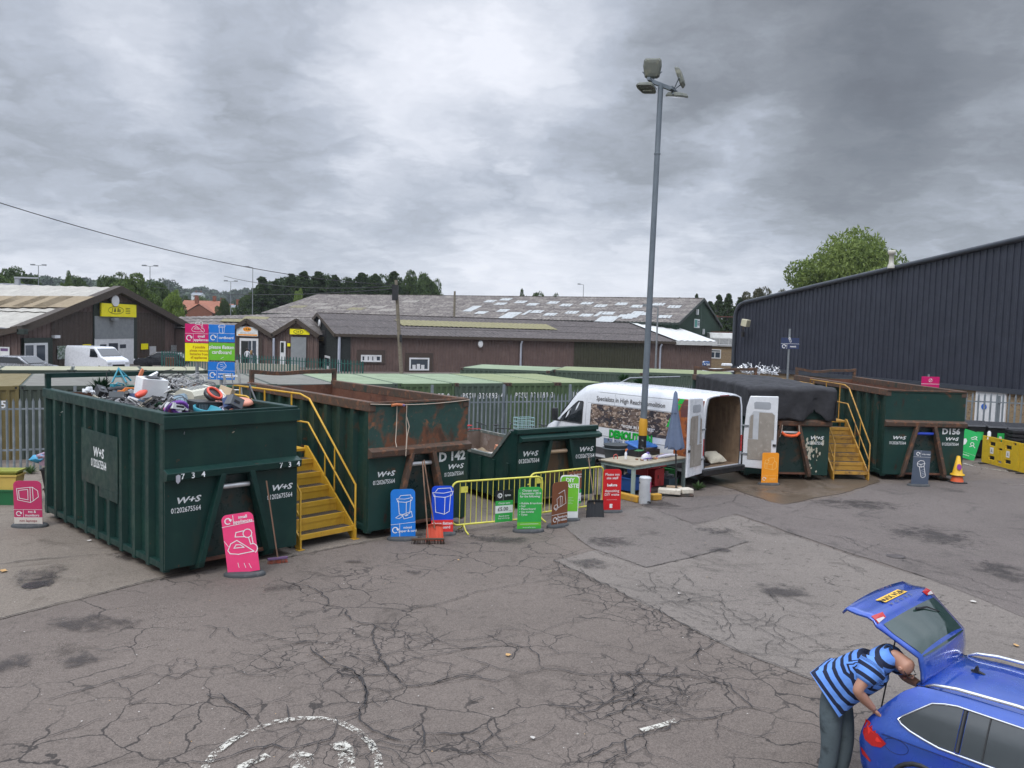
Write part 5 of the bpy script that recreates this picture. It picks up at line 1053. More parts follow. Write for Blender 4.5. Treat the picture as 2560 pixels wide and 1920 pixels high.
for k in range(14):x,y=ru(0,1.2),ru(-.3,.1);mb.obox((x,y,.02),(ru(.05,.14),ru(.03,.08),ru(.02,.05)),(0,0,ru(0,3)),k%3)
o=small('tools','scatter of small tools and offcuts over the table top','tools',mb,[TRIM,mat('tool_grey',(.3,.3,.3),.5),mat('tool_brown',(.25,.14,.08),.7)],TT_(.7,.55),th);o['kind']='stuff'
pb_=G(1690,1236);ptop=atY(1689,980,pb_.y)
o=thing('parasol','folded faded blue parasol standing in pale block weights','parasol',(pb_.x,pb_.y,0));dx=ptop.x-pb_.x;Hh=ptop.z;f0=atY(1690,1118,pb_.y).z
mb=MB();mb.tube([(0,0,.05),(dx,0,Hh+.02)],.022,8);mb.build('pole',TRIM,o)
mb=MB();rings=[];random.seed(2)
for z,r in((f0-.02,.235),(f0+.12,.22),(f0+.4,.17),(f0+.7,.12),(f0+.95,.085),(f0+1.0,.075)):
 rings.append([(dx*z/Hh-.02*0+(r*(1+.22*math.sin(k*5*2*math.pi/30+.6)))*math.cos(2*math.pi*k/30)*1.0-.06*(Hh-z)/Hh,.75*r*(1+.22*math.sin(k*5*2*math.pi/30+.6))*math.sin(2*math.pi*k/30),z+(.05*math.sin(k*1.3)if r>.23 else 0))for k in range(30)])
mb.loft(rings);mb.build('canopy',mat('faded_blue_cloth',(.115,.15,.23),.85,layers=[((.16,.2,.29),1.5,.45,.7,(1,1,.2))]),o)
mb=MB();mb.lathe([(.10,f0+.93),(.05,Hh-.02),(.03,Hh)],10,(dx*.97,0,0),sy=.8);mb.build('top_flap',MATS['faded_blue_cloth'],o)
mb=MB();mb.bx(-.42,.42,-.30,.34,.0,.05);mb.build('base_plate',DARKST,o,bevel=.01)
SLAB=mat('pale_block',(.62,.57,.48),.85,layers=[((.45,.4,.33),5,.5,.7)],bump=.3,bscale=50)
for x,y,w,d_,rz,lab in((-.22,-.20,.60,.28,-.25,'long pale block weight lying on the parasol base, nearest'),(.24,-.06,.34,.30,.3,'short pale block weight on the right of the parasol base'),(-.02,.20,.42,.2,-.2,'brownish block weight at the back of the parasol base')):
 mb=MB();mb.obox((0,0,.07),(w,d_,.13),(0,0,0));b_=mb.build('block_weight',SLAB if 'pale' in lab else mat('tan_block',(.42,.3,.2),.85,bump=.3),bevel=.02);b_.location=(pb_.x+x,pb_.y+y,.055);b_.rotation_euler=(0,0,rz);tag(b_,lab,'block','block weights on the parasol base')
pp=G(1611,1258);o=thing('pedal_bin','tall white pedal bin with a pink sticker in front of the table','bin',(pp.x,pp.y,0))
mb=MB();mb.lathe([(.145,0),(.15,.03),(.15,.64)],24);mb.build('drum',mat('bin_white',(.5,.52,.54),.35,layers=[((.4,.4,.4),3,.55,.75)]),o)
mb=MB();mb.lathe([(.156,.64),(.156,.66),(.13,.69),(0,.70)],24);mb.build('lid',MATS['bin_white'],o);mb=MB();mb.bx(.05,.11,-.16,-.13,.05,.08);mb.bx(.10,.15,-.10,.0,.02,.05);mb.build('pedal',BLKP,o)
mb=MB();mb.lathe([(.1515,.32),(.1515,.58)],24);mb=MB()
mb.add([(.1525*math.cos(a),.1525*math.sin(a),z)for z in(.30,.57)for a in[-.7+.12*i for i in range(6)]],[(i,i+1,i+7,i+6)for i in range(5)],0);mb.build('sticker',MAG,o)
mb=MB();mb.bx(-.165,-.14,-.06,-.02,.52,.56);mb.build('hinge',BLKP,o)
def tub(name,label,cat,loc,w,d_,h,m_,rz=0.,group=None,taper=.86,rim=None,z=0):
 t=thing(name,label,cat,loc,rz,group)
 mb=MB();a,b=w/2,d_/2;k=taper
 lo=[(-a*k,-b*k,0),(a*k,-b*k,0),(a*k,b*k,0),(-a*k,b*k,0)];hi=[(-a,-b,h),(a,-b,h),(a,b,h),(-a,b,h)]
 il=[(x*.93,y*.93,.03)for x,y,_ in lo];ih=[(x*.94,y*.94,h)for x,y,_ in hi]
 mb.add(lo+hi,[(3,2,1,0),(0,1,5,4),(1,2,6,5),(2,3,7,6),(3,0,4,7)]);mb.add(il+ih,[(0,1,2,3),(0,1,5,4),(1,2,6,5),(2,3,7,6),(3,0,4,7)]);mb.add(hi+ih,[(0,1,5,4),(1,2,6,5),(2,3,7,6),(3,0,4,7)])
 mb.build('shell',m_,t,fix=False)
 mb=MB();e=.018
 for x0,x1,y0,y1 in((-a-e,a+e,-b-e,-b+.002),(-a-e,a+e,b-.002,b+e),(-a-e,-a+.002,-b+.002,b-.002),(a-.002,a+e,-b+.002,b-.002)):mb.bx(x0,x1,y0,y1,h-.035,h+.004)
 mb.build('rim',rim or m_,t,bevel=.004)
 return t
BLUP=mat('blue_crate_plastic',(.02,.085,.30),.45);
tub('crate','open blue plastic crate under the left end of the table','crate',TT_(.42,.42,.12),.62,.46,.36,BLUP,th)
for(px,py,l,rz,lab)in((1562,1250,1.05,-.88,'yellow kerb stone running back under the left end of the table'),(1640,1252,.30,.5,'short yellow kerb stone right of the pedal bin')):
 c=G(px,py);mb=MB();mb.obox((0,0,.08),(l,.18,.16));b_=mb.build('kerb_stone',mat('kerb_yellow',(.50,.27,.03),.7,layers=[((.3,.2,.12),4,.55,.75)],bump=.2),bevel=.02);b_.location=(c.x,c.y+.12,0);b_.rotation_euler=(0,0,rz);tag(b_,lab,'kerb')
RC=thing('tool_cabinet','red steel tool cabinet with an open door under the table','cabinet',TT_(1.05,.35,.1),th)
RM=mat('cabinet_red',(.50,.045,.05),.45,layers=[((.3,.03,.03),3,.5,.75)])
mb=MB();mb.bx(0,.02,0,.45,0,.52);mb.bx(.50,.52,0,.45,0,.52);mb.bx(.02,.50,.43,.45,0,.52);mb.bx(.02,.5,0,.43,.50,.52);mb.bx(.02,.5,0,.43,0,.02);mb.build('carcass',RM,RC)
mb=MB();mb.prism([(.28,.02),(.70,.0),(.70,.50),(.28,.48)],-.06,-.04);mb.build('door',RM,RC,bevel=.004);mb=MB();mb.bx(.12,.72,-.12,.2,.54,.60);mb.build('drawer',RM,RC,bevel=.005)
mb=MB();mb.bx(.4,.43,-.075,-.062,.22,.32);mb.build('handle',BLKP,RC)
mb=MB();mb.bx(0,.4,0,.28,0,.22);mb.bx(-.01,.41,-.01,.29,.22,.26);mb.tube([(.12,.14,.26),(.12,.14,.31),(.28,.14,.31),(.28,.14,.26)],.012,6);small('toolbox','grey blue toolbox at the right end under the table','toolbox',mb,mat('toolbox_blue_grey',(.09,.14,.18),.5),TT_(1.95,.25,0),th,.008)
mb=MB();mb.bx(0,.35,0,.3,0,.3);mb.lathe([(.05,.3),(.05,.4)],10,(.1,.1,0));small('container_box','pale grey canister behind the blue toolbox','box',mb,mat('canister_grey',(.28,.3,.32),.5),TT_(2.2,.5,0),th,.02)
mb=MB();mb.bx(.55,1.9,.1,.6,0,.09);mb.bx(.3,1.5,.65,1.0,0,.1);small('pallet','low dark timber pallet below the red cabinet','pallet',mb,mat('dark_timber',(.08,.06,.05),.9,bump=.3),TT_(0,0,0),th,.01)
tp_=G(1550,1200);tx,ty=tp_.x+.05,24.1
mb=MB();mb.lathe([(.27,0),(.29,.3),(.28,.60),(.27,.62)],20);small('barrel','black barrel standing behind the left of the table','barrel',mb,BLKP,(3.02,23.75,0))
mb=MB();mb.lathe([(.25,0),(.33,.34),(.36,.36),(.36,.39),(.33,.39),(.31,.36),(.23,.04),(0,.035)],28);small('round_tub','round grey tub balanced on the black barrel','tub',mb,mat('tub_grey',(.10,.12,.13),.55,layers=[((.15,.17,.18),3,.5,.7)]),(3.02,23.75,.64))
mb=MB();mb.lathe([(.26,0),(.34,.30),(.36,.32),(.33,.33),(.23,.04),(0,.035)],28);small('round_tub','second dark tub nested just above the grey one','tub',mb,mat('tub_dark',(.06,.07,.075),.5),(3.04,23.77,.80))
mb=MB();mb.lathe([(.28,.6),(.3,.0)],16);
def wheelie(name,label,loc,rz,m_,lid,w=.58,d_=.7,h=1.05,group=None,sticker=None):
 t=thing(name,label,'wheelie bin',loc,rz,group)
 mb=MB();a,b=w/2,d_/2
 mb.add([(-a*.8,-b*.75,.04),(a*.8,-b*.75,.04),(a*.8,b*.8,.04),(-a*.8,b*.8,.04),(-a,-b,h*.92),(a,-b,h*.92),(a,b,h),(-a,b,h)],[(0,1,2,3),(0,1,5,4),(1,2,6,5),(2,3,7,6),(3,0,4,7),(4,5,6,7)]);mb.build('body',m_,t,bevel=.02)
 mb=MB();mb.add([(-a-.03,-b-.04,h*.92),(a+.03,-b-.04,h*.92),(a+.03,b+.02,h+.02),(-a-.03,b+.02,h+.02),(-a,-b+.02,h*.97),(a,-b+.02,h*.97),(a,b,h+.07),(-a,b,h+.07)],[(0,1,2,3),(0,1,5,4),(1,2,6,5),(2,3,7,6),(3,0,4,7),(4,5,6,7)]);mb.build('lid',lid,t,bevel=.015)
 mb=MB();mb.tube([(-a,b+.03,h*.95),(a,b+.03,h*.95)],.018,6);mb.build('handle',m_,t)
 for x in(-a*.8,a*.8):mb=MB();mb.tube([(x-.03,b*.75,.1),(x+.03,b*.75,.1)],.1,14);mb.build('wheel',TYRE,t)
 if sticker:
  mb=MB();mb.prism([(-.12,h*.55),(.12,h*.55),(.12,h*.78),(-.12,h*.78)],-b-.012+.0,-b-.006);mb.build('sticker',sticker,t);mb=MB();mb.prism([(-.07,h*.60),(.04,h*.60),(.03,h*.68),(-.06,h*.69)],-b-.014,-b-.0125);mb.build('sticker_mark',LINE,t)
 return t
wheelie('wheelie_bin','bright blue wheelie bin behind the floodlight column',(3.93,24.42,0),.62,BLUP,mat('blue_lid',(.03,.13,.42),.4),w=.95,d_=.5,h=1.08)
mb=MB();mb.lathe([(.2,0),(.25,.4),(.26,.42)],18);small('bucket','green bucket of plants and tools behind the table','bucket',mb,mat('bucket_green',(.04,.3,.07),.5),(4.75,24.1,.0))
def weed(name,label,loc,n,r,h,m_):
 mb=MB()
 for k in range(n):
  a=ru(0,6.28);e=ru(.3,1.3);l=h*ru(.5,1);p=Vector((0,0,0));q=Vector((math.cos(a)*math.cos(e),math.sin(a)*math.cos(e),math.sin(e)))*l
  s=Vector((-math.sin(a),math.cos(a),0))*ru(.01,.03);m1=q*.6+Vector((0,0,.02));mb.add([p,m1+s,q,m1-s],[(0,1,2,3)])
 o=mb.build(name,m_,fix=False);o.location=loc;return tag(o,label,'weed')
LEAFG=mat('weed_leaf',(.06,.12,.03),.7)
weed('weed','leafy weed growing beside the right leg of the table',G(1745,1225),70,.2,.30,LEAFG)
def palisade(label,A,B,h,m_,pitch=.155,wp=.065,name='palisade_fence',group=None,posts=2.75,post_h=None,rails=(.28,.84),split=True):
 A,B=Vector(A[:2]),Vector(B[:2]);L=(B-A).length;a=math.atan2((B-A).y,(B-A).x)
 t=thing(name,label,'fence',(A.x,A.y,0),a,group)
 nb=max(1,round(L/posts));random.seed(int(L*7))
 for k in range(nb):
  mb=MB();x0,x1=L*k/nb,L*(k+1)/nb;n=int((x1-x0)/pitch)
  for i in range(n):
   x=x0+(i+.5)*(x1-x0)/n;dz=ru(-.015,.015);hh=h+dz;w=wp/2;e=ru(-.004,.004)
   mb.add([(x-w,-.012,0),(x,-.026,0),(x+w,-.012,0),(x-w,-.012+e,hh-.10),(x,-.026+e,hh-.10),(x+w,-.012+e,hh-.10),(x,-.03+e,hh)],[(0,1,4,3),(1,2,5,4),(3,4,6),(4,5,6)])
   mb.add([(x-w,-.008,0),(x+w,-.008,0),(x+w,-.008+e,hh-.10),(x,-.026+e,hh),(x-w,-.008+e,hh-.10)],[(0,1,2,3,4)])
  mb.build('pale_panel',m_,t,fix=False)
  mb=MB()
  for r in rails:mb.bx(x0,x1,.0,.045,h*r,h*r+.045)
  mb.build('rail',m_,t)
 for k in range(nb+1):x=L*k/nb;mb=MB();mb.bx(x-.04,x+.04,.05,.13,0,post_h or h-.1);mb.build('post',m_,t)
 return t
GALF=mat('fence_galvanised',(.20,.23,.25),.55,.2,layers=[((.30,.33,.35),3,.5,.7),((.12,.14,.15),8,.6,.75,(1,1,.1))])
GRNF=mat('fence_green',(.012,.085,.07),.5,layers=[((.02,.12,.1),3,.5,.7)])
F0=Vector((-14.9,22.4));F1=Vector((2.2,30.55));
palisade('galvanised palisade fence running in front of the green shipping containers',F0,F1,2.05,GALF,post_h=2.36)
palisade('galvanised palisade fence turning away behind the white van',(2.3,31.2),(10.2,38.0),2.15,GALF)
palisade('galvanised palisade fence crossing in front of the brick wall and white door',(14.6,33.8),(21.5,31.9),2.35,GALF,pitch=.20,wp=.07)
gf0,gf1=atY(560,905,56),atY(905,905,52)
palisade('tall dark green palisade fence before the gabled units',(-26.3,62),(-9.9,54.5),2.0,GRNF,pitch=.24,wp=.085,posts=3.)
palisade('low dark green palisade fence before the long brown shed',(-9.8,54.5),(-2.2,57.5),1.05,GRNF,pitch=.24,wp=.085,posts=3.)
mb=MB();mb.tube([atY(1535,965,30.6),atY(1575,945,30.8),atY(1700,942,31.5)],.03,8);o=mb.build('guard_rail',GALV);tag(o,'bent grey pipe rail seen over the roof of the graphic van','rail')
def container(label,p,yaw,Lc,wc,hc,side,topm,txt=None,group='green shipping containers in rows behind the fence',z=0.,caster=None,pitch=.24,num=None):
 t=thing('shipping_container',label,'container',(p[0],p[1],z),yaw,group)
 mb=MB();f=.0
 corr_wall(mb,(0.08,.03),(wc-.08,.03),.1,hc-.12,pitch,.035)
 corr_wall(mb,(wc-.03,.08),(wc-.03,Lc-.08),.1,hc-.12,.3,.035);corr_wall(mb,(.03,Lc-.08),(.03,.08),.1,hc-.12,.3,.035);corr_wall(mb,(wc-.08,Lc-.03),(.08,Lc-.03),.1,hc-.12,.3,.035)
 mb.build('wall_panels',side,t,fix=False)
 mb=MB()
 for x in(0,wc-.1):
  for y in(0,Lc-.1):mb.bx(x,x+.1,y,y+.1,.12,hc-.12)
 mb.bx(.1,wc-.1,-.0,.06,hc-.14,hc-.01);mb.bx(.1,wc-.1,Lc-.06,Lc,hc-.14,hc-.01);mb.bx(0,.06,.1,Lc-.1,hc-.1,hc-.01);mb.bx(wc-.06,wc,.1,Lc-.1,hc-.1,hc-.01)
 mb.bx(.1,wc-.1,0,.06,.0,.14);mb.bx(0,.06,.1,Lc-.1,0,.14);mb.bx(wc-.06,wc,.1,Lc-.1,0,.14)
 mb.build('frame',side,t,bevel=.006)
 mb=MB();n=22
 for i in range(n):
  y0,y1=.05+(Lc-.1)*i/n,.05+(Lc-.1)*(i+1)/n;q=(y1-y0)*.3
  mb.add([(.05,y0,hc-.02),(wc-.05,y0,hc-.02),(wc-.05,y0+q,hc-.012),(.05,y0+q,hc-.012),(wc-.05,y1-q,hc-.012),(.05,y1-q,hc-.012),(wc-.05,y1,hc-.02),(.05,y1,hc-.02)],[(0,1,2,3),(3,2,4,5),(5,4,6,7)])
 mb.build('roof',topm,t,fix=False)
 for x in(-.004,wc-.156):
  mb=MB();mb.bx(x,x+.16,-.006,.16,hc-.125,hc+.003,0);mb.bx(x+.05,x+.105,-.009,-.0065,hc-.10,hc-.035,1);mb.build('corner_casting',[caster or side,BLKP],t,bevel=.004)
 if txt:text(txt,.30,WHTC,t,(wc*.52,-.045,hc-.50),bold=.02,sx=.62,space=1.5)
 return t
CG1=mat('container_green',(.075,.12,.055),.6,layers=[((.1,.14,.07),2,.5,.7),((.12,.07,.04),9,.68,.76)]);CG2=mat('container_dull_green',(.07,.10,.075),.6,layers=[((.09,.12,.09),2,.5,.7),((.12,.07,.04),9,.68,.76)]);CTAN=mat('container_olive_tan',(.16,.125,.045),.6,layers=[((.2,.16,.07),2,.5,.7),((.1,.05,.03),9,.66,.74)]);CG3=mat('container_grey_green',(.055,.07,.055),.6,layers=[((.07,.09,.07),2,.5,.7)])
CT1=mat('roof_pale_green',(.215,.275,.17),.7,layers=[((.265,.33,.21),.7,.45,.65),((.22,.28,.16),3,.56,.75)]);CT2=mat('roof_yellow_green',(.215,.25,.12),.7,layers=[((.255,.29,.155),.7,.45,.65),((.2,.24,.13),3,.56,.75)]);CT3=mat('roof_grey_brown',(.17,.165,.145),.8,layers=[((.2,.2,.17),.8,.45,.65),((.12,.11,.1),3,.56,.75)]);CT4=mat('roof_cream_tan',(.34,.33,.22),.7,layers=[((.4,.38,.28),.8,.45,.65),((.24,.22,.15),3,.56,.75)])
CASTR=mat('rusty_casting',(.10,.06,.045),.7)
c0=Vector((-17.2,23.6));cd=Vector((math.cos(rad(27)),math.sin(rad(27))));cn=Vector((-cd.y,cd.x));zc=-.35;cw=2.42;off=[0]
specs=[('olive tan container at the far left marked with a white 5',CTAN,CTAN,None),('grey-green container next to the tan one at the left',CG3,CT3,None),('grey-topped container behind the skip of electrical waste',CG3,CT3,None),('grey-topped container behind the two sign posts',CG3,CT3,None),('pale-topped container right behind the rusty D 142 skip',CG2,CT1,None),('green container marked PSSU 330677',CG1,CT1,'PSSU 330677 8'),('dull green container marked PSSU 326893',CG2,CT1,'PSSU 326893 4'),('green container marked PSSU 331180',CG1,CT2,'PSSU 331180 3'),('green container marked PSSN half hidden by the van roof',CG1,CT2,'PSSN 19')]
pj=0
tgt=[-60,48,190,380,620,820,975,1137,1279,1401,1512]
def on_line(px):
 r=ray(px,960-0);
 d=Vector((r.x,r.y));M2=Matrix(((d.x,-cd.x),(d.y,-cd.y)));s=M2.inverted()@c0;return s[1]
ss=[on_line(p)for p in tgt]
edges=[ss[6]]
seam=ss[7];wmean=(ss[10]-ss[7])/3
cw=wmean;NX=max(0,round((seam-on_line(48))/cw)-5)
for q in range(NX):specs.insert(3,('grey-topped container number %s along behind the skips'%['three','four','five','six'][q],CG3,CT3,None))
SH=(seam-(5+NX)*cw)-on_line(48)
print('NX',NX,cw,SH)
for i,(lab,sm,tm,tx)in enumerate(specs):
 s=seam+(i-6-NX)*cw;w_=cw
 if i<2:s-=SH
 if i==1:w_=cw+SH
 p=c0+cd*(s+.01)
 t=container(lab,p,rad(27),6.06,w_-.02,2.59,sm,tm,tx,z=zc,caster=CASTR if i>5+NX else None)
 if i==0:text('5',.3,WHTC,t,(cw-.42,-.012,2.02),bold=.03)
r0=Vector((-19.0,30.5))-cd*2.46
for i in range(4):
 p=r0+cd*2.46*i;lab=['cream-topped container in the rear row at the far left edge','cream-topped container in the rear row below the plain white van','cream-topped container in the rear row left of the sign posts','cream-topped container in the rear row just behind the sign posts'][i]
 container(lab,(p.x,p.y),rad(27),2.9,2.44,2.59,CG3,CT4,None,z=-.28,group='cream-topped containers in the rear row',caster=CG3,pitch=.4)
for i in range(3):
 p=Vector((-2.6+4.6*i,41.2+.35*i))
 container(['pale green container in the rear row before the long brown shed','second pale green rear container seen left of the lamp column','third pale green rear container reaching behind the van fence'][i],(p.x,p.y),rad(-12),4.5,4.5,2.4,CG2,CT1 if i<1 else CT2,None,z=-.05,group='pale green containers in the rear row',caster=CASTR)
def ladder():
 t=thing('ladder','silver aluminium ladder standing behind the newspapers sign','ladder',(0,0,0));Y=21.2
 a0,a1=atY(566,985,Y),atY(560,935,Y);b0,b1=atY(603,982,Y),atY(592,900,Y)
 AL=mat('ladder_aluminium',(.55,.56,.57),.35,.6)
 for q0,q1 in((a0,a1),(b0,b1)):d=(q1-q0);mb=MB();mb.bar(q0-d*((q0.z-.1)/d.z),q1,.06,.03);mb.build('stile',AL,t)
 for z in(1.9,2.25,2.6,2.95):
  f=(z-a0.z)/(a1.z-a0.z);g=(z-b0.z)/(b1.z-b0.z);mb=MB();mb.tube([a0.lerp(a1,f),b0.lerp(b1,g)],.018,6);mb.build('rung',AL,t)
ladder()
mb=MB();mb.tube([atY(300,965,19.5),atY(640,966,20.5)],.02,6);o=mb.build('guard_rail',mat('rail_green',(.02,.12,.08),.5));tag(o,'thin green rail behind the heap of electrical waste','rail')
g_=G(18,1264);tub('recycling_box','green recycling box at the bottom of the stack by the pink board','box',(g_.x-.1,g_.y+.2,0),.62,.42,.36,mat('box_green',(.015,.14,.05),.5),0.1)
tub('recycling_box','pale yellow recycling box stacked on the green one','box',(g_.x-.12,g_.y+.2,.36),.60,.42,.34,mat('box_yellow',(.60,.43,.10),.5),0.1)
tub('recycling_box','olive and yellow box lid tray on top of the stack','box',(g_.x-.10,g_.y+.2,.70),.58,.42,.10,mat('box_olive',(.28,.3,.05),.5),0.12)
tub('storage_tub','black storage tub between the stacked boxes and the 734 skip','tub',(g_.x+1.0,g_.y+.7,.35),.95,.6,.45,BLKP,.2)
tub('storage_tub','clear pinkish storage tub tilted on the black tub','tub',(g_.x+.90,g_.y+.75,.82),1.0,.65,.24,mat('tub_clear_pink',(.40,.28,.36),.3,layers=[((.5,.5,.6),2,.5,.7)]),.2).rotation_euler=(0,.14,.15)
tub('storage_tub','dark lower tub holding up the black storage tub','tub',(g_.x+1.0,g_.y+.7,0),.85,.55,.34,DARKST,.2)
cushion('plastic_bag','small blue plastic bag squashed behind the yellow box','bag',(g_.x+.45,g_.y+.5,1.02),.35,.25,.2,(0,0,0),mat('bag_blue',(.05,.3,.5),.4))
weed('weed','tuft of weeds at the foot of the palisade fence left',(-13.2,22.6,0),60,.2,.3,LEAFG)
def bike(label,loc,rz,fm,sc=1.,group='bicycles leaning on the palisade fence',saddle_red=False,lean=.12):
 t=thing('bicycle',label,'bicycle',loc,rz,group,rot=(lean,0,rz));r=.33
 for x in(0,1.02):
  mb=MB();mb.tube([(x+r*math.cos(a),0,r+r*math.sin(a))for a in[2*math.pi*i/24 for i in range(24)]],.019,6,closed=True);w=mb.build('wheel',TYRE,t)
  mb=MB();[mb.tube([(x,0,r),(x+.31*math.cos(a),0,r+.31*math.sin(a))],.0025,3)for a in[2*math.pi*i/14 for i in range(14)]];mb.build('spokes',GALV,w)
 mb=MB();S=(.34,0,.86);BB=(.42,0,.30);Hd=(.86,0,.84);Hl=(.90,0,.66)
 for a,b in((S,BB),(S,Hd),(BB,Hl),((0,0,r),(.36,0,.78)),((0,0,r),BB),(Hd,Hl),(Hl,(1.02,0,r))):mb.tube([a,b],.017,6)
 mb.build('frame',fm,t)
 mb=MB();mb.tube([(.33,0,.86),(.32,0,.97)],.013,6);mb.build('seat_post',GALV,t);mb=MB();mb.loft([[(.22+.02,-.07,.97),(.22,0,1.0),(.24,.07,.97)],[(.34,-.05,.97),(.34,0,1.01),(.34,.05,.97)],[(.50,-.015,.97),(.50,0,.99),(.50,.015,.97)]]);mb.build('saddle',mat('saddle_red',(.5,.03,.03),.5)if saddle_red else BLKP,t)
 mb=MB();mb.tube([(.86,0,.84),(.85,0,.98),(.92,0,1.0)],.013,6);mb.tube([(.88,-.28,1.0),(.92,-.12,1.01),(.92,.12,1.01),(.88,.28,1.0)],.013,6);mb.build('handlebar',BLKP,t)
 mb=MB();mb.tube([(.42+.08*math.cos(a),-.04,.30+.08*math.sin(a))for a in[2*math.pi*i/12 for i in range(12)]],.008,4,closed=True);mb.build('chainring',GALV,t)
 return t
BF=mat('bike_black',(.02,.02,.022),.4);
bike('bicycle with red grips and saddle nearest the D 142 skip',(-1.75,27.4,.12),.7,mat('bike_red',(.4,.02,.02),.4),saddle_red=True)
bike('black bicycle with its saddle up, second along the fence',(-.85,27.6,.16),.35,BF)
bike('black bicycle tangled in the row nearest the van bonnet',(.25,28.4,.02),.45,BF);bike('grey bicycle in the tangle beside the van bonnet',(.55,28.0,.05),.6,mat('bike_grey',(.2,.22,.25),.4),lean=-.1)
mb=MB()
for i in range(9):x=i*.07;mb.tube([(x,0,.0),(x,0,.34)],.006,4);mb.tube([(x,.36,.0),(x,.36,.34)],.006,4)
for z in(0,.11,.22,.34):mb.tube([(0,0,z),(.56,0,z),(.56,.36,z),(0,.36,z)],.007,4,closed=True)
small('wire_basket','white and teal wire basket beside the low rubble skip','basket',mb,mat('basket_teal',(.35,.55,.55),.5),(.25,25.6,1.25),.5)
mb=MB();mb.bx(0,.75,0,.5,0,1.2);small('cabinet_back','dark grey cabinet carrying the wire basket','cabinet',mb,TRIM,(.18,25.5,.0),.5,.01)
STK=pmatc('sticker_green',srgb(50,180,90))
for i,(px,Y,st)in enumerate(((2398,31.4,None),(2445,31.1,STK),(2497,30.8,STK),(2545,30.6,None))):
 x=atY(px,1000,Y).x
 wheelie('wheelie_bin',['black wheelie bin tucked behind the D 156 skip','black wheelie bin with a green sticker beside the tilted green board','black wheelie bin with a green sticker behind the yellow barrier','black wheelie bin at the right edge of the picture'][i],(x,Y,0),-.12,BLKP,mat('black_lid',(.03,.03,.034),.4),w=.85 if i<3 else .8,h=1.30,group='black wheelie bins by the brick wall',sticker=st)
mb=MB();
for k in range(9):mb.bx(-.4,.4,-.3,.3,.0+k*.14,.10+k*.14)
small('crate_stack','stack of dark plastic crates near the right edge','crates',mb,BLKP,(atY(2550,1000,29.8).x+.1,29.8,0),-.1,.01)
mb=MB();mb.lathe([(.06,0),(.06,1.05),(.03,1.1)],12);small('bollard','white post between the two stickered wheelie bins','post',mb,LINE,(atY(2472,1100,30.3).x,30.3,0))
def yellow_panel(label,A,B):
 L=(B-A).length;a=math.atan2((B-A).y,(B-A).x);t=thing('barrier_panel',label,'barrier',(A.x,A.y,0),a,'yellow plastic barrier panels by the bins');h=1.0
 YP=mat('yellow_barrier_plastic',(.66,.44,.015),.5,layers=[((.5,.32,.02),3,.5,.7)])
 holes=[]
 for cx in(.28,.72):holes+=[(cx*L-.17,cx*L+.17,.70,.84),(cx*L-.17,cx*L+.17,.20,.34)]
 holes+=[(.5*L-.12,.5*L+.12,.60,.68),(.5*L-.12,.5*L+.12,.15,.24),(.5*L-.02,.5*L+.02,.28,.56)]
 for cx in(.12,.5,.88):holes.append((cx*L-.08,cx*L+.08,.88,.97))
 xs=sorted({0,L,*[v for h_ in holes for v in h_[:2]]});zs=sorted({.04,h,*[v for h_ in holes for v in h_[2:]]});mb=MB()
 for x0,x1 in zip(xs[:-1],xs[1:]):
  for z0,z1 in zip(zs[:-1],zs[1:]):
   if any(q[0]-1e-4<=x0 and x1<=q[1]+1e-4 and q[2]-1e-4<=z0 and z1<=q[3]+1e-4 for q in holes):continue
   mb.add([(x0,-.03,z0),(x1,-.03,z0),(x1,-.03,z1),(x0,-.03,z1),(x0,.03,z0),(x1,.03,z0),(x1,.03,z1),(x0,.03,z1)],[(0,1,2,3),(7,6,5,4),(0,4,5,1),(3,2,6,7),(0,3,7,4),(1,5,6,2)])
 mb.build('panel',YP,t)
 for cx in(.28,.72):
  mb=MB();mb.bx(cx*L-.09,cx*L+.09,-.036,-.031,.42,.64);s=mb.build('warning_label',LINE,t);mb=MB();mb.strokes([[(cx*L-.04,.47),(cx*L,.58),(cx*L+.04,.47)],[(cx*L-.02,.5),(cx*L+.02,.5)]],.015,-.037);mb.build('label_mark',BLKT,s)
 for x in(.2,L-.2):mb=MB();mb.bx(x-.05,x+.05,-.25,.25,0,.04);mb.build('foot',BLKP,t)
p0=Vector((G(2455,1157).x,G(2455,1157).y));p1=Vector((G(2560,1185).x,G(2560,1185).y));q=(p1-p0).normalized()
yellow_panel('yellow plastic barrier panel standing beside the tilted green board',p0,p0+q*2.0);yellow_panel('yellow plastic barrier panel leaving the frame at the right edge',p0+q*2.05,p0+q*4.05)
c=G(2392,1207);o=thing('traffic_cone','yellow no-waiting cone stacked over an orange traffic cone','cone',(c.x,c.y,.01))
mb=MB();mb.obox((0,0,.02),(.44,.44,.04));mb.build('base',BLK,o,bevel=.02);mb=MB();mb.lathe([(.19,.03),(.12,.30)],20);mb.build('lower_cone',mat('cone_orange',(.70,.12,.04),.5),o)
mb=MB();mb.lathe([(.21,.24),(.20,.27),(.145,.29),(.05,.82),(.03,.83)],20);mb.build('upper_cone',mat('cone_yellow',(.72,.42,.02),.5),o);mb=MB();mb.lathe([(.2,.22),(.215,.235),(.2,.245)],12);mb.build('upper_base',BLK,o)
mb=MB();mb.add([(.03+.075*math.cos(a)-.05,-.124+.03*math.sin(a)*.9,.50+.09*math.sin(a))for a in[2*math.pi*i/14 for i in range(14)]],[tuple(range(14))]);mb.build('roundel',mat('cone_purple',(.25,.04,.25),.5),o)
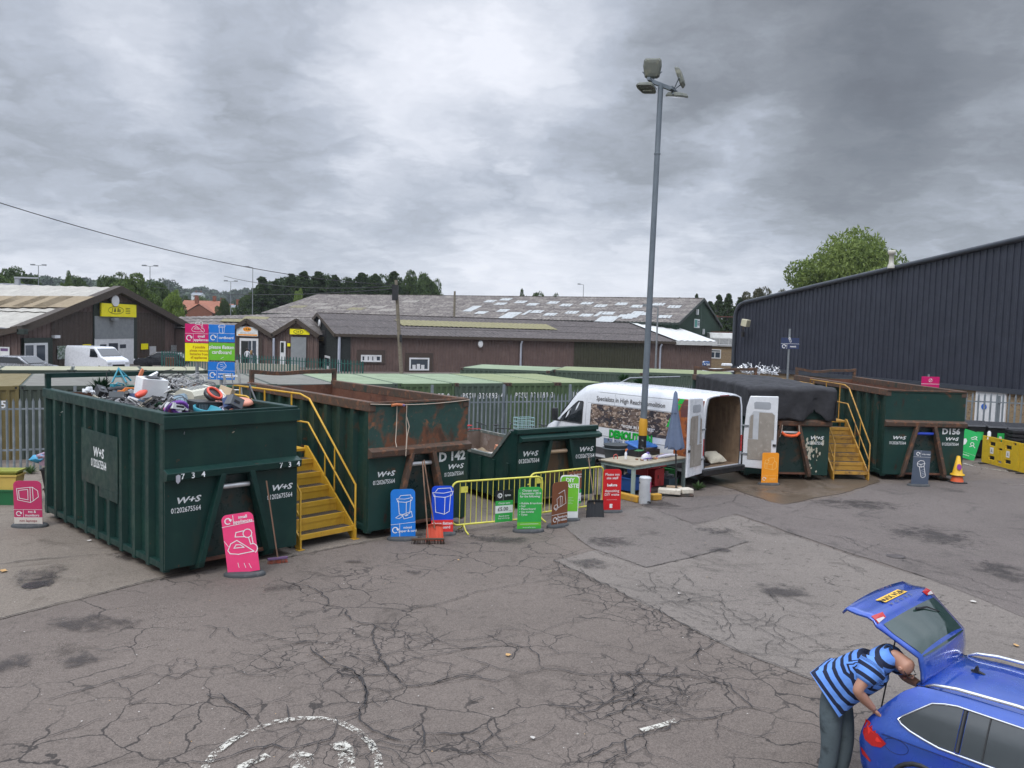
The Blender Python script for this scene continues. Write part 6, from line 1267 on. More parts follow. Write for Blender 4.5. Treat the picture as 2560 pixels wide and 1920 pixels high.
BRW=mat('brown_cladding',(.125,.082,.071),.6,layers=[((.155,.105,.09),1.2,.45,.7),((.09,.06,.052),4,.55,.75,(1,1,.15))]);BRWD=mat('dark_brown_cladding',(.058,.040,.031),.6,layers=[((.072,.05,.04),2,.5,.7)])
BRWT=mat('brown_trim',(.058,.042,.030),.6,layers=[((.075,.055,.04),3,.5,.7)]);OLV=mat('olive_cladding',(.040,.040,.020),.6,layers=[((.055,.052,.03),2,.5,.7)])
DKG=mat('dark_green_trim',(.022,.034,.028),.6);NEARBLK=mat('dark_gable_cladding',(.014,.019,.018),.6,layers=[((.02,.026,.024),3,.5,.7)]);GRNB=mat('green_building',(.022,.055,.035),.7,layers=[((.035,.07,.045),1.5,.5,.7,(1,1,.3)),((.014,.035,.022),5,.55,.7)])
ASB=mat('old_sheet_roof',(.150,.130,.12),.9,layers=[((.25,.225,.2),.9,.45,.62),((.06,.052,.05),2.6,.5,.66),((.24,.22,.19),11,.58,.72),((.05,.045,.045),9,.58,.7),((.12,.11,.06),2.2,.64,.75)],bump=.3,bscale=9)
ASBD=mat('dark_sheet_roof',(.088,.075,.072),.9,layers=[((.14,.12,.115),1.4,.5,.7),((.05,.043,.043),3,.5,.66),((.17,.155,.145),11,.62,.74)],bump=.3,bscale=9)
ASBL=mat('pale_sheet_roof',(.38,.36,.32),.85,layers=[((.45,.43,.38),.8,.45,.7),((.28,.26,.23),2.2,.55,.75),((.22,.2,.18),7,.62,.75)],bump=.2,bscale=9)
MOSS=mat('mossy_sheet',(.22,.20,.10),.9,layers=[((.28,.25,.15),4,.45,.65),((.12,.11,.06),8,.5,.65)]);SKYL=mat('roof_light',(.42,.44,.44),.5,layers=[((.30,.31,.30),3,.48,.72)]);SKYB=mat('brown_roof_light',(.26,.20,.12),.7,layers=[((.2,.15,.09),4,.5,.7)])
WHR=mat('white_metal_roof',(.60,.61,.60),.5,layers=[((.5,.5,.48),2,.5,.75)]);UPVC=mat('white_upvc',(.68,.69,.70),.45);SHUT=mat('shutter_grey',(.28,.30,.31),.5,.2);GLB=mat('building_glass',(.05,.065,.085),.1,coat=.5);PIPE=mat('pale_pipe',(.42,.45,.52),.5)
BRICK=new_mat('buff_brick')[0];t_=NT(BRICK.node_tree);b_=t_.n['Principled BSDF'];v_=coords(t_)
sp_=t_.new('ShaderNodeSeparateXYZ');t_.ln(v_,sp_.inputs[0]);cb_=t_.new('ShaderNodeCombineXYZ');t_.ln(t_.math('ADD',sp_.outputs[0],sp_.outputs[1]),cb_.inputs[0]);t_.ln(sp_.outputs[2],cb_.inputs[1])
bk_=t_.new('ShaderNodeTexBrick');t_.ln(cb_.outputs[0],bk_.inputs['Vector']);bk_.inputs['Scale'].default_value=1.0;bk_.inputs['Brick Width'].default_value=.22;bk_.inputs['Row Height'].default_value=.075;bk_.inputs['Mortar Size'].default_value=.008;bk_.inputs['Color1'].default_value=(.30,.21,.105,1);bk_.inputs['Color2'].default_value=(.22,.15,.085,1);bk_.inputs['Mortar'].default_value=(.24,.21,.17,1);bk_.inputs['Bias'].default_value=-.1
nz_=t_.noise(v_,11,2,.5,0,.62,.66);t_.ln(t_.mix(t_.math('MULTIPLY',nz_,.75),bk_.outputs['Color'],(.09,.045,.035)),b_.inputs['Base Color']);b_.inputs['Roughness'].default_value=.9
V3=Vector
def shed(name,label,A,B,depth,ze,zr,wall,roof,trim=BRWT,ridge=None,back=True,courses=4,pitch=.3,rpitch=.28,over=.25,gable_m=None,ramp=.05,roof2=None,rib=.05,group=None,amp=.045):
 """A->B is the front eave wall on the ground (viewer on its right), depth goes away from the viewer"""
 A,B=Vector(A[:2]),Vector(B[:2]);d=(B-A).normalized();n=Vector((-d.y,d.x));L=(B-A).length
 t=thing(name,label,'building',(A.x,A.y,0),math.atan2(d.y,d.x),group)
 mb=MB();corr_wall(mb,(0,0),(L,0),0,ze,pitch,rib);mb.build('front_wall',wall,t,fix=False)
 gz=lambda u:ze+(zr-ze)*(1-abs(2*u-1))
 gm=gable_m or wall
 mb=MB();corr_wall(mb,(0,depth),(0,depth/2),0,lambda u:ze+(zr-ze)*u,pitch,rib);corr_wall(mb,(0,depth/2),(0,0),0,lambda u:zr-(zr-ze)*u,pitch,rib);mb.build('gable_wall',gm,t,fix=False)
 mb=MB();corr_wall(mb,(L,0),(L,depth/2),0,lambda u:ze+(zr-ze)*u,pitch,rib);corr_wall(mb,(L,depth/2),(L,depth),0,lambda u:zr-(zr-ze)*u,pitch,rib);mb.build('gable_wall',gm,t,fix=False)
 mb=MB();mb.quad((0,depth,0),(L,depth,0),(L,depth,ze),(0,depth,ze));mb.build('back_wall',wall,t,fix=False)
 s=(zr-ze)/(depth/2)
 mb=MB();corr_roof(mb,(-over,-over,ze-over*s+.05),(L+over,-over,ze-over*s+.05),(-over,depth/2,zr+.05),(L+over,depth/2,zr+.05),rpitch,amp,0,courses);corr_roof(mb,(-over,depth+over,ze-over*s+.05),(L+over,depth+over,ze-over*s+.05),(-over,depth/2,zr+.05),(L+over,depth/2,zr+.05),1.,.01,0,1);mb.bar((-over,depth/2,zr+.11),(L+over,depth/2,zr+.11),.35,.06)
 mb.build('roof',roof,t,fix=False)
 mb=MB();mb.bx(-over,L+over,-over-.16,-over,ze-over*s-.15,ze-over*s+.10);mb.build('gutter',trim,t)
 for x in(-over-.06,L+over):
  for(y0,z0),(y1,z1)in(((-over,ze-over*s),(depth/2,zr)),((depth+over,ze-over*s),(depth/2,zr))):
   mb=MB();mb.add([(x,y0,z0-.22),(x+.06,y0,z0-.22),(x+.06,y1,z1-.22),(x,y1,z1-.22),(x,y0,z0+.14),(x+.06,y0,z0+.14),(x+.06,y1,z1+.14),(x,y1,z1+.14)],[(0,1,2,3),(7,6,5,4),(0,4,5,1),(1,5,6,2),(2,6,7,3),(3,7,4,0)]);mb.build('barge_board',trim,t)
 Mw=Matrix.Translation((A.x,A.y,0))@Matrix.Rotation(math.atan2(d.y,d.x),4,'Z');Mi=Mw.inverted()
 nv=Vector((n.x,n.y,0));dv=Vector((d.x,d.y,0))
 rn=(Vector((0,-s,1)).normalized());rnw=(Mw.to_3x3()@rn)
 t_f=lambda px,py,off=0:Mi@hit(px,py,Mw@Vector((0,-rib+off,0)),nv)
 t_g=lambda px,py:Mi@hit(px,py,Mw@Vector((-rib,0,0)),dv)
 t_r=lambda px,py:Mi@hit(px,py,Mw@Vector((0,0,ze+.10)),rnw)
 return t,t_f,t_g,t_r,L,s
def roof_patch(t,s,ze,c,w,h,m_,name='roof_light',off=.075):
 """skylight lying on the front slope at local point c"""
 y,x=c.y,c.x;k=1/math.sqrt(1+s*s);mb=MB();vs=[]
 n=8;
 for i in range(n+1):
  u=-w/2+w*i/n;o=.02*(i%2)
  for e in(-h/2,h/2):yy=y+e*k;vs.append((x+u,yy,ze+.05+yy*s+off+o))
 mb.add(vs,[(2*i,2*i+2,2*i+3,2*i+1)for i in range(n)]);mb.build(name,m_,t,fix=False)
def on_plane_rect(t,f,px0,py0,px1,py1,m_,name,out=(0,-.03),th=.05,frame=None,axis='f',label=None):
 a,b=f(px0,py0),f(px1,py1)
 if axis=='f':x0,x1=sorted((a.x,b.x));z0,z1=sorted((a.z,b.z));mb=MB();mb.bx(x0,x1,a.y-th,a.y,z0,z1)
 else:y0,y1=sorted((a.y,b.y));z0,z1=sorted((a.z,b.z));mb=MB();mb.bx(a.x-th,a.x,y0,y1,z0,z1)
 o=mb.build(name,m_,t,label=label)
 return o,(a,b)
LB,f,g,r,L,s=shed('long_shed','long low brown ribbed shed with mossy roof strip and white roofed right end',(-15.9,75),(21.6,90.2),20,3.35,5.25,BRW,ASBD,courses=3,rpitch=.42,gable_m=NEARBLK,amp=.06)
ze=3.35
mb=MB()
def strip(t,x0,x1,y0,y1,m_,name,off=.09,pitch=.5,amp=.05):
 mb=MB();corr_roof(mb,(x0,y0,ze+.05+y0*s+off),(x1,y0,ze+.05+y0*s+off),(x0,y1,ze+.05+y1*s+off),(x1,y1,ze+.05+y1*s+off),pitch,amp,0,1);return mb.build(name,m_,t,fix=False)
a=r(1000,812);b=r(1385,822);strip(LB,a.x,b.x,4.1,7.2,MOSS,'mossy_strip')
a=r(1610,830);strip(LB,a.x+1.0,L+.3,-.3,9.9,WHR,'white_roof_end',.12,.7,.07)
mb=MB();mb.bx(a.x+1.0,L+.35,-.46,-.28,ze-.28,ze+.14);mb.build('white_gutter',WHR,LB)
a=f(1435,880);b=f(1612,880);mb=MB();corr_wall(mb,(a.x,-.055),(b.x,-.055),0,3.3,.3,.05);mb.build('olive_wall_panel',OLV,LB,fix=False)
for px in(1302,1650):
 a=f(px,880);mb=MB();mb.tube([(a.x,-.35,3.1),(a.x-.05,-.2,2.8),(a.x-.05,-.2,0)],.10,8);mb.build('downpipe',PIPE,LB)
mb=MB();mb.tube([(.15,-.25,3.2),(.15,-.15,0)],.13,8);mb.build('downpipe',PIPE,LB)
mb=MB();mb.bx(-.06,1.2,-.09,-.055,0,3.3);mb.build('corner_panel',NEARBLK,LB)
for(x0,y0,x1,y1)in((902,887,953,905),(1023,894,1072,926)):
 p,q=f(x0,y0),f(x1,y1);mb=MB();mb.bx(p.x-.35,q.x+.35,-.11,-.07,q.z-.15,p.z+.45);mb.build('window_surround',BRWD,LB)
 mb=MB();z0,z1=q.z,p.z;w=.14
 mb.bx(p.x,q.x,-.16,-.115,z0,z0+w);mb.bx(p.x,q.x,-.16,-.115,z1-w,z1);mb.bx(p.x,p.x+w,-.16,-.115,z0+w,z1-w);mb.bx(q.x-w,q.x,-.16,-.115,z0+w,z1-w);win=mb.build('window',UPVC,LB)
 mb=MB();mb.bx(p.x+w,q.x-w,-.135,-.12,z0+w,z1-w);mb.build('pane',GLB,win)
 mb=MB();[mb.bx(p.x+.3+k*.42,p.x+.62+k*.42,-.14,-.136,z0+w,z0+w+.38+.08*(k%2))for k in range(3)];mb.build('blind',UPVC,win)
a=f(1200,860);mb=MB();mb.lathe([(.0,0),(.30,.02),(.34,.12),(.26,.2)],14);mb.xf(Matrix.Translation((a.x,-.1,a.z))@Matrix.Rotation(rad(90),4,'X')@Matrix.Diagonal((.8,1.1,1,1)));mb.build('alarm_box',UPVC,LB)
a=g(804,808);mb=MB();mb.lathe([(.0,0),(.36,.02),(.4,.12),(.3,.2)],14);mb.xf(Matrix.Translation((a.x-.1,a.y,a.z))@Matrix.Rotation(rad(-90),4,'Y'));mb.build('alarm_box',UPVC,LB)
(a,b)=(g(795,824),g(815,860));mb=MB();mb.bx(a.x-.08,a.x-.02,min(a.y,b.y),max(a.y,b.y),b.z,a.z);bd=mb.build('black_signboard',BLKPAN,LB);cy,cz=(a.y+b.y)/2,(a.z+b.z)/2;hh=a.z-b.z;ww=abs(a.y-b.y)
GOLD=mat('gold_mark',(.5,.4,.15),.5);mb=MB();mb.add([(a.x-.09,cy+ww*.14,cz+hh*.12),(a.x-.09,cy-ww*.14,cz+hh*.12),(a.x-.09,cy,cz+hh*.42)],[(0,1,2)]);mb.build('sign_mark',GOLD,bd)
mb=MB();[mb.bx(a.x-.092,a.x-.085,cy-ww*.3,cy+ww*.3,cz-hh*q_,cz-hh*q_+.09)for q_ in(.08,.2,.32)];mb.build('sign_lines',GOLD,bd)
a,b=g(814,888),g(826,932);mb=MB();y0,y1=sorted((a.y,b.y));mb.bx(a.x-.1,a.x-.04,y0,y1,0,a.z);dr=mb.build('door',UPVC,LB);mb=MB();mb.bx(a.x-.12,a.x-.105,y0+.25,y1-.25,.3,a.z-.2);mb.build('pane',GLB,dr)
yl,yr=121.,95.5
A_=atY(659,779,yl);B_=atY(1693,810,yr)
BS,f,g,r,L,s2=shed('big_shed','big shed behind with a patchy grey roof, scattered white roof lights and green gable',(A_.x,A_.y),(B_.x,B_.y),25.5,5.45,8.75,GRNB,ASB,trim=DKG,courses=7,rpitch=.5,amp=.07,pitch=.5)
sk=[(345,203,75,14),(455,190,110,13),(418,221,70,15),(558,208,70,15),(640,225,70,16),(782,212,70,15),(870,230,70,16),(1014,217,70,15),(1110,235,70,16),(1256,221,70,15),(1360,238,70,16),(1510,224,70,15),(1620,241,70,16),(435,268,75,16),(285,282,75,16),(670,275,75,16),(762,294,75,16),(912,280,75,16),(1010,300,75,16),(1165,286,75,16),(1552,310,70,17),(1275,305,85,16),(1410,290,60,16)]
for x,y,w,h in sk:
 c=r(1100+x/2.765,680+y/2.765);roof_patch(BS,s2,5.45,c,1.55,1.5,SKYL)
for x,y,w,h in((222,255,60,60),(470,300,80,40),(500,300,60,40),(600,282,15,30),(1095,292,15,30),(1120,330,60,35),(1180,330,60,35),(1350,295,60,35),(1310,308,40,16)):
 c=r(1100+x/2.765,680+y/2.765);roof_patch(BS,s2,5.45,c,1.3 if w>20 else .5,3.4 if h>30 else 2.6,SKYL,off=.085)
for x,y in((385,393),(640,403),(925,412),(580,372),(840,382),(1110,398),(1420,345),(1210,425)):
 c=r(640+x/3.687,660+y/3.687);roof_patch(BS,s2,5.45,c,2.6,1.5,MOSS if x%2 else mat('pale_roof_patch',(.26,.24,.21),.8),off=.06)
Lr=L
gp_=lambda px,py:(Matrix.Translation((A_.x,A_.y,0))@Matrix.Rotation(math.atan2(B_.y-A_.y,B_.x-A_.x),4,'Z')).inverted()@hit(px,py,(B_.x,B_.y,0),((B_.x-A_.x),(B_.y-A_.y),0))
a,b=gp_(1733,797),gp_(1745,820);mb=MB();y0,y1=sorted((a.y,b.y));mb.bx(L+.12,L+.2,y0,y1,b.z,a.z);o=mb.build('notice_board',WHP,BS);mb=MB();mb.bx(L+.205,L+.21,y0+.1,y0+(y1-y0)*.5,b.z+.1,a.z-.1);mb.build('teal_emblem',mat('teal_mark',(.05,.3,.25),.5),o)
mb=MB();[mb.bx(L+.205,L+.212,y0+(y1-y0)*.55,y1-.15,a.z-(a.z-b.z)*q_,a.z-(a.z-b.z)*q_+.12)for q_ in(.3,.5,.7)];mb.build('notice_lines',mat('navy_text',(.02,.03,.08),.5),o)
a=gp_(1739,780);mb=MB();mb.bx(L+.1,L+.35,a.y-.25,a.y+.25,a.z-.35,a.z+.35);mb.build('wall_lamp',UPVC,BS);a=gp_(1755,829);mb=MB();mb.bx(L+.1,L+.3,a.y-.2,a.y+.2,a.z-.35,a.z+.35);mb.build('wall_lamp',UPVC,BS);a=gp_(1749,838);mb=MB();mb.bx(L+.07,L+.12,a.y-1.2,a.y+1.,0,a.z);mb.build('doorway',NEARBLK,BS)
P0,P1=atY(1757,870,101),atY(1850,872,99)
BB_=thing('brick_building','low buff brick building with a white window beside the dark warehouse','building',(P0.x,P0.y,0),math.atan2(P1.y-P0.y,P1.x-P0.x));Lb=7
zt=atY(1800,866,100).z
mb=MB();mb.bx(-.5,Lb,0,5,0,zt);mb.build('wall',BRICK,BB_);mb=MB();mb.bx(-.8,Lb,-.25,5.2,zt,zt+.18);mb.build('flat_roof',mat('roof_edge_grey',(.3,.3,.3),.6),BB_)
a,b=atY(1778,873,100),atY(1807,897,100);x0,x1=a.x-P0.x,b.x-P0.x;mb=MB();w=.12;z0,z1=b.z,a.z
mb.bx(x0,x1,-.06,-.002,z0,z0+w);mb.bx(x0,x1,-.06,-.002,z1-w,z1);mb.bx(x0,x0+w,-.06,-.002,z0+w,z1-w);mb.bx(x1-w,x1,-.06,-.002,z0+w,z1-w);mb.bx(x0+w,x1-w,-.05,-.002,z0+(z1-z0)*.68,z0+(z1-z0)*.76);win=mb.build('window',UPVC,BB_);mb=MB();mb.bx(x0+w,x1-w,-.03,-.01,z0+w,z1-w);mb.build('pane',GLB,win);mb=MB();mb.bx((x0+x1)/2-.05,(x0+x1)/2+.05,-.05,-.031,z0+w,z0+.68*(z1-z0));mb.build('mullion',UPVC,win)
ff=thing('white_trailer','white curved trailer roof and panelled side seen over the brick building','trailer',(atY(1775,850,108).x,108,0));zb_,ztp=atY(1800,862,108).z,atY(1800,832,108).z
mb=MB();mb.prism([(0,0),(0,zb_+.9),(.3,ztp-.05),(1.4,ztp),(2.4,ztp-.05),(2.6,zb_+.9),(2.6,0)],0,7.5,'x');mb.build('body',WHR,ff,bevel=.05);mb=MB();[mb.bx(.1+k*1.2,1.2+k*1.2,-.03,-.005,zb_,zb_+.8)for k in range(6)];mb.build('side_panels',mat('grimy_panel',(.42,.43,.44),.5,layers=[((.25,.26,.28),6,.55,.65)]),ff)
mb=MB();mb.bx(0,9,0,3,0,atY(1800,829,112).z);o=mb.build('brown_fascia_building',mat('rust_fascia',(.14,.07,.05),.8));o.location=(atY(1779,829,112).x,112,0);tag(o,'thin red brown roofline behind the white trailer','building')
DW=mat('warehouse_cladding',(.030,.034,.050),.45,layers=[((.037,.042,.060),.8,.45,.7),((.02,.024,.038),3,.5,.75,(1,1,.2))]);DWT=mat('warehouse_trim',(.045,.052,.066),.4)
WA,WB=Vector((14.75,55.2)),Vector((22.5,36.5));wd=(WB-WA).normalized();WL=38.
W_=thing('warehouse','large dark navy ribbed warehouse with a brick base and a sloping roof','building',(WA.x,WA.y,0),math.atan2(wd.y,wd.x))
Wm=Matrix.Translation((WA.x,WA.y,0))@Matrix.Rotation(math.atan2(wd.y,wd.x),4,'Z');Wi=Wm.inverted();wn=(Wm.to_3x3()@Vector((0,1,0)))
wf=lambda px,py,off=-.08:Wi@hit(px,py,Wm@Vector((0,off,0)),wn)
pts=[wf(1846,768),wf(2000,725),wf(2230,668),wf(2560,596)];zb0,zb1=wf(1925,926),wf(2560,981)
slp=(pts[3].z-pts[1].z)/(pts[3].x-pts[1].x);z_at=lambda x:pts[1].z+slp*(x-pts[1].x);base_z=(zb0.z+zb1.z)/2
xr=33.
def dwtop(u):
 x=u*WL;z=z_at(x)if x<xr else z_at(xr)-slp*(x-xr)
 if x<.9:z-=.9-math.sqrt(max(0,.81-(.9-x)**2))
 return z
zb_at=lambda u:zb0.z+(zb1.z-zb0.z)*((u*WL-zb0.x)/(zb1.x-zb0.x))
mb=MB();corr_wall(mb,(0,0),(WL,0),lambda u:max(1.0,min(zb_at(u),3.2)),dwtop,.335,.05);mb.build('cladding',DW,W_,fix=False)
mb=MB();ed=[(x,dwtop(x/WL))for x in[0,.03,.1,.2,.35,.55,.9,3,6,10,14,18,22,26,30,33,38]]
mb.tube([(0,-.10,0.0)]+[(x,-.10,z+.02)for x,z in ed],.13,8,smooth=True);mb.build('curved_verge',DWT,W_)
mb=MB();q=[(0,max(1.,zb_at(0))),(WL,zb_at(1))];mb.add([(0,-.12,q[0][1]-.12),(WL,-.12,q[1][1]-.12),(WL,-.12,q[1][1]+.10),(0,-.12,q[0][1]+.10),(0,.05,q[0][1]-.12),(WL,.05,q[1][1]-.12),(WL,.05,q[1][1]+.10),(0,.05,q[0][1]+.10)],[(0,1,2,3),(0,1,5,4),(3,2,6,7)]);mb.build('drip_flashing',DWT,W_)
mb=MB();mb.add([(0,.03,0),(WL,.03,0),(WL,.03,zb_at(1)),(0,.03,zb_at(0))],[(0,1,2,3)]);mb.build('brick_base',BRICK,W_)
mb=MB();e2=[(x,z)for x,z in ed];
for(x0,z0),(x1,z1)in zip(e2[:-1],e2[1:]):mb.quad((x0,0,z0+.08),(x1,0,z1+.08),(x1,40,z1+.08),(x0,40,z0+.08))
mb.build('roof',DWT,W_,fix=False);mb=MB();mb.quad((0,0,0),(0,40,0),(0,40,dwtop(.02)),(0,0,dwtop(.02)));mb.build('side_wall',DW,W_,fix=False)
a,b=wf(2446,972,-.0),wf(2508,1075,-.0);mb=MB();mb.bx(a.x,b.x,-.03,.02,0,a.z-.02);dr=mb.build('door',UPVC,W_);mb=MB();mb.bx(a.x-.07,a.x,-.06,.02,0,a.z);mb.bx(b.x,b.x+.07,-.06,.02,0,a.z);mb.build('door_frame',UPVC,dr);c_=wf(2460,1017,-.04);mb=MB();mb.lathe([(.14,0),(.14,.01)],16);mb.xf(Matrix.Translation((c_.x,-.04,c_.z))@Matrix.Rotation(rad(90),4,'X'));mb.build('blue_sign',mat('sign_blue',(.02,.12,.5),.4),dr)
a=wf(1880,808);mb=MB();mb.obox((a.x+.1,-.65,a.z),(.42,.45,.45),(0,.2,.3));fl=mb.build('floodlight',mat('cream_housing',(.52,.49,.36),.5),W_,bevel=.03);mb=MB();mb.tube([(a.x-.45,-.1,a.z+.1),(a.x-.45,-.5,a.z+.1),(a.x-.1,-.55,a.z+.1)],.03,6);mb.tube([(a.x-.45,-.4,a.z+.1),(a.x-.45,-.4,a.z-.6)],.03,6);mb.obox((a.x-.45,-.4,a.z-.75),(.14,.14,.3));mb.build('bracket',DARKST,fl)
a=Wm@Vector((wf(2228,668).x+1.2,2.0,0));zr_=z_at(wf(2228,668).x+1.2)
c=atY(2228,660,a.y);mb=MB();mb.lathe([(.32,-.3),(.30,.0),(.22,.12),(.21,.95),(.34,1.0),(.36,1.32),(.30,1.36),(0,1.38)],20);o=mb.build('roof_flue',mat('cream_flue',(.55,.53,.47),.5));o.location=(c.x,a.y,c.z-.05);o.scale=(.55,.55,.55);o.parent=W_;o.matrix_parent_inverse=Wm.inverted()
ya,yb=62.,88.5;A_=atY(38,820,ya);B_=atY(462,817,yb)
A2,B2=Vector((A_.x,A_.y)),Vector((B_.x,B_.y));gd=(B2-A2).normalized();gn=Vector((-gd.y,gd.x));GW=(B2-A2).length
ze1,zr1=3.3,atY(288,724,75.).z
JB=thing('gabled_shed','brown shed on the left with a pale roof, yellow sign and roller shutter','building',(A2.x,A2.y,0),math.atan2(gd.y,gd.x))
Jm=Matrix.Translation((A2.x,A2.y,0))@Matrix.Rotation(math.atan2(gd.y,gd.x),4,'Z');Ji=Jm.inverted();jn=Jm.to_3x3()@Vector((0,1,0))
jf=lambda px,py,off=-.06:Ji@hit(px,py,Jm@Vector((0,off,0)),jn)
pk=jf(288,722);xr1=pk.x;zr1=pk.z;zL=jf(38,822).z;zR=jf(462,817).z
jtop=lambda u:zL+(zr1-zL)*(u*GW/xr1)if u*GW<xr1 else zr1+(zR-zr1)*((u*GW-xr1)/(GW-xr1))
bands=[(jf(128,870).x,jf(232,870).x),(jf(342,870).x,jf(413,870).x),(jf(437,870).x,GW)]
mb=MB();corr_wall(mb,(0,0),(GW,0),0,jtop,.55,.06,mfun=lambda u:0);mb.build('gable_wall',BRW,JB,fix=False)
def jrect(px0,py0,px1,py1,m_,name,y0=-.12,y1=-.07,parent=None,label=None,bevel=0):
 a,b=jf(px0,py0),jf(px1,py1);mb=MB();mb.bx(min(a.x,b.x),max(a.x,b.x),y0,y1,max(0,min(a.z,b.z)),max(a.z,b.z));return mb.build(name,m_,parent or JB,label=label,bevel=bevel)
def jpanel(px0,px1,zt0,zt1):
 a,b=jf(px0,850).x,jf(px1,850).x;mb=MB();corr_wall(mb,(a,-.075),(b,-.075),0,lambda u:zt0+(zt1-zt0)*u,.55,.05);mb.build('dark_panel',BRWD,JB,fix=False)
jpanel(128,191,jf(128,804).z,jf(191,779).z);jpanel(191,232,jf(191,779).z,jf(232,779).z);jpanel(341,378,jf(341,781).z,jf(378,783).z);jpanel(378,412,jf(378,783).z,jf(412,800).z);jpanel(437,461,jf(437,815).z,jf(461,820).z)
DP=-17.;sl=(zr1-zL)/xr1
Bk=60.
mb=MB();RF=lambda x,y,z:(x,y,z)
corr_roof(mb,(-.5,-.4,zL-.5*sl+.1),(-.5,Bk,zL-.5*sl+.1),(xr1,-.4,zr1+.1),(xr1,Bk,zr1+.1),1.1,.06,0,3,.08);corr_roof(mb,(GW+.4,-.4,zR+.0),(GW+.4,Bk,zR+.0),(xr1,-.4,zr1+.1),(xr1,Bk,zr1+.1),1.1,.06,0,3,.08);mb.build('roof',ASBL,JB,fix=False)
for px in(12,40,86,130,165):pass
for c_px,w in((-14,1),(45,1),(108,1),(160,1)):
 c=Ji@hit(c_px+0,757,Jm@Vector((0,0,zL+.2)),Jm.to_3x3()@Vector((-sl,0,1)));k=1/math.sqrt(1+sl*sl);mb=MB();h=1.9
 mb.add([(c.x-h,c.y-1.5,zL+(c.x-h)*sl+.32),(c.x+h,c.y-1.5,zL+(c.x+h)*sl+.32),(c.x+h,c.y+1.5,zL+(c.x+h)*sl+.32),(c.x-h,c.y+1.5,zL+(c.x-h)*sl+.32)],[(0,1,2,3)]);mb.build('roof_light',SKYB,JB)
for(x0,z0,x1,z1)in((-.5,zL-.5*sl,xr1,zr1),(xr1,zr1,GW+.4,zR-.1)):mb=MB();mb.bar((x0,-.35,z0-.02),(x1,-.35,z1-.02),.7,.60,up=(0,0,1));mb.build('barge_board',BRWT,JB)
mb=MB();mb.quad((0,0,0),(0,Bk,0),(0,Bk,zL),(0,0,zL));mb.build('side_wall',BRW,JB,fix=False)
jrect(231,752,340,930,DKG,'door_surround',-.16,-.10);jrect(233,790,331,846,SHUT,'roller_shutter',-.20,-.17)
a,b=jf(233,790),jf(331,846)
mb=MB();[mb.bx(a.x,b.x,-.215,-.2005,b.z+k*(a.z-b.z)/13,b.z+(k+.55)*(a.z-b.z)/13)for k in range(13)];mb.build('shutter_slats',SHUT,JB)
jrect(233,846,331,930,UPVC,'shop_door',-.20,-.17);jrect(268,858,291,930,GLB,'door_opening',-.22,-.205);jrect(246,861,262,870,GLB,'pane',-.22,-.205);jrect(296,861,311,870,GLB,'pane',-.22,-.205)
o=jrect(243,757,331,793,YLW,'signboard',-.45,-.30,label='yellow fascia board reading J & Bs');a,b=jf(243,757,-.46),jf(331,793,-.46);w=b.x-a.x;h=a.z-b.z
text('J & Bs',h*.40,DKTEXT,o,(a.x+w*.52,-.465,(a.z+b.z)/2),bold=.02,shear=.2,sx=1.3);mb=MB();cx,cz=a.x+w*.52,(a.z+b.z)/2;mb.strokes([[(cx+w*.22*math.cos(t_),cz+h*.28*math.sin(t_))for t_ in[2*math.pi*i/28 for i in range(29)]]],h*.035,-.462);mb.build('oval',DKTEXT,o);mb=MB();mb.strokes([[(a.x+w*.80,cz+h*q_),(a.x+w*.93,cz+h*q_)]for q_ in(-.2,-.07,.06,.19)],h*.04,-.463);mb.build('small_print',DKTEXT,o);mb=MB();mb.strokes([[(a.x+w*.07+.2*math.cos(q),a.z-h*.72+.2*math.sin(q))for q in(0,1,2,3,4)]],.05,-.463);mb.build('emblem',DKTEXT,o)
a=jf(288,752,-.5);mb=MB();mb.lathe([(0,0),(.5,.03),(.5,.1)],16);mb.xf(Matrix.Translation((a.x,-.45,a.z))@Matrix.Rotation(rad(90),4,'X')@Matrix.Diagonal((1.2,1,1,1)));mb.build('round_badge',UPVC,JB);a=jf(284,798,-.4);mb=MB();mb.obox((a.x,-.5,a.z),(.7,.4,.25));mb.build('wall_lamp',SHUT,JB)
jrect(52,845,125,930,DKG,'door_surround',-.30,-.10);jrect(53,858,112,930,UPVC,'double_door',-.34,-.31)
for x0,x1 in((55,75),(83,104)):jrect(x0,863,x1,901,GLB,'pane',-.36,-.342)
jrect(127,838,141,845,UPVC,'wall_lamp',-.4,-.12)
for x0,y0,x1,y1,m_,nm in((140,865,162,897,mat('poster_photo',(.3,.36,.3),.5,layers=[((.08,.12,.08),6,.45,.55),((.5,.5,.55),4,.55,.6)]),'poster'),(183,865,200,896,WHP,'poster'),(371,866,387,890,mat('poster_white',(.5,.5,.5),.5,layers=[((.1,.12,.25),5,.6,.7)]),'poster'),(425,863,441,883,mat('poster_grey',(.35,.36,.36),.5,layers=[((.12,.12,.12),5,.5,.6)]),'poster')):jrect(x0,y0,x1,y1,m_,nm,-.2,-.15)
o=jrect(350,859,367,873,YLW,'yellow_notice',-.2,-.15);jrect(204,861,224,866,YLW,'yellow_notice',-.2,-.15)
AN=thing('annexe','low brown annexe with a white poster at the left edge','building',(0,0,0));mb=MB();Y0=60.;x0,x1=atY(-300,870,Y0).x,atY(50,870,Y0).x
z0_,z1_=atY(0,842,Y0).z,atY(50,826,Y0).z;corr_wall(mb,(x0,Y0),(x1,Y0),0,lambda u:z0_-2.2*(1-u)+(z1_-z0_)*u+0*u,.5,.06);mb.build('front_wall',BRW,AN,fix=False)
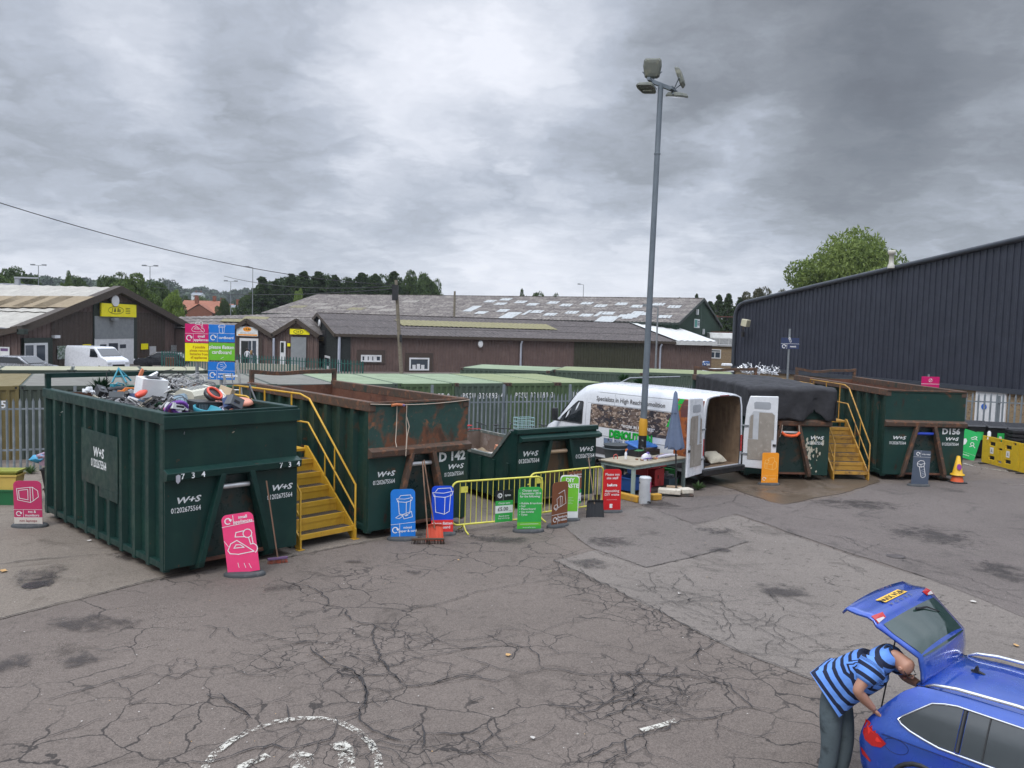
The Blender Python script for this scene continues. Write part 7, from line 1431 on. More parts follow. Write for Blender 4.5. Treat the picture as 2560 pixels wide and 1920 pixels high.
mb=MB();mb.bar((x0,Y0-.3,z0_-2.0),(x1+.2,Y0-.3,z1_+.12),.6,.42);mb.build('fascia',BRWT,AN);mb=MB();a,b=atY(44,826,Y0-.5),atY(62,836,Y0-.5);mb.bx(a.x,b.x,Y0-.6,Y0-.1,b.z,a.z+.1);mb.build('gutter_box',DKG,AN);mb=MB();mb.quad((x0,Y0-.3,z0_-1.8),(x1,Y0-.3,z1_+.3),(x1-.8,Y0+3,z1_+.5),(x0,Y0+3,z0_-1.6));mb.build('roof',ASBL,AN)
a,b=atY(0,867,Y0-.1),atY(24,900,Y0-.1);mb=MB();mb.bx(a.x,b.x,Y0-.12,Y0-.08,b.z,a.z);o=mb.build('poster',WHP,AN);mb=MB();mb.bx(a.x+.05,b.x-.1,Y0-.13,Y0-.122,a.z-.3,a.z-.1);mb.build('poster_heading',mat('heading_purple',(.15,.08,.2),.5),o)
Yg=80.
def unit(label,pxp,pyp,pxl,pxr,pye,deep=9.):
 p=atY(pxp,pyp,Yg);l=atY(pxl,pye,Yg);r_=atY(pxr,pye,Yg);t=thing('gabled_unit',label,'building',(p.x,Yg,0),0,'small gabled brown units');x0,x1=l.x-p.x,r_.x-p.x;zp,zz=p.z,(l.z+r_.z)/2
 mb=MB();corr_wall(mb,(x0,0),(0,0),0,lambda u:zz+(zp-zz)*u-.1,.4,.05);corr_wall(mb,(0,0),(x1,0),0,lambda u:zp+(zz-zp)*u-.1,.4,.05);mb.build('gable_wall',BRW,t,fix=False)
 for x_ in(x0-.05,x1+.05):mb=MB();mb.bar((x_,-.2,zz),(0,-.2,zp),.5,.38);mb.build('barge_board',BRWT,t)
 mb=MB();corr_roof(mb,(x0,-.2,zz+.15),(x0,deep,zz+.15),(0,-.2,zp+.15),(0,deep,zp+.15),.8,.05,0,2);corr_roof(mb,(x1,-.2,zz+.15),(x1,deep,zz+.15),(0,-.2,zp+.15),(0,deep,zp+.15),.8,.05,0,2);mb.build('roof',ASB,t,fix=False)
 loc=lambda px,py:atY(px,py,Yg-.1)-Vector((p.x,Yg,0))
 def rect(a,b,c,d,m_,nm,y0=-.16,y1=-.08,parent=None):q,w=loc(a,b),loc(c,d);mb=MB();mb.bx(q.x,w.x,y0,y1,max(0,w.z),q.z);return mb.build(nm,m_,parent or t)
 return t,rect,loc
U1,rc,lo=unit('gabled unit with a white and orange sign over glass sliding doors',619,801,560,683,840);
rc(593,842,655,935,BRWD,'door_surround');d_=rc(600,845,646,930,UPVC,'sliding_door',-.22,-.165)
rc(604,852,621,910,NEARBLK,'doorway',-.24,-.225,d_);rc(622,852,629,910,GLB,'pane',-.24,-.225,d_);rc(632,852,641,910,GLB,'pane',-.24,-.225,d_)
o=rc(593,816,646,841,WHP,'signboard',-.30,-.17);q,w=lo(593,816),lo(646,841);ww,hh=w.x-q.x,q.z-w.z;mb=MB();mb.add([(q.x+ww*.5+ww*.2*math.cos(a),-.305,q.z-hh*.27+hh*.25*math.sin(a))for a in[2*math.pi*i/20 for i in range(20)]],[tuple(range(20))]);mb.build('orange_oval',ORG,o);text('J & Bs',hh*.24,DKTEXT,o,(q.x+ww*.5,-.31,q.z-hh*.27),bold=.02,shear=.2);text('Bathroom Showroom',hh*.17,mat('grey_text',(.25,.27,.3),.5),o,(q.x+ww*.52,-.31,q.z-hh*.66));mb=MB();mb.bx(q.x+ww*.08,w.x-.05,-.306,-.3025,w.z+.05,w.z+hh*.2);mb.build('orange_strip',ORG,o)
U2,rc,lo=unit('gabled unit with a yellow sign, white side door and grey shutter',743,801,683,797,840)
rc(726,822,775,837,YLW,'signboard',-.32,-.17);q,w=lo(726,822),lo(765,837);ww,hh=w.x-q.x,q.z-w.z;o=thing if 0 else None
text('J & B',hh*.45,DKTEXT,U2,(q.x+ww*.55,-.33,(q.z+w.z)/2),bold=.02,shear=.2);mb=MB();cx,cz=q.x+ww*.55,(q.z+w.z)/2;mb.strokes([[(cx+ww*.3*math.cos(t_),cz+hh*.38*math.sin(t_))for t_ in[2*math.pi*i/22 for i in range(23)]]],.05,-.325);mb.build('oval',DKTEXT,U2)
rc(728,842,765,930,SHUT,'roller_shutter');d_=rc(701,853,714,930,UPVC,'side_door',-.2,-.1);rc(703,856,710,881,NEARBLK,'pane',-.22,-.205,d_);rc(719,858,726,866,YLW,'yellow_notice',-.2,-.1)
mb=MB();q=lo(686,845);mb.tube([(q.x,-.3,q.z),(q.x,-.3,0)],.12,8);mb.build('downpipe',PIPE,U2)
MR=thing('link_shed','long grey patchy roof running behind the two small gabled units','building',(0,0,0));y1_,y2_=86.,96.
a,b=atY(424,820,y1_),atY(790,832,y1_);c,d=atY(424,793,y2_),atY(790,783,y2_)
mb=MB();corr_roof(mb,a,b,c,d,.6,.05,0,4,.06);mb.quad(c,d,(d.x,y2_+9,2.5),(c.x,y2_+9,2.5));mb.build('roof',ASB,MR,fix=False);mb=MB();mb.bx(a.x,b.x,y1_+.3,y1_+.5,0,min(a.z,b.z));mb.build('front_wall',BRW,MR)
a2_,b2_=atY(465,812,y1_+2),atY(560,806,y1_+2)
for px,py in((640,800),(662,812),(585,806)):c_=atY(px,py,91);mb=MB();mb.obox(c_+Vector((0,0,.22)),(2.6,1.4,.05),(rad(12),0,0));mb.build('roof_patch',MOSS,MR)
mb=MB();a,b=atY(560,918,74),atY(760,905,76);mb.bx(a.x,b.x,74,74.3,0,.55);o=mb.build('low_wall',mat('pale_coping',(.36,.34,.28),.8));tag(o,'low pale coped wall behind the green palisade fence','wall')
def leafmat(name,c,c2,tr=.25):
 m,t,b=new_mat(name);v=coords(t)
 oi=t.new('ShaderNodeObjectInfo')
 f=t.noise(v,.45,4,.6,0,.35,.65);col=t.mix(f,c,c2)
 col=t.mix(t.noise(v,6,2,.5,0,.45,.7),col,tuple(min(1,x*1.7)for x in c2))
 t.ln(col,b.inputs['Base Color']);b.inputs['Roughness'].default_value=.7;b.inputs['Specular IOR Level'].default_value=.25
 if tr:
  ts=t.new('ShaderNodeBsdfTranslucent');t.ln(col,ts.inputs[0]);mx=t.new('ShaderNodeMixShader');mx.inputs[0].default_value=tr
  t.ln(b.outputs[0],mx.inputs[1]);t.ln(ts.outputs[0],mx.inputs[2]);t.ln(mx.outputs[0],t.n['Material Output'].inputs[0])
 return m
LCON=leafmat('conifer_leaf',(.018,.040,.014),(.045,.075,.022));LDK=leafmat('dark_leaf',(.03,.055,.018),(.065,.10,.03));LMID=leafmat('mid_leaf',(.05,.085,.02),(.095,.14,.035));LWIL=leafmat('willow_leaf',(.085,.13,.03),(.17,.22,.06),.35);LLIM=leafmat('lime_leaf',(.10,.16,.03),(.17,.24,.05));LFAR=leafmat('far_leaf',(.03,.05,.028),(.05,.075,.04),0)
BARK=mat('bark',(.07,.055,.045),.9,bump=.3)
def leaf_mesh(name,cen,siz,up,m_,seed,stretch=1.):
 """numpy leaf clumps: cen (n,3), siz (n,), each leaf a bent quad"""
 rg=np.random.default_rng(seed);n=len(cen)
 d=rg.normal(size=(n,3));d+=np.array([0,0,up]);d/=np.linalg.norm(d,axis=1)[:,None]
 q=rg.normal(size=(n,3));a=np.cross(d,q);a/=np.linalg.norm(a,axis=1)[:,None]
 s=siz[:,None]
 v=np.stack([cen-d*s*stretch,cen+a*s*.45,cen+d*s*stretch,cen-a*s*.45],1).reshape(-1,3)
 me=bpy.data.meshes.new(name);me.vertices.add(4*n);me.vertices.foreach_set('co',v.ravel());me.loops.add(4*n);me.loops.foreach_set('vertex_index',np.arange(4*n));me.polygons.add(n);me.polygons.foreach_set('loop_start',np.arange(n)*4);me.polygons.foreach_set('loop_total',np.full(n,4));me.update(calc_edges=True);me.materials.append(m_);return me
def crown_broad(seed,R,H,n=9000,lobes=26,leaf=.22):
 rg=np.random.default_rng(seed);cs=[]
 for i in range(lobes):
  th,ph=rg.uniform(0,2*np.pi),rg.uniform(-.35,1.45);r=rg.uniform(.45,.95)
  cs.append((R*r*np.cos(th)*np.cos(ph),R*r*np.sin(th)*np.cos(ph),H*.5+H*.48*r*np.sin(ph),R*rg.uniform(.20,.38)))
 cs=np.array(cs);k=rg.integers(0,lobes,n);u=rg.normal(size=(n,3));u/=np.linalg.norm(u,axis=1)[:,None];rr=rg.uniform(.55,1.05,n)**.6
 p=cs[k,:3]+u*(cs[k,3]*rr)[:,None]*np.array([1,1,.75]);return p,rg.uniform(.6,1.4,n)*leaf
def crown_conifer(seed,R,H,n=8000,leaf=.28,tiers=22,base=.04):
 rg=np.random.default_rng(seed);P=[];
 nb=420;zb=rg.uniform(base,.98,nb)**.9;th=rg.uniform(0,2*np.pi,nb);L=R*(1-zb)**.95*1.1*rg.uniform(.45,1.2,nb)+.06*R;dz=rg.uniform(.05,.35,nb)
 k=rg.integers(0,nb,n);f=rg.uniform(0,1,n)**.6
 x=L[k]*f*np.cos(th[k]);y=L[k]*f*np.sin(th[k]);z=zb[k]*H+dz[k]*L[k]*f-.25*L[k]*f**2
 w=.06+.17*L[k]*(1-f*.6);p=np.stack([x,y,z],1)+rg.normal(size=(n,3))*w[:,None]*np.array([.6,.6,.35]);return p,rg.uniform(.5,1.3,n)*leaf
def crown_willow(seed,R,H,n=16000,leaf=.30):
 rg=np.random.default_rng(seed);nb=420;th=rg.uniform(0,2*np.pi,nb);ph=rg.uniform(.0,1.5,nb);r=rg.uniform(.35,1.0,nb);k1=rg.uniform(.9,1.1,nb)
 bx=R*r*np.cos(th)*np.cos(ph)*k1;by=R*r*np.sin(th)*np.cos(ph);bz=H*(.42+.56*r*np.sin(ph)*rg.uniform(.85,1.05,nb));dr=rg.uniform(.12,.42,nb)*H
 k=rg.integers(0,nb,n);f=rg.uniform(0,1,n);out=.22*R*np.sqrt(f)
 p=np.stack([bx[k]+out*np.cos(th[k]),by[k]+out*np.sin(th[k]),bz[k]-dr[k]*f**1.4],1)+rg.normal(size=(n,3))*.16;return p,rg.uniform(.5,1.3,n)*leaf
def trunk(t,H,r,spread=.0,m_=BARK):
 mb=MB();mb.tube([(0,0,0),(.05,0,H*.3),(.0,.05,H*.62)],[r,r*.75,r*.4],8)
 for k in range(5):a=k*1.3;mb.tube([(0,0,H*(.25+.06*k)),(math.cos(a)*spread*.5,math.sin(a)*spread*.5,H*(.45+.05*k)),(math.cos(a)*spread*.8,math.sin(a)*spread*.8,H*(.6+.05*k))],[r*.4,r*.25,r*.08],6)
 return mb.build('trunk',m_,t)
PROT={}
def tree(kind,label,px,pytop,Y,wpx,m_,group=None,seed=0,zbase=0.,name='tree',sq=1.):
 p=atY(px,pytop,Y);H=p.z-zbase;R=wpx/CF*Y/2
 key=(kind,seed%3,m_.name);
 if key not in PROT:
  if kind=='conifer':c,s=crown_conifer(seed%3+1,1.,1.,11000,.021);c[:,2]=np.clip(c[:,2],0,1.02)
  if kind=='broad':c,s=crown_broad(seed%3+11,1.,1.,11000,30,.034)
  if kind=='willow':c,s=crown_willow(21,1.,1.,30000,.022)
  if kind=='conifer':
   c2,s2=crown_conifer(seed%3+1,3.2,10.,26000,.15);c=c2/np.array([3.2,3.2,10.]);s=s2
   PROT[key]=leaf_mesh('crown',c2,s2,.3,m_,seed,1.)
  elif kind=='broad':
   c2,s2=crown_broad(seed%3+11,5.,9.,12000,34,.24);PROT[key]=leaf_mesh('crown',c2,s2,.0,m_,seed)
  else:
   c2,s2=crown_willow(21,6.8,11.2,42000,.13);c3,s3=crown_broad(5,7.6,11.5,40000,60,.17);c2=np.concatenate([c2,c3+np.array([0,0,.6])]);s2=np.concatenate([s2,s3]);PROT[key]=leaf_mesh('crown',c2,s2,-.7,m_,seed,1.3)
 ref={'conifer':(3.2,10.),'broad':(5.,9.),'willow':(7.8,12.)}[kind]
 t=thing(name,label,'tree',(p.x,Y,zbase),seed*1.7,group)
 o=bpy.data.objects.new('crown',PROT[key]);COL.objects.link(o);o.parent=t;o.scale=(R/ref[0],R/ref[0],H/ref[1])
 trunk(t,H,max(.15,H*.022),R*.6)
 return t
POS=['first','second','third','fourth','fifth','sixth','seventh','eighth','ninth','tenth','eleventh','twelfth','thirteenth','fourteenth']
con=[(655,690,70),(690,700,70),(728,683,66),(760,676,66),(796,677,72),(838,686,70),(872,694,60),(905,680,72),(940,683,66),(985,677,74)]
for i,(px,py,w)in enumerate(con):tree('conifer','%s tall dark conifer from the left in the row behind the sheds'%POS[i],px,py,168+(i%3)*5,w*2.1,LCON,'tall dark conifers behind the sheds',i,name='conifer_tree')
for i,(px,py,w)in enumerate([(672,700,80),(710,694,84),(745,686,84),(778,690,84),(817,688,84),(855,696,84),(890,693,84),(922,690,84),(962,690,84),(1000,692,84)]):tree('broad','%s dark bushy tree from the left filling gaps behind the conifers'%POS[i],px,py+8,186,w*1.3,LCON,'bushy trees behind the conifer row',i)
for i,(px,py,w)in enumerate([(1020,683,90),(1060,694,80),(1085,708,60)]):tree('broad','%s bushy tree at the right end of the conifer row'%POS[i],px,py,172+i*4,w*1.2,LDK,'bushy trees at the end of the conifer row',i+3)
tree('broad','small pale lime tree in front of the dark conifers',748,730,150,34,LLIM,None,5)
left=[(-20,680,110,'broad'),(32,678,100,'broad'),(75,696,70,'broad'),(168,683,34,'broad'),(195,700,70,'broad'),(292,693,100,'broad'),(338,690,120,'broad'),(382,712,110,'broad'),(415,728,90,'broad')]
for i,(px,py,w,k)in enumerate(left):tree(k,'%s leafy tree from the left behind the yellow-signed shed'%POS[i],px,py,(150 if i<5 else 116)+(i*7)%20,w*1.2,LDK if i%3 else LMID,'leafy trees behind the yellow-signed shed',i)
for i,(px,py,w)in enumerate([(462,742,50),(500,745,50),(625,735,60),(660,760,60),(560,752,40),(596,770,50)]):tree('broad',['rounded tree left above the red roofs','rounded tree right above the red roofs','low tree left of the conifer row','low bush at the foot of the conifer row','small tree beside the grey roofed house','bush in front of the grey roofed house'][i],px,py,270 if i<2 else 178,w*1.2,LMID if i%2 else LDK,'trees around the red roofed houses',i)
tree('broad','yellow green tree right of the leafy trees',432,733,112,60,LLIM,None,2)
for i,(px,py,w)in enumerate([(1305,728,30),(1345,738,50),(1385,742,40)]):tree('broad',['small dark round tree peeping over the big shed ridge','low tree just showing over the ridge right of the round one','lowest tree on the big shed ridge'][i],px,py,170,w*1.2,LDK,None,i)
for i,(px,py,w,k)in enumerate([(1700,742,26,'conifer'),(1742,733,30,'conifer'),(1775,752,60,'conifer'),(1798,735,52,'conifer'),(1822,732,50,'conifer'),(1850,742,50,'conifer')]):tree(k,'%s dark conifer from the left between the green gable and the warehouse'%POS[i],px,py,150+(i%2)*6,w*1.8,LCON,'dark conifers left of the warehouse',i,name='conifer_tree')
for i,(px,py,w)in enumerate([(1868,735,80),(1905,728,80),(1950,733,60)]):tree('broad',['open brownish tree above the warehouse corner','second open brownish tree above the warehouse corner','third open brownish tree partly behind the willow'][i],px,py,160+i*5,w*1.1,leafmat('brown_green_leaf',(.05,.055,.025),(.09,.085,.045))if i==0 else bpy.data.materials['brown_green_leaf'],'open brownish trees above the warehouse',i)
tree('willow','large yellow green willow rising over the warehouse roof',2140,606,92,385,LWIL,None,1,name='willow_tree')
def hills():
 mb=MB();nx,ny=200,14;vs=[]
 random.seed(8)
 for j in range(ny+1):
  Y=420+120*j
  for i in range(nx+1):
   X=-1500+3000*i/nx;px=1280+X/Y*CF
   e=.5+.5*math.tanh((560-px)/260);h=(10+44*e+9*math.sin(X/130)+6*math.sin(X/61+2))*math.exp(-((Y-1150)/430)**2)
   vs.append((X,Y,h-3))
 mb.add(vs,[(j*(nx+1)+i,j*(nx+1)+i+1,(j+1)*(nx+1)+i+1,(j+1)*(nx+1)+i)for j in range(ny)for i in range(nx)],0,True);return struct(mb.build('hills',GRASS,fix=False))
hills()
rg=np.random.default_rng(5);C=[];S=[]
def wood(px0,px1,top0,top1,Y0,Y1,n,leaf,r,label,m_,depthz=14):
 C=[];
 for k in range(n):
  f=rg.uniform(0,1);px=px0+(px1-px0)*f;Y=rg.uniform(Y0,Y1);tp=top0+(top1-top0)*f+rg.uniform(-4,8)+5*math.sin(px/17)+(14 if rg.uniform()>.5 else 0);p=atY(px,tp,Y)
  rr=r*rg.uniform(.6,1.4);nn=130;u=rg.normal(size=(nn,3));u/=np.linalg.norm(u,axis=1)[:,None];C.append(np.array([p.x,Y,p.z-rr])+u*rr*rg.uniform(.8,1.1,(nn,1))*np.array([1,1,.9]))
  for q in range(2):C.append(np.array([p.x,Y,p.z-rr*(2.0+q*1.2)])+u*rr*1.2)
 C=np.concatenate(C);me=leaf_mesh('far_woodland',C,rg.uniform(.7,1.4,len(C))*leaf,0,m_,3);o=bpy.data.objects.new('far_woodland',me);COL.objects.link(o);o['kind']='stuff';return tag(o,label,'woodland')
wood(60,440,688,706,620,760,120,1.5,5.5,'dark rounded woodland along the far left skyline',LFAR)
wood(380,760,718,734,900,1150,170,2.2,7,'thin bluish woodland on the far hill behind the red roofs',LFAR)
wood(430,700,744,752,420,560,80,1.2,4.5,'nearer dark wood below the far hill',LFAR)
TILE=mat('red_tiles',(.30,.115,.065),.8,layers=[((.22,.08,.05),1.2,.45,.7),((.36,.16,.1),6,.55,.7)]);RBR=mat('red_brick_wall',(.20,.075,.045),.9);SLT=mat('grey_slates',(.20,.22,.25),.7);CRM=mat('cream_render',(.5,.5,.46),.8)
def house(name,label,px0,px1,pyr,pye,Y,wallm,roofm,gab=None,group=None,wins=6):
 a,b=atY(px0,pye,Y),atY(px1,pye,Y);r0=atY(px0,pyr,Y+5).z;t=thing(name,label,'house',(a.x,Y,0),0,group);L=b.x-a.x;e=a.z
 mb=MB();mb.bx(0,L,0,9,0,e);mb.prism([(0,e),(9,e),(4.5,r0-.1)],.01,L-.01,'x');mb.build('wall',wallm,t);mb=MB();
 mb.add([(-.4,-.5,e-.2),(L+.4,-.5,e-.2),(L+.4,4.5,r0),(-.4,4.5,r0),(-.4,9.5,e-.2),(L+.4,9.5,e-.2)],[(0,1,2,3),(3,2,5,4)]);mb.build('roof',roofm,t,fix=False)
 for g in(gab or[]):
  x=(atY(g,pye,Y).x-a.x);mb=MB();mb.prism([(x-3.2,0),(x+3.2,0),(x+3.2,e),(x,r0-.6),(x-3.2,e)],-1.2,1.0,'y');mb.build('gable',wallm,t);mb=MB();mb.add([(x-3.5,-1.4,e-.2),(x,-1.4,r0-.3),(x,4,r0-.3),(x-3.5,4,e-.2),(x+3.5,-1.4,e-.2),(x+3.5,4,e-.2)],[(0,1,2,3),(1,4,5,2)]);mb.build('gable_roof',roofm,t,fix=False)
 for k in range(wins):x=L*(k+.6)/wins;mb=MB();mb.bx(x-.7,x+.7,-.06 if not gab else-.06,-.01,e-2.2,e-.9);w=mb.build('window',UPVC,t);mb=MB();mb.bx(x-.5,x-.05,-.09,-.065,e-2.05,e-1.05);mb.bx(x+.05,x+.5,-.09,-.065,e-2.05,e-1.05);mb.build('pane',GLB,w)
 for x in(L*.3,L*.8):mb=MB();mb.bx(x-.4,x+.4,4.1,4.9,r0-.5,r0+1.4);mb.build('chimney',RBR,t)
 return t
house('terraced_house','long red tiled brick terrace beyond the sheds',436,566,756,778,205,RBR,TILE,gab=[502],group='red tiled houses beyond the sheds',wins=9)
house('terraced_house','rear red tiled brick terrace showing above the front one',448,540,750,765,228,RBR,TILE,group='red tiled houses beyond the sheds')
house('slate_house','grey slate roofed pale house right of the red terrace',566,612,762,778,198,CRM,SLT,wins=3)
house('far_house','tiny white house on the far wooded hill',478,502,731,736,640,UPVC,SLT,wins=2)
mb=MB();a,b=atY(-60,706,118),atY(56,712,118);mb.bx(a.x,b.x,118,124,0,a.z);mb.bx(b.x-1.,b.x-.4,117.8,118.2,0,a.z+.9);mb.bx(b.x-1,b.x+2.4,117.7,117.9,a.z+.75,a.z+.95);o=mb.build('flat_roofed_unit',mat('pale_grey_cladding',(.38,.40,.43),.5));tag(o,'pale grey flat roofed unit behind the yellow-signed shed, far left','building')
def lamp(label,px,pt,Y,heads=2,group='tall lamp posts beyond the sheds',r=.09):
 p=atY(px,pt,Y);t=thing('street_lamp',label,'lamp post',(p.x,Y,0),0,group);mb=MB();mb.tube([(0,0,0),(0,0,p.z)],[r,r*.6],8);mb.build('pole',GALV,t)
 for s in((-1,1)if heads==2 else(-1,)):mb=MB();mb.bar((0,0,p.z),(s*.7,0,p.z+.10),.07);mb.obox((s*.9,0,p.z+.12),(.6,.35,.2));mb.build('lamp_head',GALV,t)
for px,pt,Y,h in((96,664,132,2),(375,666,128,2),(422,702,165,2),(577,704,150,2),(632,669,140,1),(1459,712,165,1)):
 lamp({96:'twin-headed lamp post far left above the pale roof',375:'twin-headed lamp post above the leafy trees',422:'short distant twin-headed lamp post',577:'twin-headed lamp post beside the red roofs',632:'tall single lamp post left of the conifer row',1459:'single-armed lamp post above the big shed ridge'}[px],px,pt,Y,h)
lamp('grey street lamp in front of the white roofed shed end',1645,768,66,1,None,.09)
for px,pt,Y,lab in((990,700,66,'weathered wooden pole in front of the long brown shed'),(1137,728,98,'thin wooden pole between the two big sheds')):
 p=atY(px,pt,Y);t=thing('telegraph_pole',lab,'pole',(p.x+(.6 if Y==66 else 0),Y,0));mb=MB();mb.tube([(0,0,0),(-(.6 if Y==66 else 0),0,p.z)],[.17,.12],10);mb.build('pole',mat('grey_pole_wood',(.20,.175,.13),.85,layers=[((.13,.11,.08),3,.5,.7)]),t)
 if Y==66:mb=MB();mb.bx(-.85,-.4,-.3,.1,p.z-1.6,p.z-.4);mb.build('transformer_box',TRIM,t);mb=MB();mb.bx(-.2,-.02,-.25,-.1,p.z-4.9,p.z-4.3);mb.build('junction_box',TRIM,t)
def wire(label,a,b,sag,r=.012):
 mb=MB();a,b=Vector(a),Vector(b);mb.tube([a.lerp(b,i/24)-Vector((0,0,sag*4*(i/24)*(1-i/24)))for i in range(25)],r,4);o=mb.build('overhead_wire',BLKP);tag(o,label,'wire')
pt=atY(990,712,66)
wire('overhead wire dropping from the top left of the sky to the wooden pole',atY(-60,488,40),pt,.9,.022);wire('lower overhead wire running left from the wooden pole',atY(380,716,120),pt-Vector((0,0,.3)),.8,.03);wire('thin overhead wire beside the lower one',atY(560,690,110),pt-Vector((0,0,.1)),.7,.028)
wire('short wire crossing before the right conifers',atY(1700,790,130),atY(1845,788,130),.4,.03)
p=atY(1793,788,128);mb=MB();mb.tube([(0,0,0),(0,0,p.z)],.16,8);mb.bar((-3.6,0,p.z-.2),(3.6,0,p.z-.2),.12);o=mb.build('telegraph_pole',mat('red_brown_pole',(.13,.05,.035),.8));o.location=(p.x,128,0);tag(o,'red brown pole with a cross arm before the right conifers','pole')
for px,py,Y in((1560,955,33.5),(1600,962,33.2)):weed('ivy','ivy clump on the fence above the van roof, %s'%('left' if px==1560 else 'right'),atY(px,py,Y),160,.3,.42,leafmat('ivy_leaf',(.02,.06,.025),(.04,.09,.03))if px==1560 else bpy.data.materials['ivy_leaf'])
def side_car(name,label,px,py,Y,rz,paint,kind='car',cat='car',wheels=True,sc=1.):
 """profile extruded car; x along its length (nose at +x)"""
 t=thing(name,label,cat,(atY(px,py,Y).x,Y,0),rz)
 if kind=='van':low=[(0,.45),(0,1.9),(.12,2.02),(3.35,2.02),(3.6,1.95),(4.35,1.32),(5.0,1.12),(5.1,.95),(5.15,.5),(5.0,.32),(.1,.32)];W2=.97;win=[(3.05,1.25),(3.05,1.85),(3.5,1.85),(3.95,1.45),(4.0,1.25)];wx=(1.05,4.2);wind=[(3.66,1.9),(4.36,1.34)]
 else:low=[(0,.5),(.05,.95),(.25,1.05),(.7,1.42),(1.1,1.50),(2.4,1.48),(3.2,1.0),(4.1,.85),(4.25,.6),(4.2,.32),(.1,.32)];W2=.86;win=[(.6,1.0),(.95,1.4),(2.35,1.4),(3.0,1.0)];wx=(.85,3.4);wind=[(2.46,1.46),(3.2,1.02)]
 rings=[]
 for y,k in((-W2,.93),(-W2+.04,1),(W2-.04,1),(W2,.93)):
  rings.append([(x if z<.6 else(x*1.0),y*(1-.10*max(0,z-1.0)),.32+(z-.32)*(k if z>1.0 else 1))for x,z in low])
 mb=MB();mb.loft(rings,smooth=False);mb.build('body',paint,t,bevel=.03)
 for s in(-1,1):
  mb=MB();mb.add([(x,s*(W2+.012)*(1-.10*max(0,z-1.0)),z)for x,z in win],[tuple(range(len(win)))]);mb.build('side_window',GLS,t,fix=False)
  for x in wx:wheel(t,x,s*(W2-.12),.32,.32,.22,'y')
 (x0,z0),(x1,z1)=wind;mb=MB();mb.add([(x0+.02,-W2*.8,z0),(x0+.02,W2*.8,z0),(x1+.02,W2*.88,z1+.02),(x1+.02,-W2*.88,z1+.02)],[(0,1,2,3)]);mb.build('windscreen',GLS,t,fix=False)
 xe=low[7][0]if kind=='van' else 4.2
 for s in(-1,1):mb=MB();mb.obox((xe-.02,s*W2*.78,.82 if kind=='van' else .75),(.14,.32,.18));mb.build('headlight',mat('lamp_clear',(.6,.62,.65),.15,coat=.5),t,bevel=.02)
 mb=MB();mb.obox((xe+.05,0,.62),(.08,1.0,.22));mb.build('grille',TRIM,t)
 return t
WV=mat('clean_white_paint',(.74,.76,.80),.3,coat=.4,rv=.01)
side_car('parked_van','plain white panel van parked before the yellow-signed shed',190,900,66,rad(-28),WV,'van','van')
side_car('parked_car','silver car with roof rails behind the far left container',-5,905,58,rad(-12),mat('silver_paint',(.35,.36,.38),.25,.6,coat=.4))
side_car('parked_car','black car parked right of the plain white van',470,905,72,rad(190),mat('black_paint',(.012,.013,.016),.2,coat=.6))
p=atY(425,905,62);mb=MB();mb.bx(-.25,.25,-.2,.2,0,1.45);o=mb.build('gas_post',mat('rusty_post',(.16,.06,.035),.7),bevel=.03);o.location=(p.x,62,0);tag(o,'rust red post in front of the black car','post')
for px,lab in((418,0),):pass
def skin_body(name,joints,edges,mats,parent=None,sub=2,facemat=None,root=0,label=None,keep=None):
 me=bpy.data.meshes.new(name+'_j');me.from_pydata([j[:3]for j in joints],edges,[]);o=bpy.data.objects.new(name+'_j',me);COL.objects.link(o)
 sm=o.modifiers.new('skin','SKIN');sm.use_smooth_shade=True;sm.branch_smoothing=.6
 for i,j in enumerate(joints):
  d=me.skin_vertices[0].data[i];d.radius=(j[3],j[4]if len(j)>4 else j[3]);d.use_root=(i==root)
 s=o.modifiers.new('sub','SUBSURF');s.levels=sub;s.render_levels=sub
 dg=bpy.context.evaluated_depsgraph_get();dg.update();m2=bpy.data.meshes.new_from_object(o.evaluated_get(dg));m2.name=name
 bpy.data.objects.remove(o);bpy.data.meshes.remove(me)
 if keep:
  b=bmesh.new();b.from_mesh(m2);bmesh.ops.delete(b,geom=[f for f in b.faces if not keep(f.calc_center_median())],context='FACES');b.to_mesh(m2);b.free()
 m2.materials.clear();[m2.materials.append(m_)for m_ in mats]
 if facemat:
  for f in m2.polygons:f.material_index=facemat(f.center)
 q=bpy.data.objects.new(name,m2);COL.objects.link(q)
 for f in m2.polygons:f.use_smooth=True
 if parent:q.parent=parent
 if label:q['label']=label
 return q
SKIN=mat('skin',(.42,.22,.15),.5,layers=[((.36,.16,.11),9,.5,.75)],rv=.04)
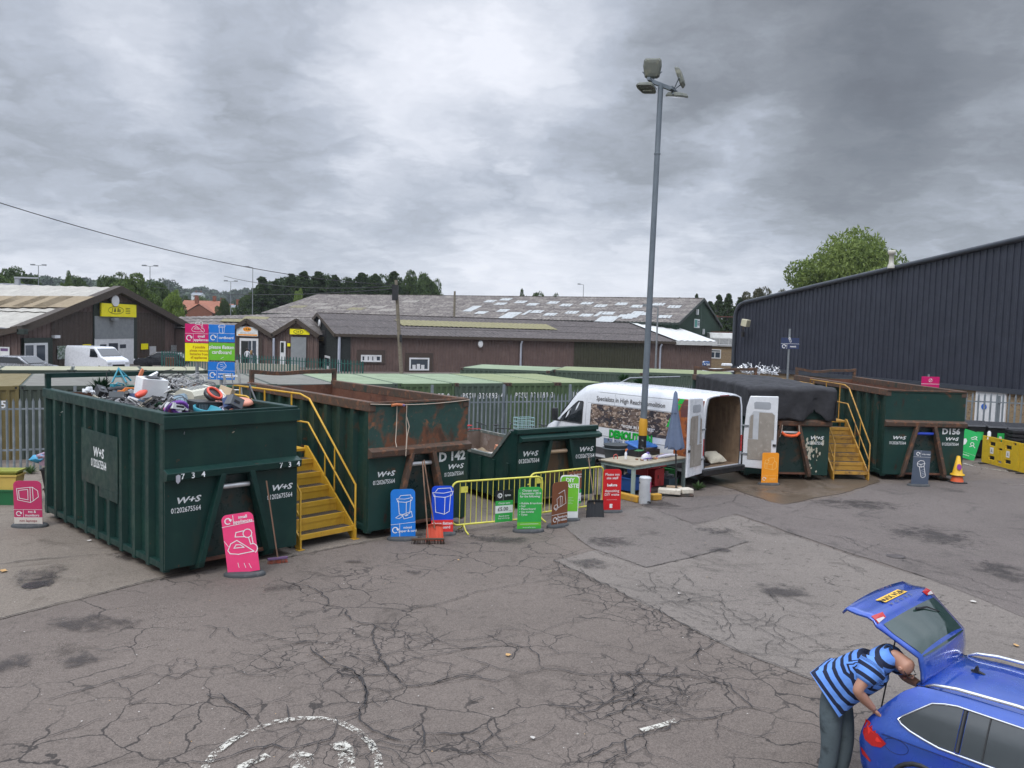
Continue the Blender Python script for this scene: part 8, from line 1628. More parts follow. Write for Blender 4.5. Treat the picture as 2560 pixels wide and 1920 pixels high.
def walker(label,px,py,Y,rz,shirt,legs,hair,h=1.75,skirt=False):
 t=thing('person',label,'person',(atY(px,py,Y).x,Y,0),rz,'people walking into the glass doors');k=h/1.75
 J=[(0,0,.95,.15,.12),(0,0,1.2,.14,.11),(0,0,1.42,.17,.11),(0,0,1.52,.055),(0,-.01,1.60,.075),(0,-.01,1.69,.09),(-.2,0,1.43,.055),(-.25,.02,1.15,.045),(-.24,-.08,.92,.035),(.2,0,1.43,.055),(.25,.02,1.15,.045),(.24,-.08,.92,.035),(-.1,0,.85,.09),(-.1,-.06,.48,.06),(-.1,-.0,.08,.04),(-.1,-.1,.04,.04),(.1,0,.85,.09),(.1,.1,.48,.06),(.1,.16,.1,.04),(.1,.08,.05,.04)]
 E_=[(0,1),(1,2),(2,3),(3,4),(4,5),(2,6),(6,7),(7,8),(2,9),(9,10),(10,11),(0,12),(12,13),(13,14),(14,15),(0,16),(16,17),(17,18),(18,19)]
 J=[tuple(v*k for v in j)for j in J]
 skin_body('body',J,E_,[SKIN,shirt,legs,TRIM],t,1,lambda c:(3 if c.z<.09*k else 2 if c.z<.96*k else 1 if c.z<1.50*k else 0))
 mb=MB();mb.lathe([(0,-.02),(.085,.0),(.1,.06),(.08,.13),(0,.155)],12,(0,.015,1.62*k));
 if skirt:mb.lathe([(.09,.1),(.11,-.05),(.10,-.22),(.04,-.28)],12,(0,.05,1.62*k))
 mb.build('hair',hair,t)
walker('person in a white shirt and dark trousers walking into the glass doors',618,900,77.6,rad(170),mat('white_shirt',(.65,.66,.7),.7),mat('dark_trousers',(.02,.02,.03),.8),mat('dark_hair',(.03,.02,.015),.7))
walker('fair-haired person in grey beside the white-shirted one at the glass doors',628,905,76.6,rad(190),mat('grey_top',(.25,.27,.3),.8),mat('grey_leggings',(.2,.22,.25),.8),mat('fair_hair',(.32,.2,.09),.7),1.62,True)
BC=mat('car_blue',(.020,.08,.40),.22,metal=.25,coat=1.,rv=.03,layers=[((.016,.065,.46),1.5,.45,.7)]);CHR=mat('chrome_trim',(.72,.73,.75),.15,.9);CGL=mat('tinted_glass',(.012,.018,.018),.05,coat=.8,spec=.9)
CARO=Vector((3.98,8.20,0));CYAW=-.81
CT=thing('blue_car','bright blue estate car with its tailgate raised and silver roof rails','car',CARO,CYAW);CT.scale=(.68,.93,.76)
def hw_(z):
 return float(np.interp(z,[.2,.45,.75,1.0,1.08,1.30,1.50,1.60,1.64],[.84,.90,.92,.90,.87,.78,.68,.60,.52]))
def ztop(x):return float(np.interp(x,[0,.03,.10,.25,.42,.60,1.2,2.2,2.9,3.3],[.86,1.00,1.12,1.30,1.47,1.56,1.60,1.60,1.56,1.44]))
def xrear(z):return float(np.interp(z,[.2,.45,.75,.95,1.1,1.3,1.6],[.06,.0,-.03,.0,.03,.06,.1]))
for s in(-1,1):
 mb=MB();NX_,NZ=60,22;vs=[]
 for i in range(NX_+1):
  x=3.9*i/NX_
  zt=ztop(x)
  for j in range(NZ+1):
   z=.25+(zt-.25)*j/NZ;y=hw_(z);
   if x<.35:y-=.10*(1-x/.35)**2.2
   y+=.012*math.exp(-((z-.98)/.05)**2);vs.append((x+xrear(z)*max(0,1-x/.8),s*y,z))
 mb.add(vs,[(i*(NZ+1)+j,i*(NZ+1)+j+1,(i+1)*(NZ+1)+j+1,(i+1)*(NZ+1)+j)for i in range(NX_)for j in range(NZ)],0,True)
 mb.build('body_side',BC,CT,fix=False)
mb=MB();zs=[.25,.35,.45,.55,.64];vs=[]
for z in zs:
 for i in range(13):y=-1+2*i/12;vs.append((xrear(z)-.13*(1-abs(y)**2.6)*1.,y*(hw_(z)-.10),z))
mb.add(vs,[(j*13+i,j*13+i+1,(j+1)*13+i+1,(j+1)*13+i)for j in range(4)for i in range(12)],0,True);mb.add([vs[4*13+i]for i in range(13)]+[(.22,(-1+2*i/12)*.74,.66)for i in range(13)],[(i,i+1,14+i,13+i)for i in range(12)],0,True);mb.build('rear_bumper',BC,CT,fix=False)
for s in(-1,1):
 mb=MB();vs=[]
 for k in range(10):z=.80+(1.56-.80)*k/9;xr_=float(np.interp(z,[.86,1.0,1.12,1.30,1.47,1.56],[0,.03,.10,.25,.42,.60]));y=hw_(z)-.10*(1-min(1,xr_/.35))**2.2;xx=xr_+xrear(z)*max(0,1-xr_/.8);vs+=[(xx,s*y,z),(xx+.10,s*(y-.13),z-.02)]
 mb.add(vs,[(2*k,2*k+1,2*k+3,2*k+2)for k in range(9)],0,True);mb.build('boot_surround',BC,CT,fix=False)
mb=MB();vs=[];
for i in range(25):
 x=.58+2.62*i/24
 for j in range(13):y=-1+2*j/12;vs.append((x,y*.605,ztop(x)+.055*(1-y*y)-.0))
mb.add(vs,[(i*13+j,i*13+j+1,(i+1)*13+j+1,(i+1)*13+j)for i in range(24)for j in range(12)],0,True);mb.build('roof',BC,CT,fix=False)
mb=MB();mb.bx(.15,3.4,-.80,.80,.30,.55);mb.bx(.24,1.35,-.74,.74,.55,.60);mb.add([(1.35,-.70,.6),(1.35,.70,.6),(1.60,.62,1.25),(1.60,-.62,1.25)],[(0,1,2,3)]);mb.add([(.62,-.56,1.54),(3.2,-.56,1.5),(3.2,.56,1.5),(.62,.56,1.54)],[(0,1,2,3)]);mb.build('boot_lining',mat('dark_lining',(.02,.02,.022),.9),CT)
mb=MB();rings=[]
for x,zt in((3.2,1.45),(3.6,1.15),(3.9,1.02),(4.4,.9),(4.6,.7)):rings.append([(x,-.84+(x-3.2)*.07,.25),(x,-.88+(x-3.2)*.07,.7),(x,-.70,zt),(x,0,zt+.05),(x,.70,zt),(x,.88-(x-3.2)*.07,.7),(x,.84-(x-3.2)*.07,.25)])
mb.loft(rings);mb.build('bonnet',BC,CT)
def on_side(x,z,off=.006,s=-1):y=hw_(z);y-=.10*(1-min(1,x/.35))**2.2 if x<.35 else 0;return(x+xrear(z)*max(0,1-x/.8),s*(y+.012*math.exp(-((z-.98)/.05)**2)+off),z)
for s in(-1,1):
 q=[(.62,1.18),(.66,1.235),(.95,1.44),(1.15,1.485),(2.9,1.465),(3.15,1.40),(3.2,1.05),(1.05,1.045),(.72,1.12)]
 def zlim(x):up=float(np.interp(x,[.48,.54,.86,1.10,2.9,3.2],[1.18,1.235,1.44,1.485,1.465,1.38]));lo=float(np.interp(x,[.48,.62,1.0,3.2],[1.17,1.12,1.05,1.04]));return lo,up
 for nm,x0,x1 in(('quarter_window',.49,1.22),('rear_window',1.29,2.10),('front_window',2.17,3.15)):
  mb=MB();vs=[]
  for i in range(15):
   x=x0+(x1-x0)*i/14;lo,up=zlim(x)
   for j in range(5):vs.append(on_side(x,lo+(up-lo)*j/4,.007,s))
  mb.add(vs,[(i*5+j,i*5+j+1,(i+1)*5+j+1,(i+1)*5+j)for i in range(14)for j in range(4)],0,True);mb.build(nm,CGL,CT,fix=False)
 mb=MB();P=[on_side(x,zlim(x)[1]+.012,.012,s)for x in(3.15,2.9,2.5,2.0,1.5,1.15,1.0,.85,.66,.52)];P+=[on_side(.465,1.18,.012,s)]+[on_side(x,zlim(x)[0]-.012,.012,s)for x in(.53,.66,.85,1.05,1.4,1.8,2.2,2.7,3.15)]
 mb.tube(P,.013,6);mb.build('window_trim',CHR,CT)
 mb=MB();mb.tube([on_side(1.255,1.06+.42*k/4,.010,s)for k in range(5)],.03,5);mb.tube([on_side(2.135,1.06+.42*k/4,.010,s)for k in range(5)],.03,5);mb.tube([on_side(1.55,1.06+.42*k/4,.010,s)for k in range(5)],.012,5);mb.build('door_pillar',TRIM,CT)
 mb=MB();P=[(.70,s*.60,1.575),(.82,s*.615,1.625),(1.1,s*.62,1.66),(1.8,s*.61,1.675),(2.5,s*.60,1.65),(2.7,s*.59,1.60)];mb.tube(P,[.014,.022,.024,.024,.022,.014],8);mb.build('roof_rail',CHR,CT)
 mb=MB();mb.tube([on_side(x,.97+.0*x,.002,s)for x in(.32,.7,1.2,2.,3.,3.8)],.004,4);mb.tube([on_side(1.28,z,.001,s)for z in(.4,.6,.8,1.04)],.005,4);mb.tube([on_side(.52+.16*math.cos(a),.88+.09*math.sin(a),.001,s)for a in[2*math.pi*i/16 for i in range(17)]],.0035,4)if s<0 else None;mb.build('panel_seams',mat('seam_blue',(.004,.012,.08),.5),CT)
 mb=MB();vs=[];rr=[(.03,1.03),(.10,1.035),(.30,.93),(.40,.87),(.34,.80),(.22,.775),(.10,.80),(.04,.86)]
 c=(.2,.9);pts=[on_side(x,z,.010,s)for x,z in rr];cc=on_side(.19,.90,.022,s);mb.add([cc]+pts,[(0,i+1,(i+1)%8+1)for i in range(8)],0,True);mb.build('tail_light',LRED,CT,fix=False)
 mb=MB();pts=[on_side(x,z,.016,s)for x,z in((.10,.99),(.30,.90),(.35,.87),(.28,.85),(.13,.90))];mb.add(pts,[tuple(range(5))]);mb.build('bright_lens',mat('red_lens_bright',(.75,.03,.02),.2,coat=.6),CT,fix=False)  # brighter red area of the tail light lens, plain colour without emission
 mb=MB();pts=[on_side(x,z,.006,s)for x,z in((.02,.66),(.06,.66),(.20,.575),(.18,.55),(.05,.58))];mb.add(pts,[tuple(range(5))]);mb.build('reflector',LRED,CT,fix=False)
 for x in(.85,3.5):wheel(CT,x,s*.80,.34,.34,.22,'y')
 mb=MB();[mb.tube([(xc+.40*math.cos(a),s*.90,.36+.40*math.sin(a))for a in[math.pi*i/12 for i in range(13)]],.035,6)for xc in(.85,3.5)];mb.build('wheel_arch',TRIM,CT)
mb=MB();mb.prism([(-.10,0),(.07,0),(.08,.015),(.04,.02),(.02,.075),(-.0,.08),(-.02,.02)],-.02,.02,'y');mb.xf(Matrix.Translation((1.08,.0,1.655))@Matrix.Diagonal((-1,1,1,1)));mb.build('aerial_fin',BLKP,CT)
HG=Vector((.62,0,1.585));ANG=rad(88)
TG=Matrix.Translation(HG)@Matrix.Rotation(-ANG,4,'Y').inverted()@Matrix.Translation(-HG)if False else Matrix.Translation(HG)@Matrix.Rotation(ANG,4,'Y')@Matrix.Translation(-HG)
prof=[(.62,1.62),(.48,1.625),(.29,1.59),(.04,1.20),(-.03,1.09),(-.09,1.03),(-.12,.94),(-.12,.78),(-.15,.62),(-.07,.54)]
wds=[.60,.62,.64,.74,.78,.76,.76,.74,.74,.70]
def tgp(k,u,off=0.):
 i=min(int(k),len(prof)-2);f=k-i;x=prof[i][0]*(1-f)+prof[i+1][0]*f;z=prof[i][1]*(1-f)+prof[i+1][1]*f;w=wds[i]*(1-f)+wds[i+1]*f
 d=Vector((prof[i+1][0]-prof[i][0],0,prof[i+1][1]-prof[i][1])).normalized();n=Vector((d.z,0,-d.x));
 return Vector((x,u*w,z))+n*(off+.05*(1-u*u))*1.-n*.05*0
chk=Vector((prof[4][0]-prof[3][0],0,prof[4][1]-prof[3][1]));nsgn=1 if Vector((chk.z,0,-chk.x)).x<0 else-1
def tgq(k,u,off=0.):
 i=min(int(k),len(prof)-2);f=k-i;x=prof[i][0]*(1-f)+prof[i+1][0]*f;z=prof[i][1]*(1-f)+prof[i+1][1]*f;w=wds[i]*(1-f)+wds[i+1]*f
 d=Vector((prof[i+1][0]-prof[i][0],0,prof[i+1][1]-prof[i][1])).normalized();n=Vector((d.z,0,-d.x))*nsgn
 return Vector((x,u*w,z))+n*(off+.045*(1-u*u))
NU=14;K=[i*.5 for i in range(19)]
mb=MB();vs=[tgq(k,-1+2*j/NU)for k in K for j in range(NU+1)];mb.add(vs,[(i*(NU+1)+j,i*(NU+1)+j+1,(i+1)*(NU+1)+j+1,(i+1)*(NU+1)+j)for i in range(len(K)-1)for j in range(NU)],0,True)
mb.xf(TG);tg=mb.build('tailgate',BC,CT,fix=False,label='raised tailgate with the number plate upside down');sd=tg.modifiers.new('s','SOLIDIFY');sd.thickness=.03;sd.offset=-1;sd.use_rim=True
mb=MB();vs=[tgq(k,-.92+1.84*j/NU,-.036-.045*0)for k in K[1:-1]for j in range(NU+1)];mb.add(vs,[(i*(NU+1)+j,i*(NU+1)+j+1,(i+1)*(NU+1)+j+1,(i+1)*(NU+1)+j)for i in range(len(K)-3)for j in range(NU)],0,True);mb.xf(TG);mb.build('inner_trim',TRIM,tg,fix=False)
mb=MB();kk=[1.95+1.85*i/8 for i in range(9)];vs=[tgq(k,(-.92+1.84*j/NU)*(1-.05*abs(i-4)/4),.008)for i,k in enumerate(kk)for j in range(NU+1)];mb.add(vs,[(i*(NU+1)+j,i*(NU+1)+j+1,(i+1)*(NU+1)+j+1,(i+1)*(NU+1)+j)for i in range(8)for j in range(NU)],0,True);mb.xf(TG)
mb.build('rear_glass',mat('rear_glass_green',(.02,.045,.038),.04,coat=.9,spec=.9),tg,fix=False)
mb=MB();mb.tube([TG@tgq(3.45,.05,.03),TG@tgq(3.1,.35,.035),TG@tgq(2.75,.62,.02)],[.018,.012,.008],6);mb.build('wiper',BLKP,tg)
for s in(-1,1):
 mb=MB();P_=[(4.2,.97),(4.9,.99),(5.6,.97),(5.2,.70),(4.5,.72)];mb.add([TG@tgq(k,s*u,.012)for k,u in P_],[tuple(range(5))]);mb.build('tail_light',LRED,tg,fix=False);mb=MB();P_=[(4.25,.95),(4.9,.97),(4.7,.78),(4.45,.76)];mb.add([TG@tgq(k,s*u,.016)for k,u in P_],[(0,1,2,3)]);mb.build('light_clear',mat('lens_clear',(.6,.55,.55),.2,coat=.5),tg,fix=False)
pa_,pb2=6.2,8.2
q0,q1,q2,q3=[TG@tgq(k,u,.016)for k,u in((5.95,-.36),(5.95,.36),(7.6,.36),(7.6,-.36))]
q0,q1,q2,q3=[TG@Vector(v)for v in((-.172,-.29,.93),(-.172,.29,.93),(-.172,.29,.78),(-.172,-.29,.78))]
mb=MB();mb.add([q0,q1,q2,q3],[(0,1,2,3)]);npl=mb.build('number_plate',mat('plate_yellow',(.85,.52,.07),.4),tg,fix=False);
xd=(q0-q1).normalized();upv=(q0-q3).normalized();nn_=(q1-q0).cross(q3-q0).normalized();nout=(TG.to_3x3()@Vector((-1,0,0)))
text('HF24 XVW',.135,BLKT,tg,(q0+q1+q2+q3)/4+nout*.004,xd,upv,bold=.02,sx=.95)
for i,ch in enumerate('SKODA'):
 u=.30-.15*i;p_=TG@(Vector((-.0,-u*-1*.0,0))+Vector((-.062,0,0)))if 0 else TG@Vector((-.070+.012*abs(i-2)*.5,(2-i)*.105*1.,.985));text(ch,.075,CHR,tg,TG@Vector((-.158,(2-i)*.125,.99)),xd,upv,bold=.015,sx=1.2)
text('TSI',.045,CHR,tg,TG@Vector((-.145,.56,.88)),xd,upv,bold=.015)
for s in(-1,1):mb=MB();mb.tube([(.16,s*.70,1.02),TG@Vector((.12,s*.66,1.28))],.010,6);mb.build('gas_strut',BLKP,CT)
mb=MB();mb.obox((.9,-.2,.72),(.5,.6,.26));o=mb.build('shopping_bag',mat('green_bag',(.03,.25,.08),.5),bevel=.05);o.matrix_world=Matrix.Translation(CARO)@Matrix.Rotation(CYAW,4,'Z');tag(o,'crumpled green bag in the boot of the blue car','bag')
def on_d(px,py,Y):return atY(px,py,Y)
def man():
 hipc=atY(2090,1716,7.95);neck=atY(2232,1632,7.62);head=atY(2262,1665,7.58);crown=atY(2275,1668,7.52)
 foot=Vector((hipc.x+.03,hipc.y-.0,0))
 t=thing('person','bald man in a blue and navy striped polo shirt bending into the car boot','person',(foot.x,foot.y,0));O=Vector((foot.x,foot.y,0))
 ax=(neck-hipc).normalized()
 f=Vector((.62,-.70,0)).normalized();s=Vector((f.y,-f.x,0))*-1
 s=Vector((-f.y,f.x,0))
 L=lambda v:v-O
 T=(neck-hipc).length
 hip=L(hipc);chest=hip+ax*T*.70;waist=hip+ax*T*.33+Vector((0,0,.03));nk=L(neck)
 shR=hip+ax*T*.86-s*.17;shL=hip+ax*T*.86+s*.17
 elR=L(atY(2142,1727,7.50));haR=L(atY(2186,1775,7.55));elL=L(atY(2262,1690,7.9));haL=L(atY(2306,1716,7.6))
 up=Vector((0,0,1))
 hR=hip-s*.085-up*.07;hL=hip+s*.085-up*.07
 kR=Vector((hR.x+f.x*.02,hR.y+f.y*.02,.42));kL=Vector((hL.x+f.x*.08,hL.y+f.y*.08,.43));aR=Vector((hR.x-f.x*.02,hR.y-f.y*.02,.07));aL=Vector((hL.x+f.x*.03,hL.y+f.y*.03,.07))
 toe=lambda a:a+f*.15-up*.04
 hd=L(head);cr=L(crown)
 dn=-up
 J=[];E_=[]
 def j(p,r,r2=None):J.append((p.x,p.y,p.z,r,r2 or r));return len(J)-1
 def e(a,b):E_.append((a,b));return b
 P0=j(hip,.105,.10);W1=e(P0,j(waist,.12,.11));C1=e(W1,j(chest,.12,.11));S0=e(C1,j(hip+ax*T*.9,.065,.06));N0=e(S0,j(nk,.066));
 H1=e(N0,j(nk.lerp(hd,.5),.076));H2=e(H1,j(hd,.102,.092));H3=e(H2,j(cr+f*.02-up*.02,.084))
 a=e(S0,j(shR,.07));a=e(a,j(shR.lerp(elR,.5),.062));a=e(a,j(elR,.054));a=e(a,j(elR.lerp(haR,.4),.050));a=e(a,j(haR,.031))
 a=e(S0,j(shL,.07));a=e(a,j(shL.lerp(elL,.5),.062));a=e(a,j(elL,.054));a=e(a,j(elL.lerp(haL,.4),.050));a=e(a,j(haL,.031))
 for h_,k_,n_ in((hR,kR,aR),(hL,kL,aL)):
  a=e(P0,j(h_,.085));a=e(a,j(h_.lerp(k_,.5),.075));a=e(a,j(k_,.065));a=e(a,j(k_.lerp(n_,.5),.06));a=e(a,j(n_,.05));
 body=skin_body('body',J,E_,[SKIN],t,2)
 J2=[];E2=[]
 def j2(p,r,r2=None):J2.append((p.x,p.y,p.z,r,r2 or r));return len(J2)-1
 q0=j2(hip+ax*.06,.155,.145);q1=j2(hip-up*.03,.195,.18);E2.append((q0,q1))
 for h_,k_,n_ in((hR,kR,aR),(hL,kL,aL)):
  pr=q1
  for p_,r_ in((h_-up*.04,.140),(h_.lerp(k_,.5),.118),(k_,.096),(k_.lerp(n_,.5)+f*.01,.088),(n_,.084)):c=j2(p_,r_);E2.append((pr,c));pr=c
 TRO=mat('grey_green_trousers',(.085,.112,.125),.9,layers=[((.04,.055,.062),5,.5,.7),((.085,.108,.115),2,.5,.7)],bump=.35,bscale=9)
 skin_body('trousers',J2,E2,[TRO],t,2,root=1)
 J3=[];E3=[]
 def j3(p,r,r2=None):J3.append((p.x,p.y,p.z,r,r2 or r));return len(J3)-1
 z0=j3(hip-ax*.12-up*.06,.17,.155);z1=j3(hip+ax*T*.14,.200,.185);z2=j3(waist-up*.04,.255,.23);z3=j3(chest-up*.02,.23,.205);z4=j3(hip+ax*T*.86,.165,.150);z5=j3(nk+ax*.01,.094)
 E3+=[(z0,z1),(z1,z2),(z2,z3),(z3,z4),(z4,z5)]
 for sh,el in((shR,elR),(shL,elL)):c=j3(sh,.112);d=j3(sh.lerp(el,.42),.104);g=j3(sh.lerp(el,.74),.106);E3+=[(z4,c),(c,d),(d,g)]
 SH=new_mat('striped_shirt');m,tt,b=SH;at=tt.new('ShaderNodeAttribute');at.attribute_name='stripe'
 w=tt.math('FRACT',tt.math('MULTIPLY',at.outputs['Fac'],1/.088));nz=tt.noise(coords(tt),14,3)
 st_=tt.ramp(w,.40,.43);st2=tt.ramp(w,.97,1.0,1,0);ff_=tt.math('MULTIPLY',st_,st2)
 tt.ln(tt.mix(ff_,srgb(20,30,56),tt.mix(nz,srgb(84,132,214),srgb(112,158,232))),b.inputs['Base Color']);b.inputs['Roughness'].default_value=.85
 bp=tt.new('ShaderNodeBump');bp.inputs['Strength'].default_value=.5;bp.inputs['Distance'].default_value=.03;tt.ln(tt.noise(coords(tt),7,3,.5,.8),bp.inputs['Height']);tt.ln(bp.outputs[0],b.inputs['Normal'])
 sh_=skin_body('polo_shirt',J3,E3,[m],t,2,root=2,keep=lambda c:(c-hip).dot(ax)>-.035)
 me=sh_.data;A=me.attributes.new('stripe','FLOAT','POINT');vals=[]
 for v in me.vertices:
  p=v.co;val=(p-hip).dot(ax)
  for sh,el in((shR,elR),(shL,elL)):
   d=(el-sh).normalized();k=(p-sh).dot(d);rr=((p-sh)-d*k).length
   if k>.05 and rr<.15 and(p-shR if sh is shR else p-shL).dot(-s if sh is shR else s)>-.06:val=.02+k
  vals.append(val)
 A.data.foreach_set('value',vals)
 mb=MB();c0_=nk-ax*.02;aa=ax.cross(up).normalized();bb=aa.cross(ax).normalized();mb.tube([c0_+(aa*math.cos(q)+bb*math.sin(q))*.074 for q in[2*math.pi*i/16 for i in range(16)]],.014,6,closed=True);mb.build('collar',mat('navy_collar',(.02,.03,.06),.85),t)
 hdir=(cr-hd).normalized()if(cr-hd).length>1e-4 else f
 face=(f*.55-up*.83).normalized();topd=(f*.8+up*.5).normalized()
 mb=MB()
 for sg in(-1,1):
  c=hd+s*sg*.092-up*.0;mb.loft([[c+s*sg*k2*.02+(face*math.cos(q)+topd*math.sin(q))*.024*k1 for q in[2*math.pi*i/10 for i in range(10)]]for k1,k2 in((.7,0),(1.,.6),(.5,1.))])
 c=hd+face*.095+topd*.01;mb.loft([[c+(s*math.cos(q)*.016+topd*math.sin(q)*.03)*k1+face*.028*k2 for q in[2*math.pi*i/8 for i in range(8)]]for k1,k2 in((1,0),(.7,.6),(.3,1))]);mb.build('ears_and_nose',SKIN,t)
 mb=MB()
 for sg in(-1,1):mb.tube([hd+s*sg*.088+topd*.015,hd+s*sg*.078+face*.09+topd*.02],.004,5);mb.tube([hd+s*(sg*.038+.026*math.cos(q))+face*.100+topd*(.022+.018*math.sin(q))for q in[2*math.pi*i/12 for i in range(12)]],.003,4,closed=True)
 mb.build('glasses',BLKP,t)
 mb=MB();mb.tube([hd+s*-.03+face*.094-topd*.045,hd+face*.100-topd*.047,hd+s*.03+face*.094-topd*.045],.006,5);mb.build('mouth',mat('lip',(.3,.1,.08),.6),t)
 def hand(w,dr,sg,nm='hand'):
  dr=dr.normalized();side=dr.cross(up).normalized()*sg;nrm=side.cross(dr).normalized()*(1 if sg>0 else-1)
  J=[];E_=[]
  def j(p,r):J.append((p.x,p.y,p.z,r,r*.8));return len(J)-1
  a0=j(w,.026);a1=j(w+dr*.045,.032);E_.append((a0,a1));a2=j(w+dr*.08,.030);E_.append((a1,a2))
  for k,(o_,ln)in enumerate(((-.028,.062),(-.009,.075),(.010,.070),(.028,.055))):
   p1=w+dr*.085+side*o_;p2=p1+dr*ln*.5-nrm*.006;p3=p2+dr*ln*.35-nrm*.022;p4=p3+dr*ln*.15-nrm*.018
   i1=j(p1,.0105);i2=j(p2,.0095);i3=j(p3,.0085);i4=j(p4,.0075);E_+=[(a2,i1),(i1,i2),(i2,i3),(i3,i4)]
  p1=w+dr*.03-side*.038*1.;p2=p1+dr*.035-side*.016-nrm*.01;p3=p2+dr*.025-nrm*.015;i1=j(p1,.014);i2=j(p2,.011);i3=j(p3,.009);E_+=[(a1,i1),(i1,i2),(i2,i3)]
  skin_body(nm,J,E_,[SKIN],t,2)
 hand(haR,haR-elR,1);hand(haL,haL-elL,-1)
 mb=MB();d=(haL-elL).normalized();c=haL-d*.03;aa=d.cross(up).normalized();bb=aa.cross(d);mb.tube([c+(aa*math.cos(q)+bb*math.sin(q))*.033 for q in[2*math.pi*i/14 for i in range(14)]],.011,6,closed=True);mb.obox(c-aa*.035,(.03,.03,.03));mb.build('wristwatch',BLKP,t)
 for a in(aR,aL):
  mb=MB();rings=[]
  for k,wd,hh in((-.09,.030,.06),(-.05,.040,.085),(.03,.043,.08),(.10,.045,.055),(.16,.035,.035)):
   c=a+f*k;rings.append([Vector((c.x,c.y,0))+s*wd*math.cos(q)+up*(hh*.5+hh*.5*math.sin(q)+.003)for q in[2*math.pi*i/10 for i in range(10)]])
  mb.loft(rings);mb.build('shoe',TRIM,t)
 return t
man()
S1M=Matrix.Translation(S1.location)@Euler(S1.rotation_euler).to_matrix().to_4x4();S1I=S1M.inverted()
def s1(px,py,z):
 p=S1I@G(px,py,z);p.x=min(max(p.x,.35),2.15);p.y=min(max(p.y,.35),5.7);return S1M@p
random.seed(31)
hz=lambda x,y:2.12+.52*math.exp(-((x-.9)**2)/1.1-((y-2.6)**2)/3.2)+.10*math.sin(x*4+y*3)
mb=MB();nx,ny=18,40;vs=[(.14+2.22*i/nx,.2+5.7*j/ny,hz(.14+2.22*i/nx,.2+5.7*j/ny)+ru(-.05,.05))for j in range(ny+1)for i in range(nx+1)]
mb.add(vs,[(j*(nx+1)+i,j*(nx+1)+i+1,(j+1)*(nx+1)+i+1,(j+1)*(nx+1)+i)for j in range(ny)for i in range(nx)],0)
cols=[(.03,.03,.033),(.09,.09,.1),(.60,.60,.59),(.02,.02,.02),(.22,.22,.23),(.35,.10,.05),(.05,.12,.2),(.4,.36,.28),(.03,.09,.05)]
for k in range(1300):
 x,y=ru(.25,2.25),ru(.3,5.7);z=hz(x,y)+ru(0,.06);m_=random.choices(range(len(cols)),(7,5,7,6,5,1.2,1.2,3,.6))[0];c=rnd()
 if c<.45:mb.obox((x,y,z),(ru(.05,.28),ru(.04,.2),ru(.02,.14)),(ru(-.8,.8),ru(-.8,.8),ru(0,3)),m_,ru(.7,1))
 elif c<.8:a,e=ru(0,6.3),ru(-.3,.9);l=ru(.08,.35);mb.tube([(x,y,z),(x+l*math.cos(a),y+l*math.sin(a),z+l*math.sin(e))],ru(.01,.045),8,m_)
 else:
  a=ru(0,6.3);P=[(x,y,z)]
  for q in range(7):a+=ru(-1,1);l=P[-1];P.append((l[0]+.07*math.cos(a),l[1]+.07*math.sin(a),z+ru(0,.1)))
  mb.tube(P,.007,5,m_)
h=mb.build('electrical_scrap',[mat('scrap_%d'%i,c,.5)for i,c in enumerate(cols)]);h['kind']='stuff';h.matrix_world=S1M;tag(h,'jumble of mixed small electrical waste filling the 734 skip','scrap')
def item(name,label,cat,px,py,z,mb,mats,rot=(0,0,0),bevel=0.):
 o=mb.build(name,mats,bevel=bevel);o.location=s1(px,py,z);o.rotation_euler=(rot[0],rot[1],rot[2]+.81);return tag(o,label,cat)
WPLA=mat('white_plastic',(.78,.79,.80),.4,layers=[((.5,.5,.48),4,.6,.8)]);CRE=mat('cream_plastic',(.60,.58,.48),.45,layers=[((.45,.43,.35),4,.58,.8)]);BLKM=mat('black_casing',(.022,.023,.026),.4);GREYP=mat('grey_plastic',(.14,.15,.16),.5)
mb=MB();mb.bx(-.24,.24,-.17,.17,0,.48);mb.bx(.241,.245,-.12,.12,.28,.44,1);mb.bx(-.14,.14,-.12,.12,.501,.505,1);item('microwave','white microwave carcass standing on end at the left rim of the heap','microwave',372,1008,2.78,mb,[WPLA,BLKM],(.12,.10,.0),.012)
mb=MB();mb.bx(-.24,.24,-.18,.18,0,.05);mb.bx(-.24,.24,.14,.18,.05,.22);mb.bx(-.24,-.2,-.18,.14,.05,.22);mb.bx(-.12,.18,-.1,.1,.051,.055,1);item('appliance_lid','open white appliance casing tipped behind the white microwave','casing',385,972,3.0,mb,[WPLA,BLKM],(.5,-.3,.5),.01)
mb=MB();mb.prism([(-.26,0),(.26,0),(.26,.14),(.12,.24),(-.20,.24),(-.26,.16)],-.28,.28,'x');[mb.bx(-.2+k*.07,-.16+k*.07,-.1,.12,.241,.247,1)for k in range(6)];item('printer','big cream printer in the middle of the heap','printer',492,1000,2.86,mb,[CRE,GREYP],(.12,-.1,.25),.02)
mb=MB();mb.bx(-.26,.26,-.22,.22,0,.19);[mb.bx(-.22+k*.03,-.205+k*.03,-.225,-.221,.03,.15,1)for k in range(6)];mb.bx(.05,.2,-.225,-.221,.04,.07,1);item('desktop_computer','black desktop computer lying flat at the front of the heap','computer',505,1028,2.74,mb,[BLKM,GREYP],(.05,.06,.15),.006)
mb=MB()
for z in(0,.07):mb.tube([(.22*math.cos(a),z,.22*math.sin(a))for a in[2*math.pi*i/24 for i in range(24)]],.008,5,closed=True)
for k in range(20):a=math.pi*k/10;mb.tube([(.03*math.cos(a),-.02,.03*math.sin(a)),(.15*math.cos(a),-.03,.15*math.sin(a)),(.22*math.cos(a),0,.22*math.sin(a))],.003,4)
mb.lathe([(.06,0),(.06,.12),(.03,.16)],12);item('desk_fan','grey wire desk fan leaning on the white microwave','fan',402,1030,2.86,mb,GREYP,(.5,0,.3))
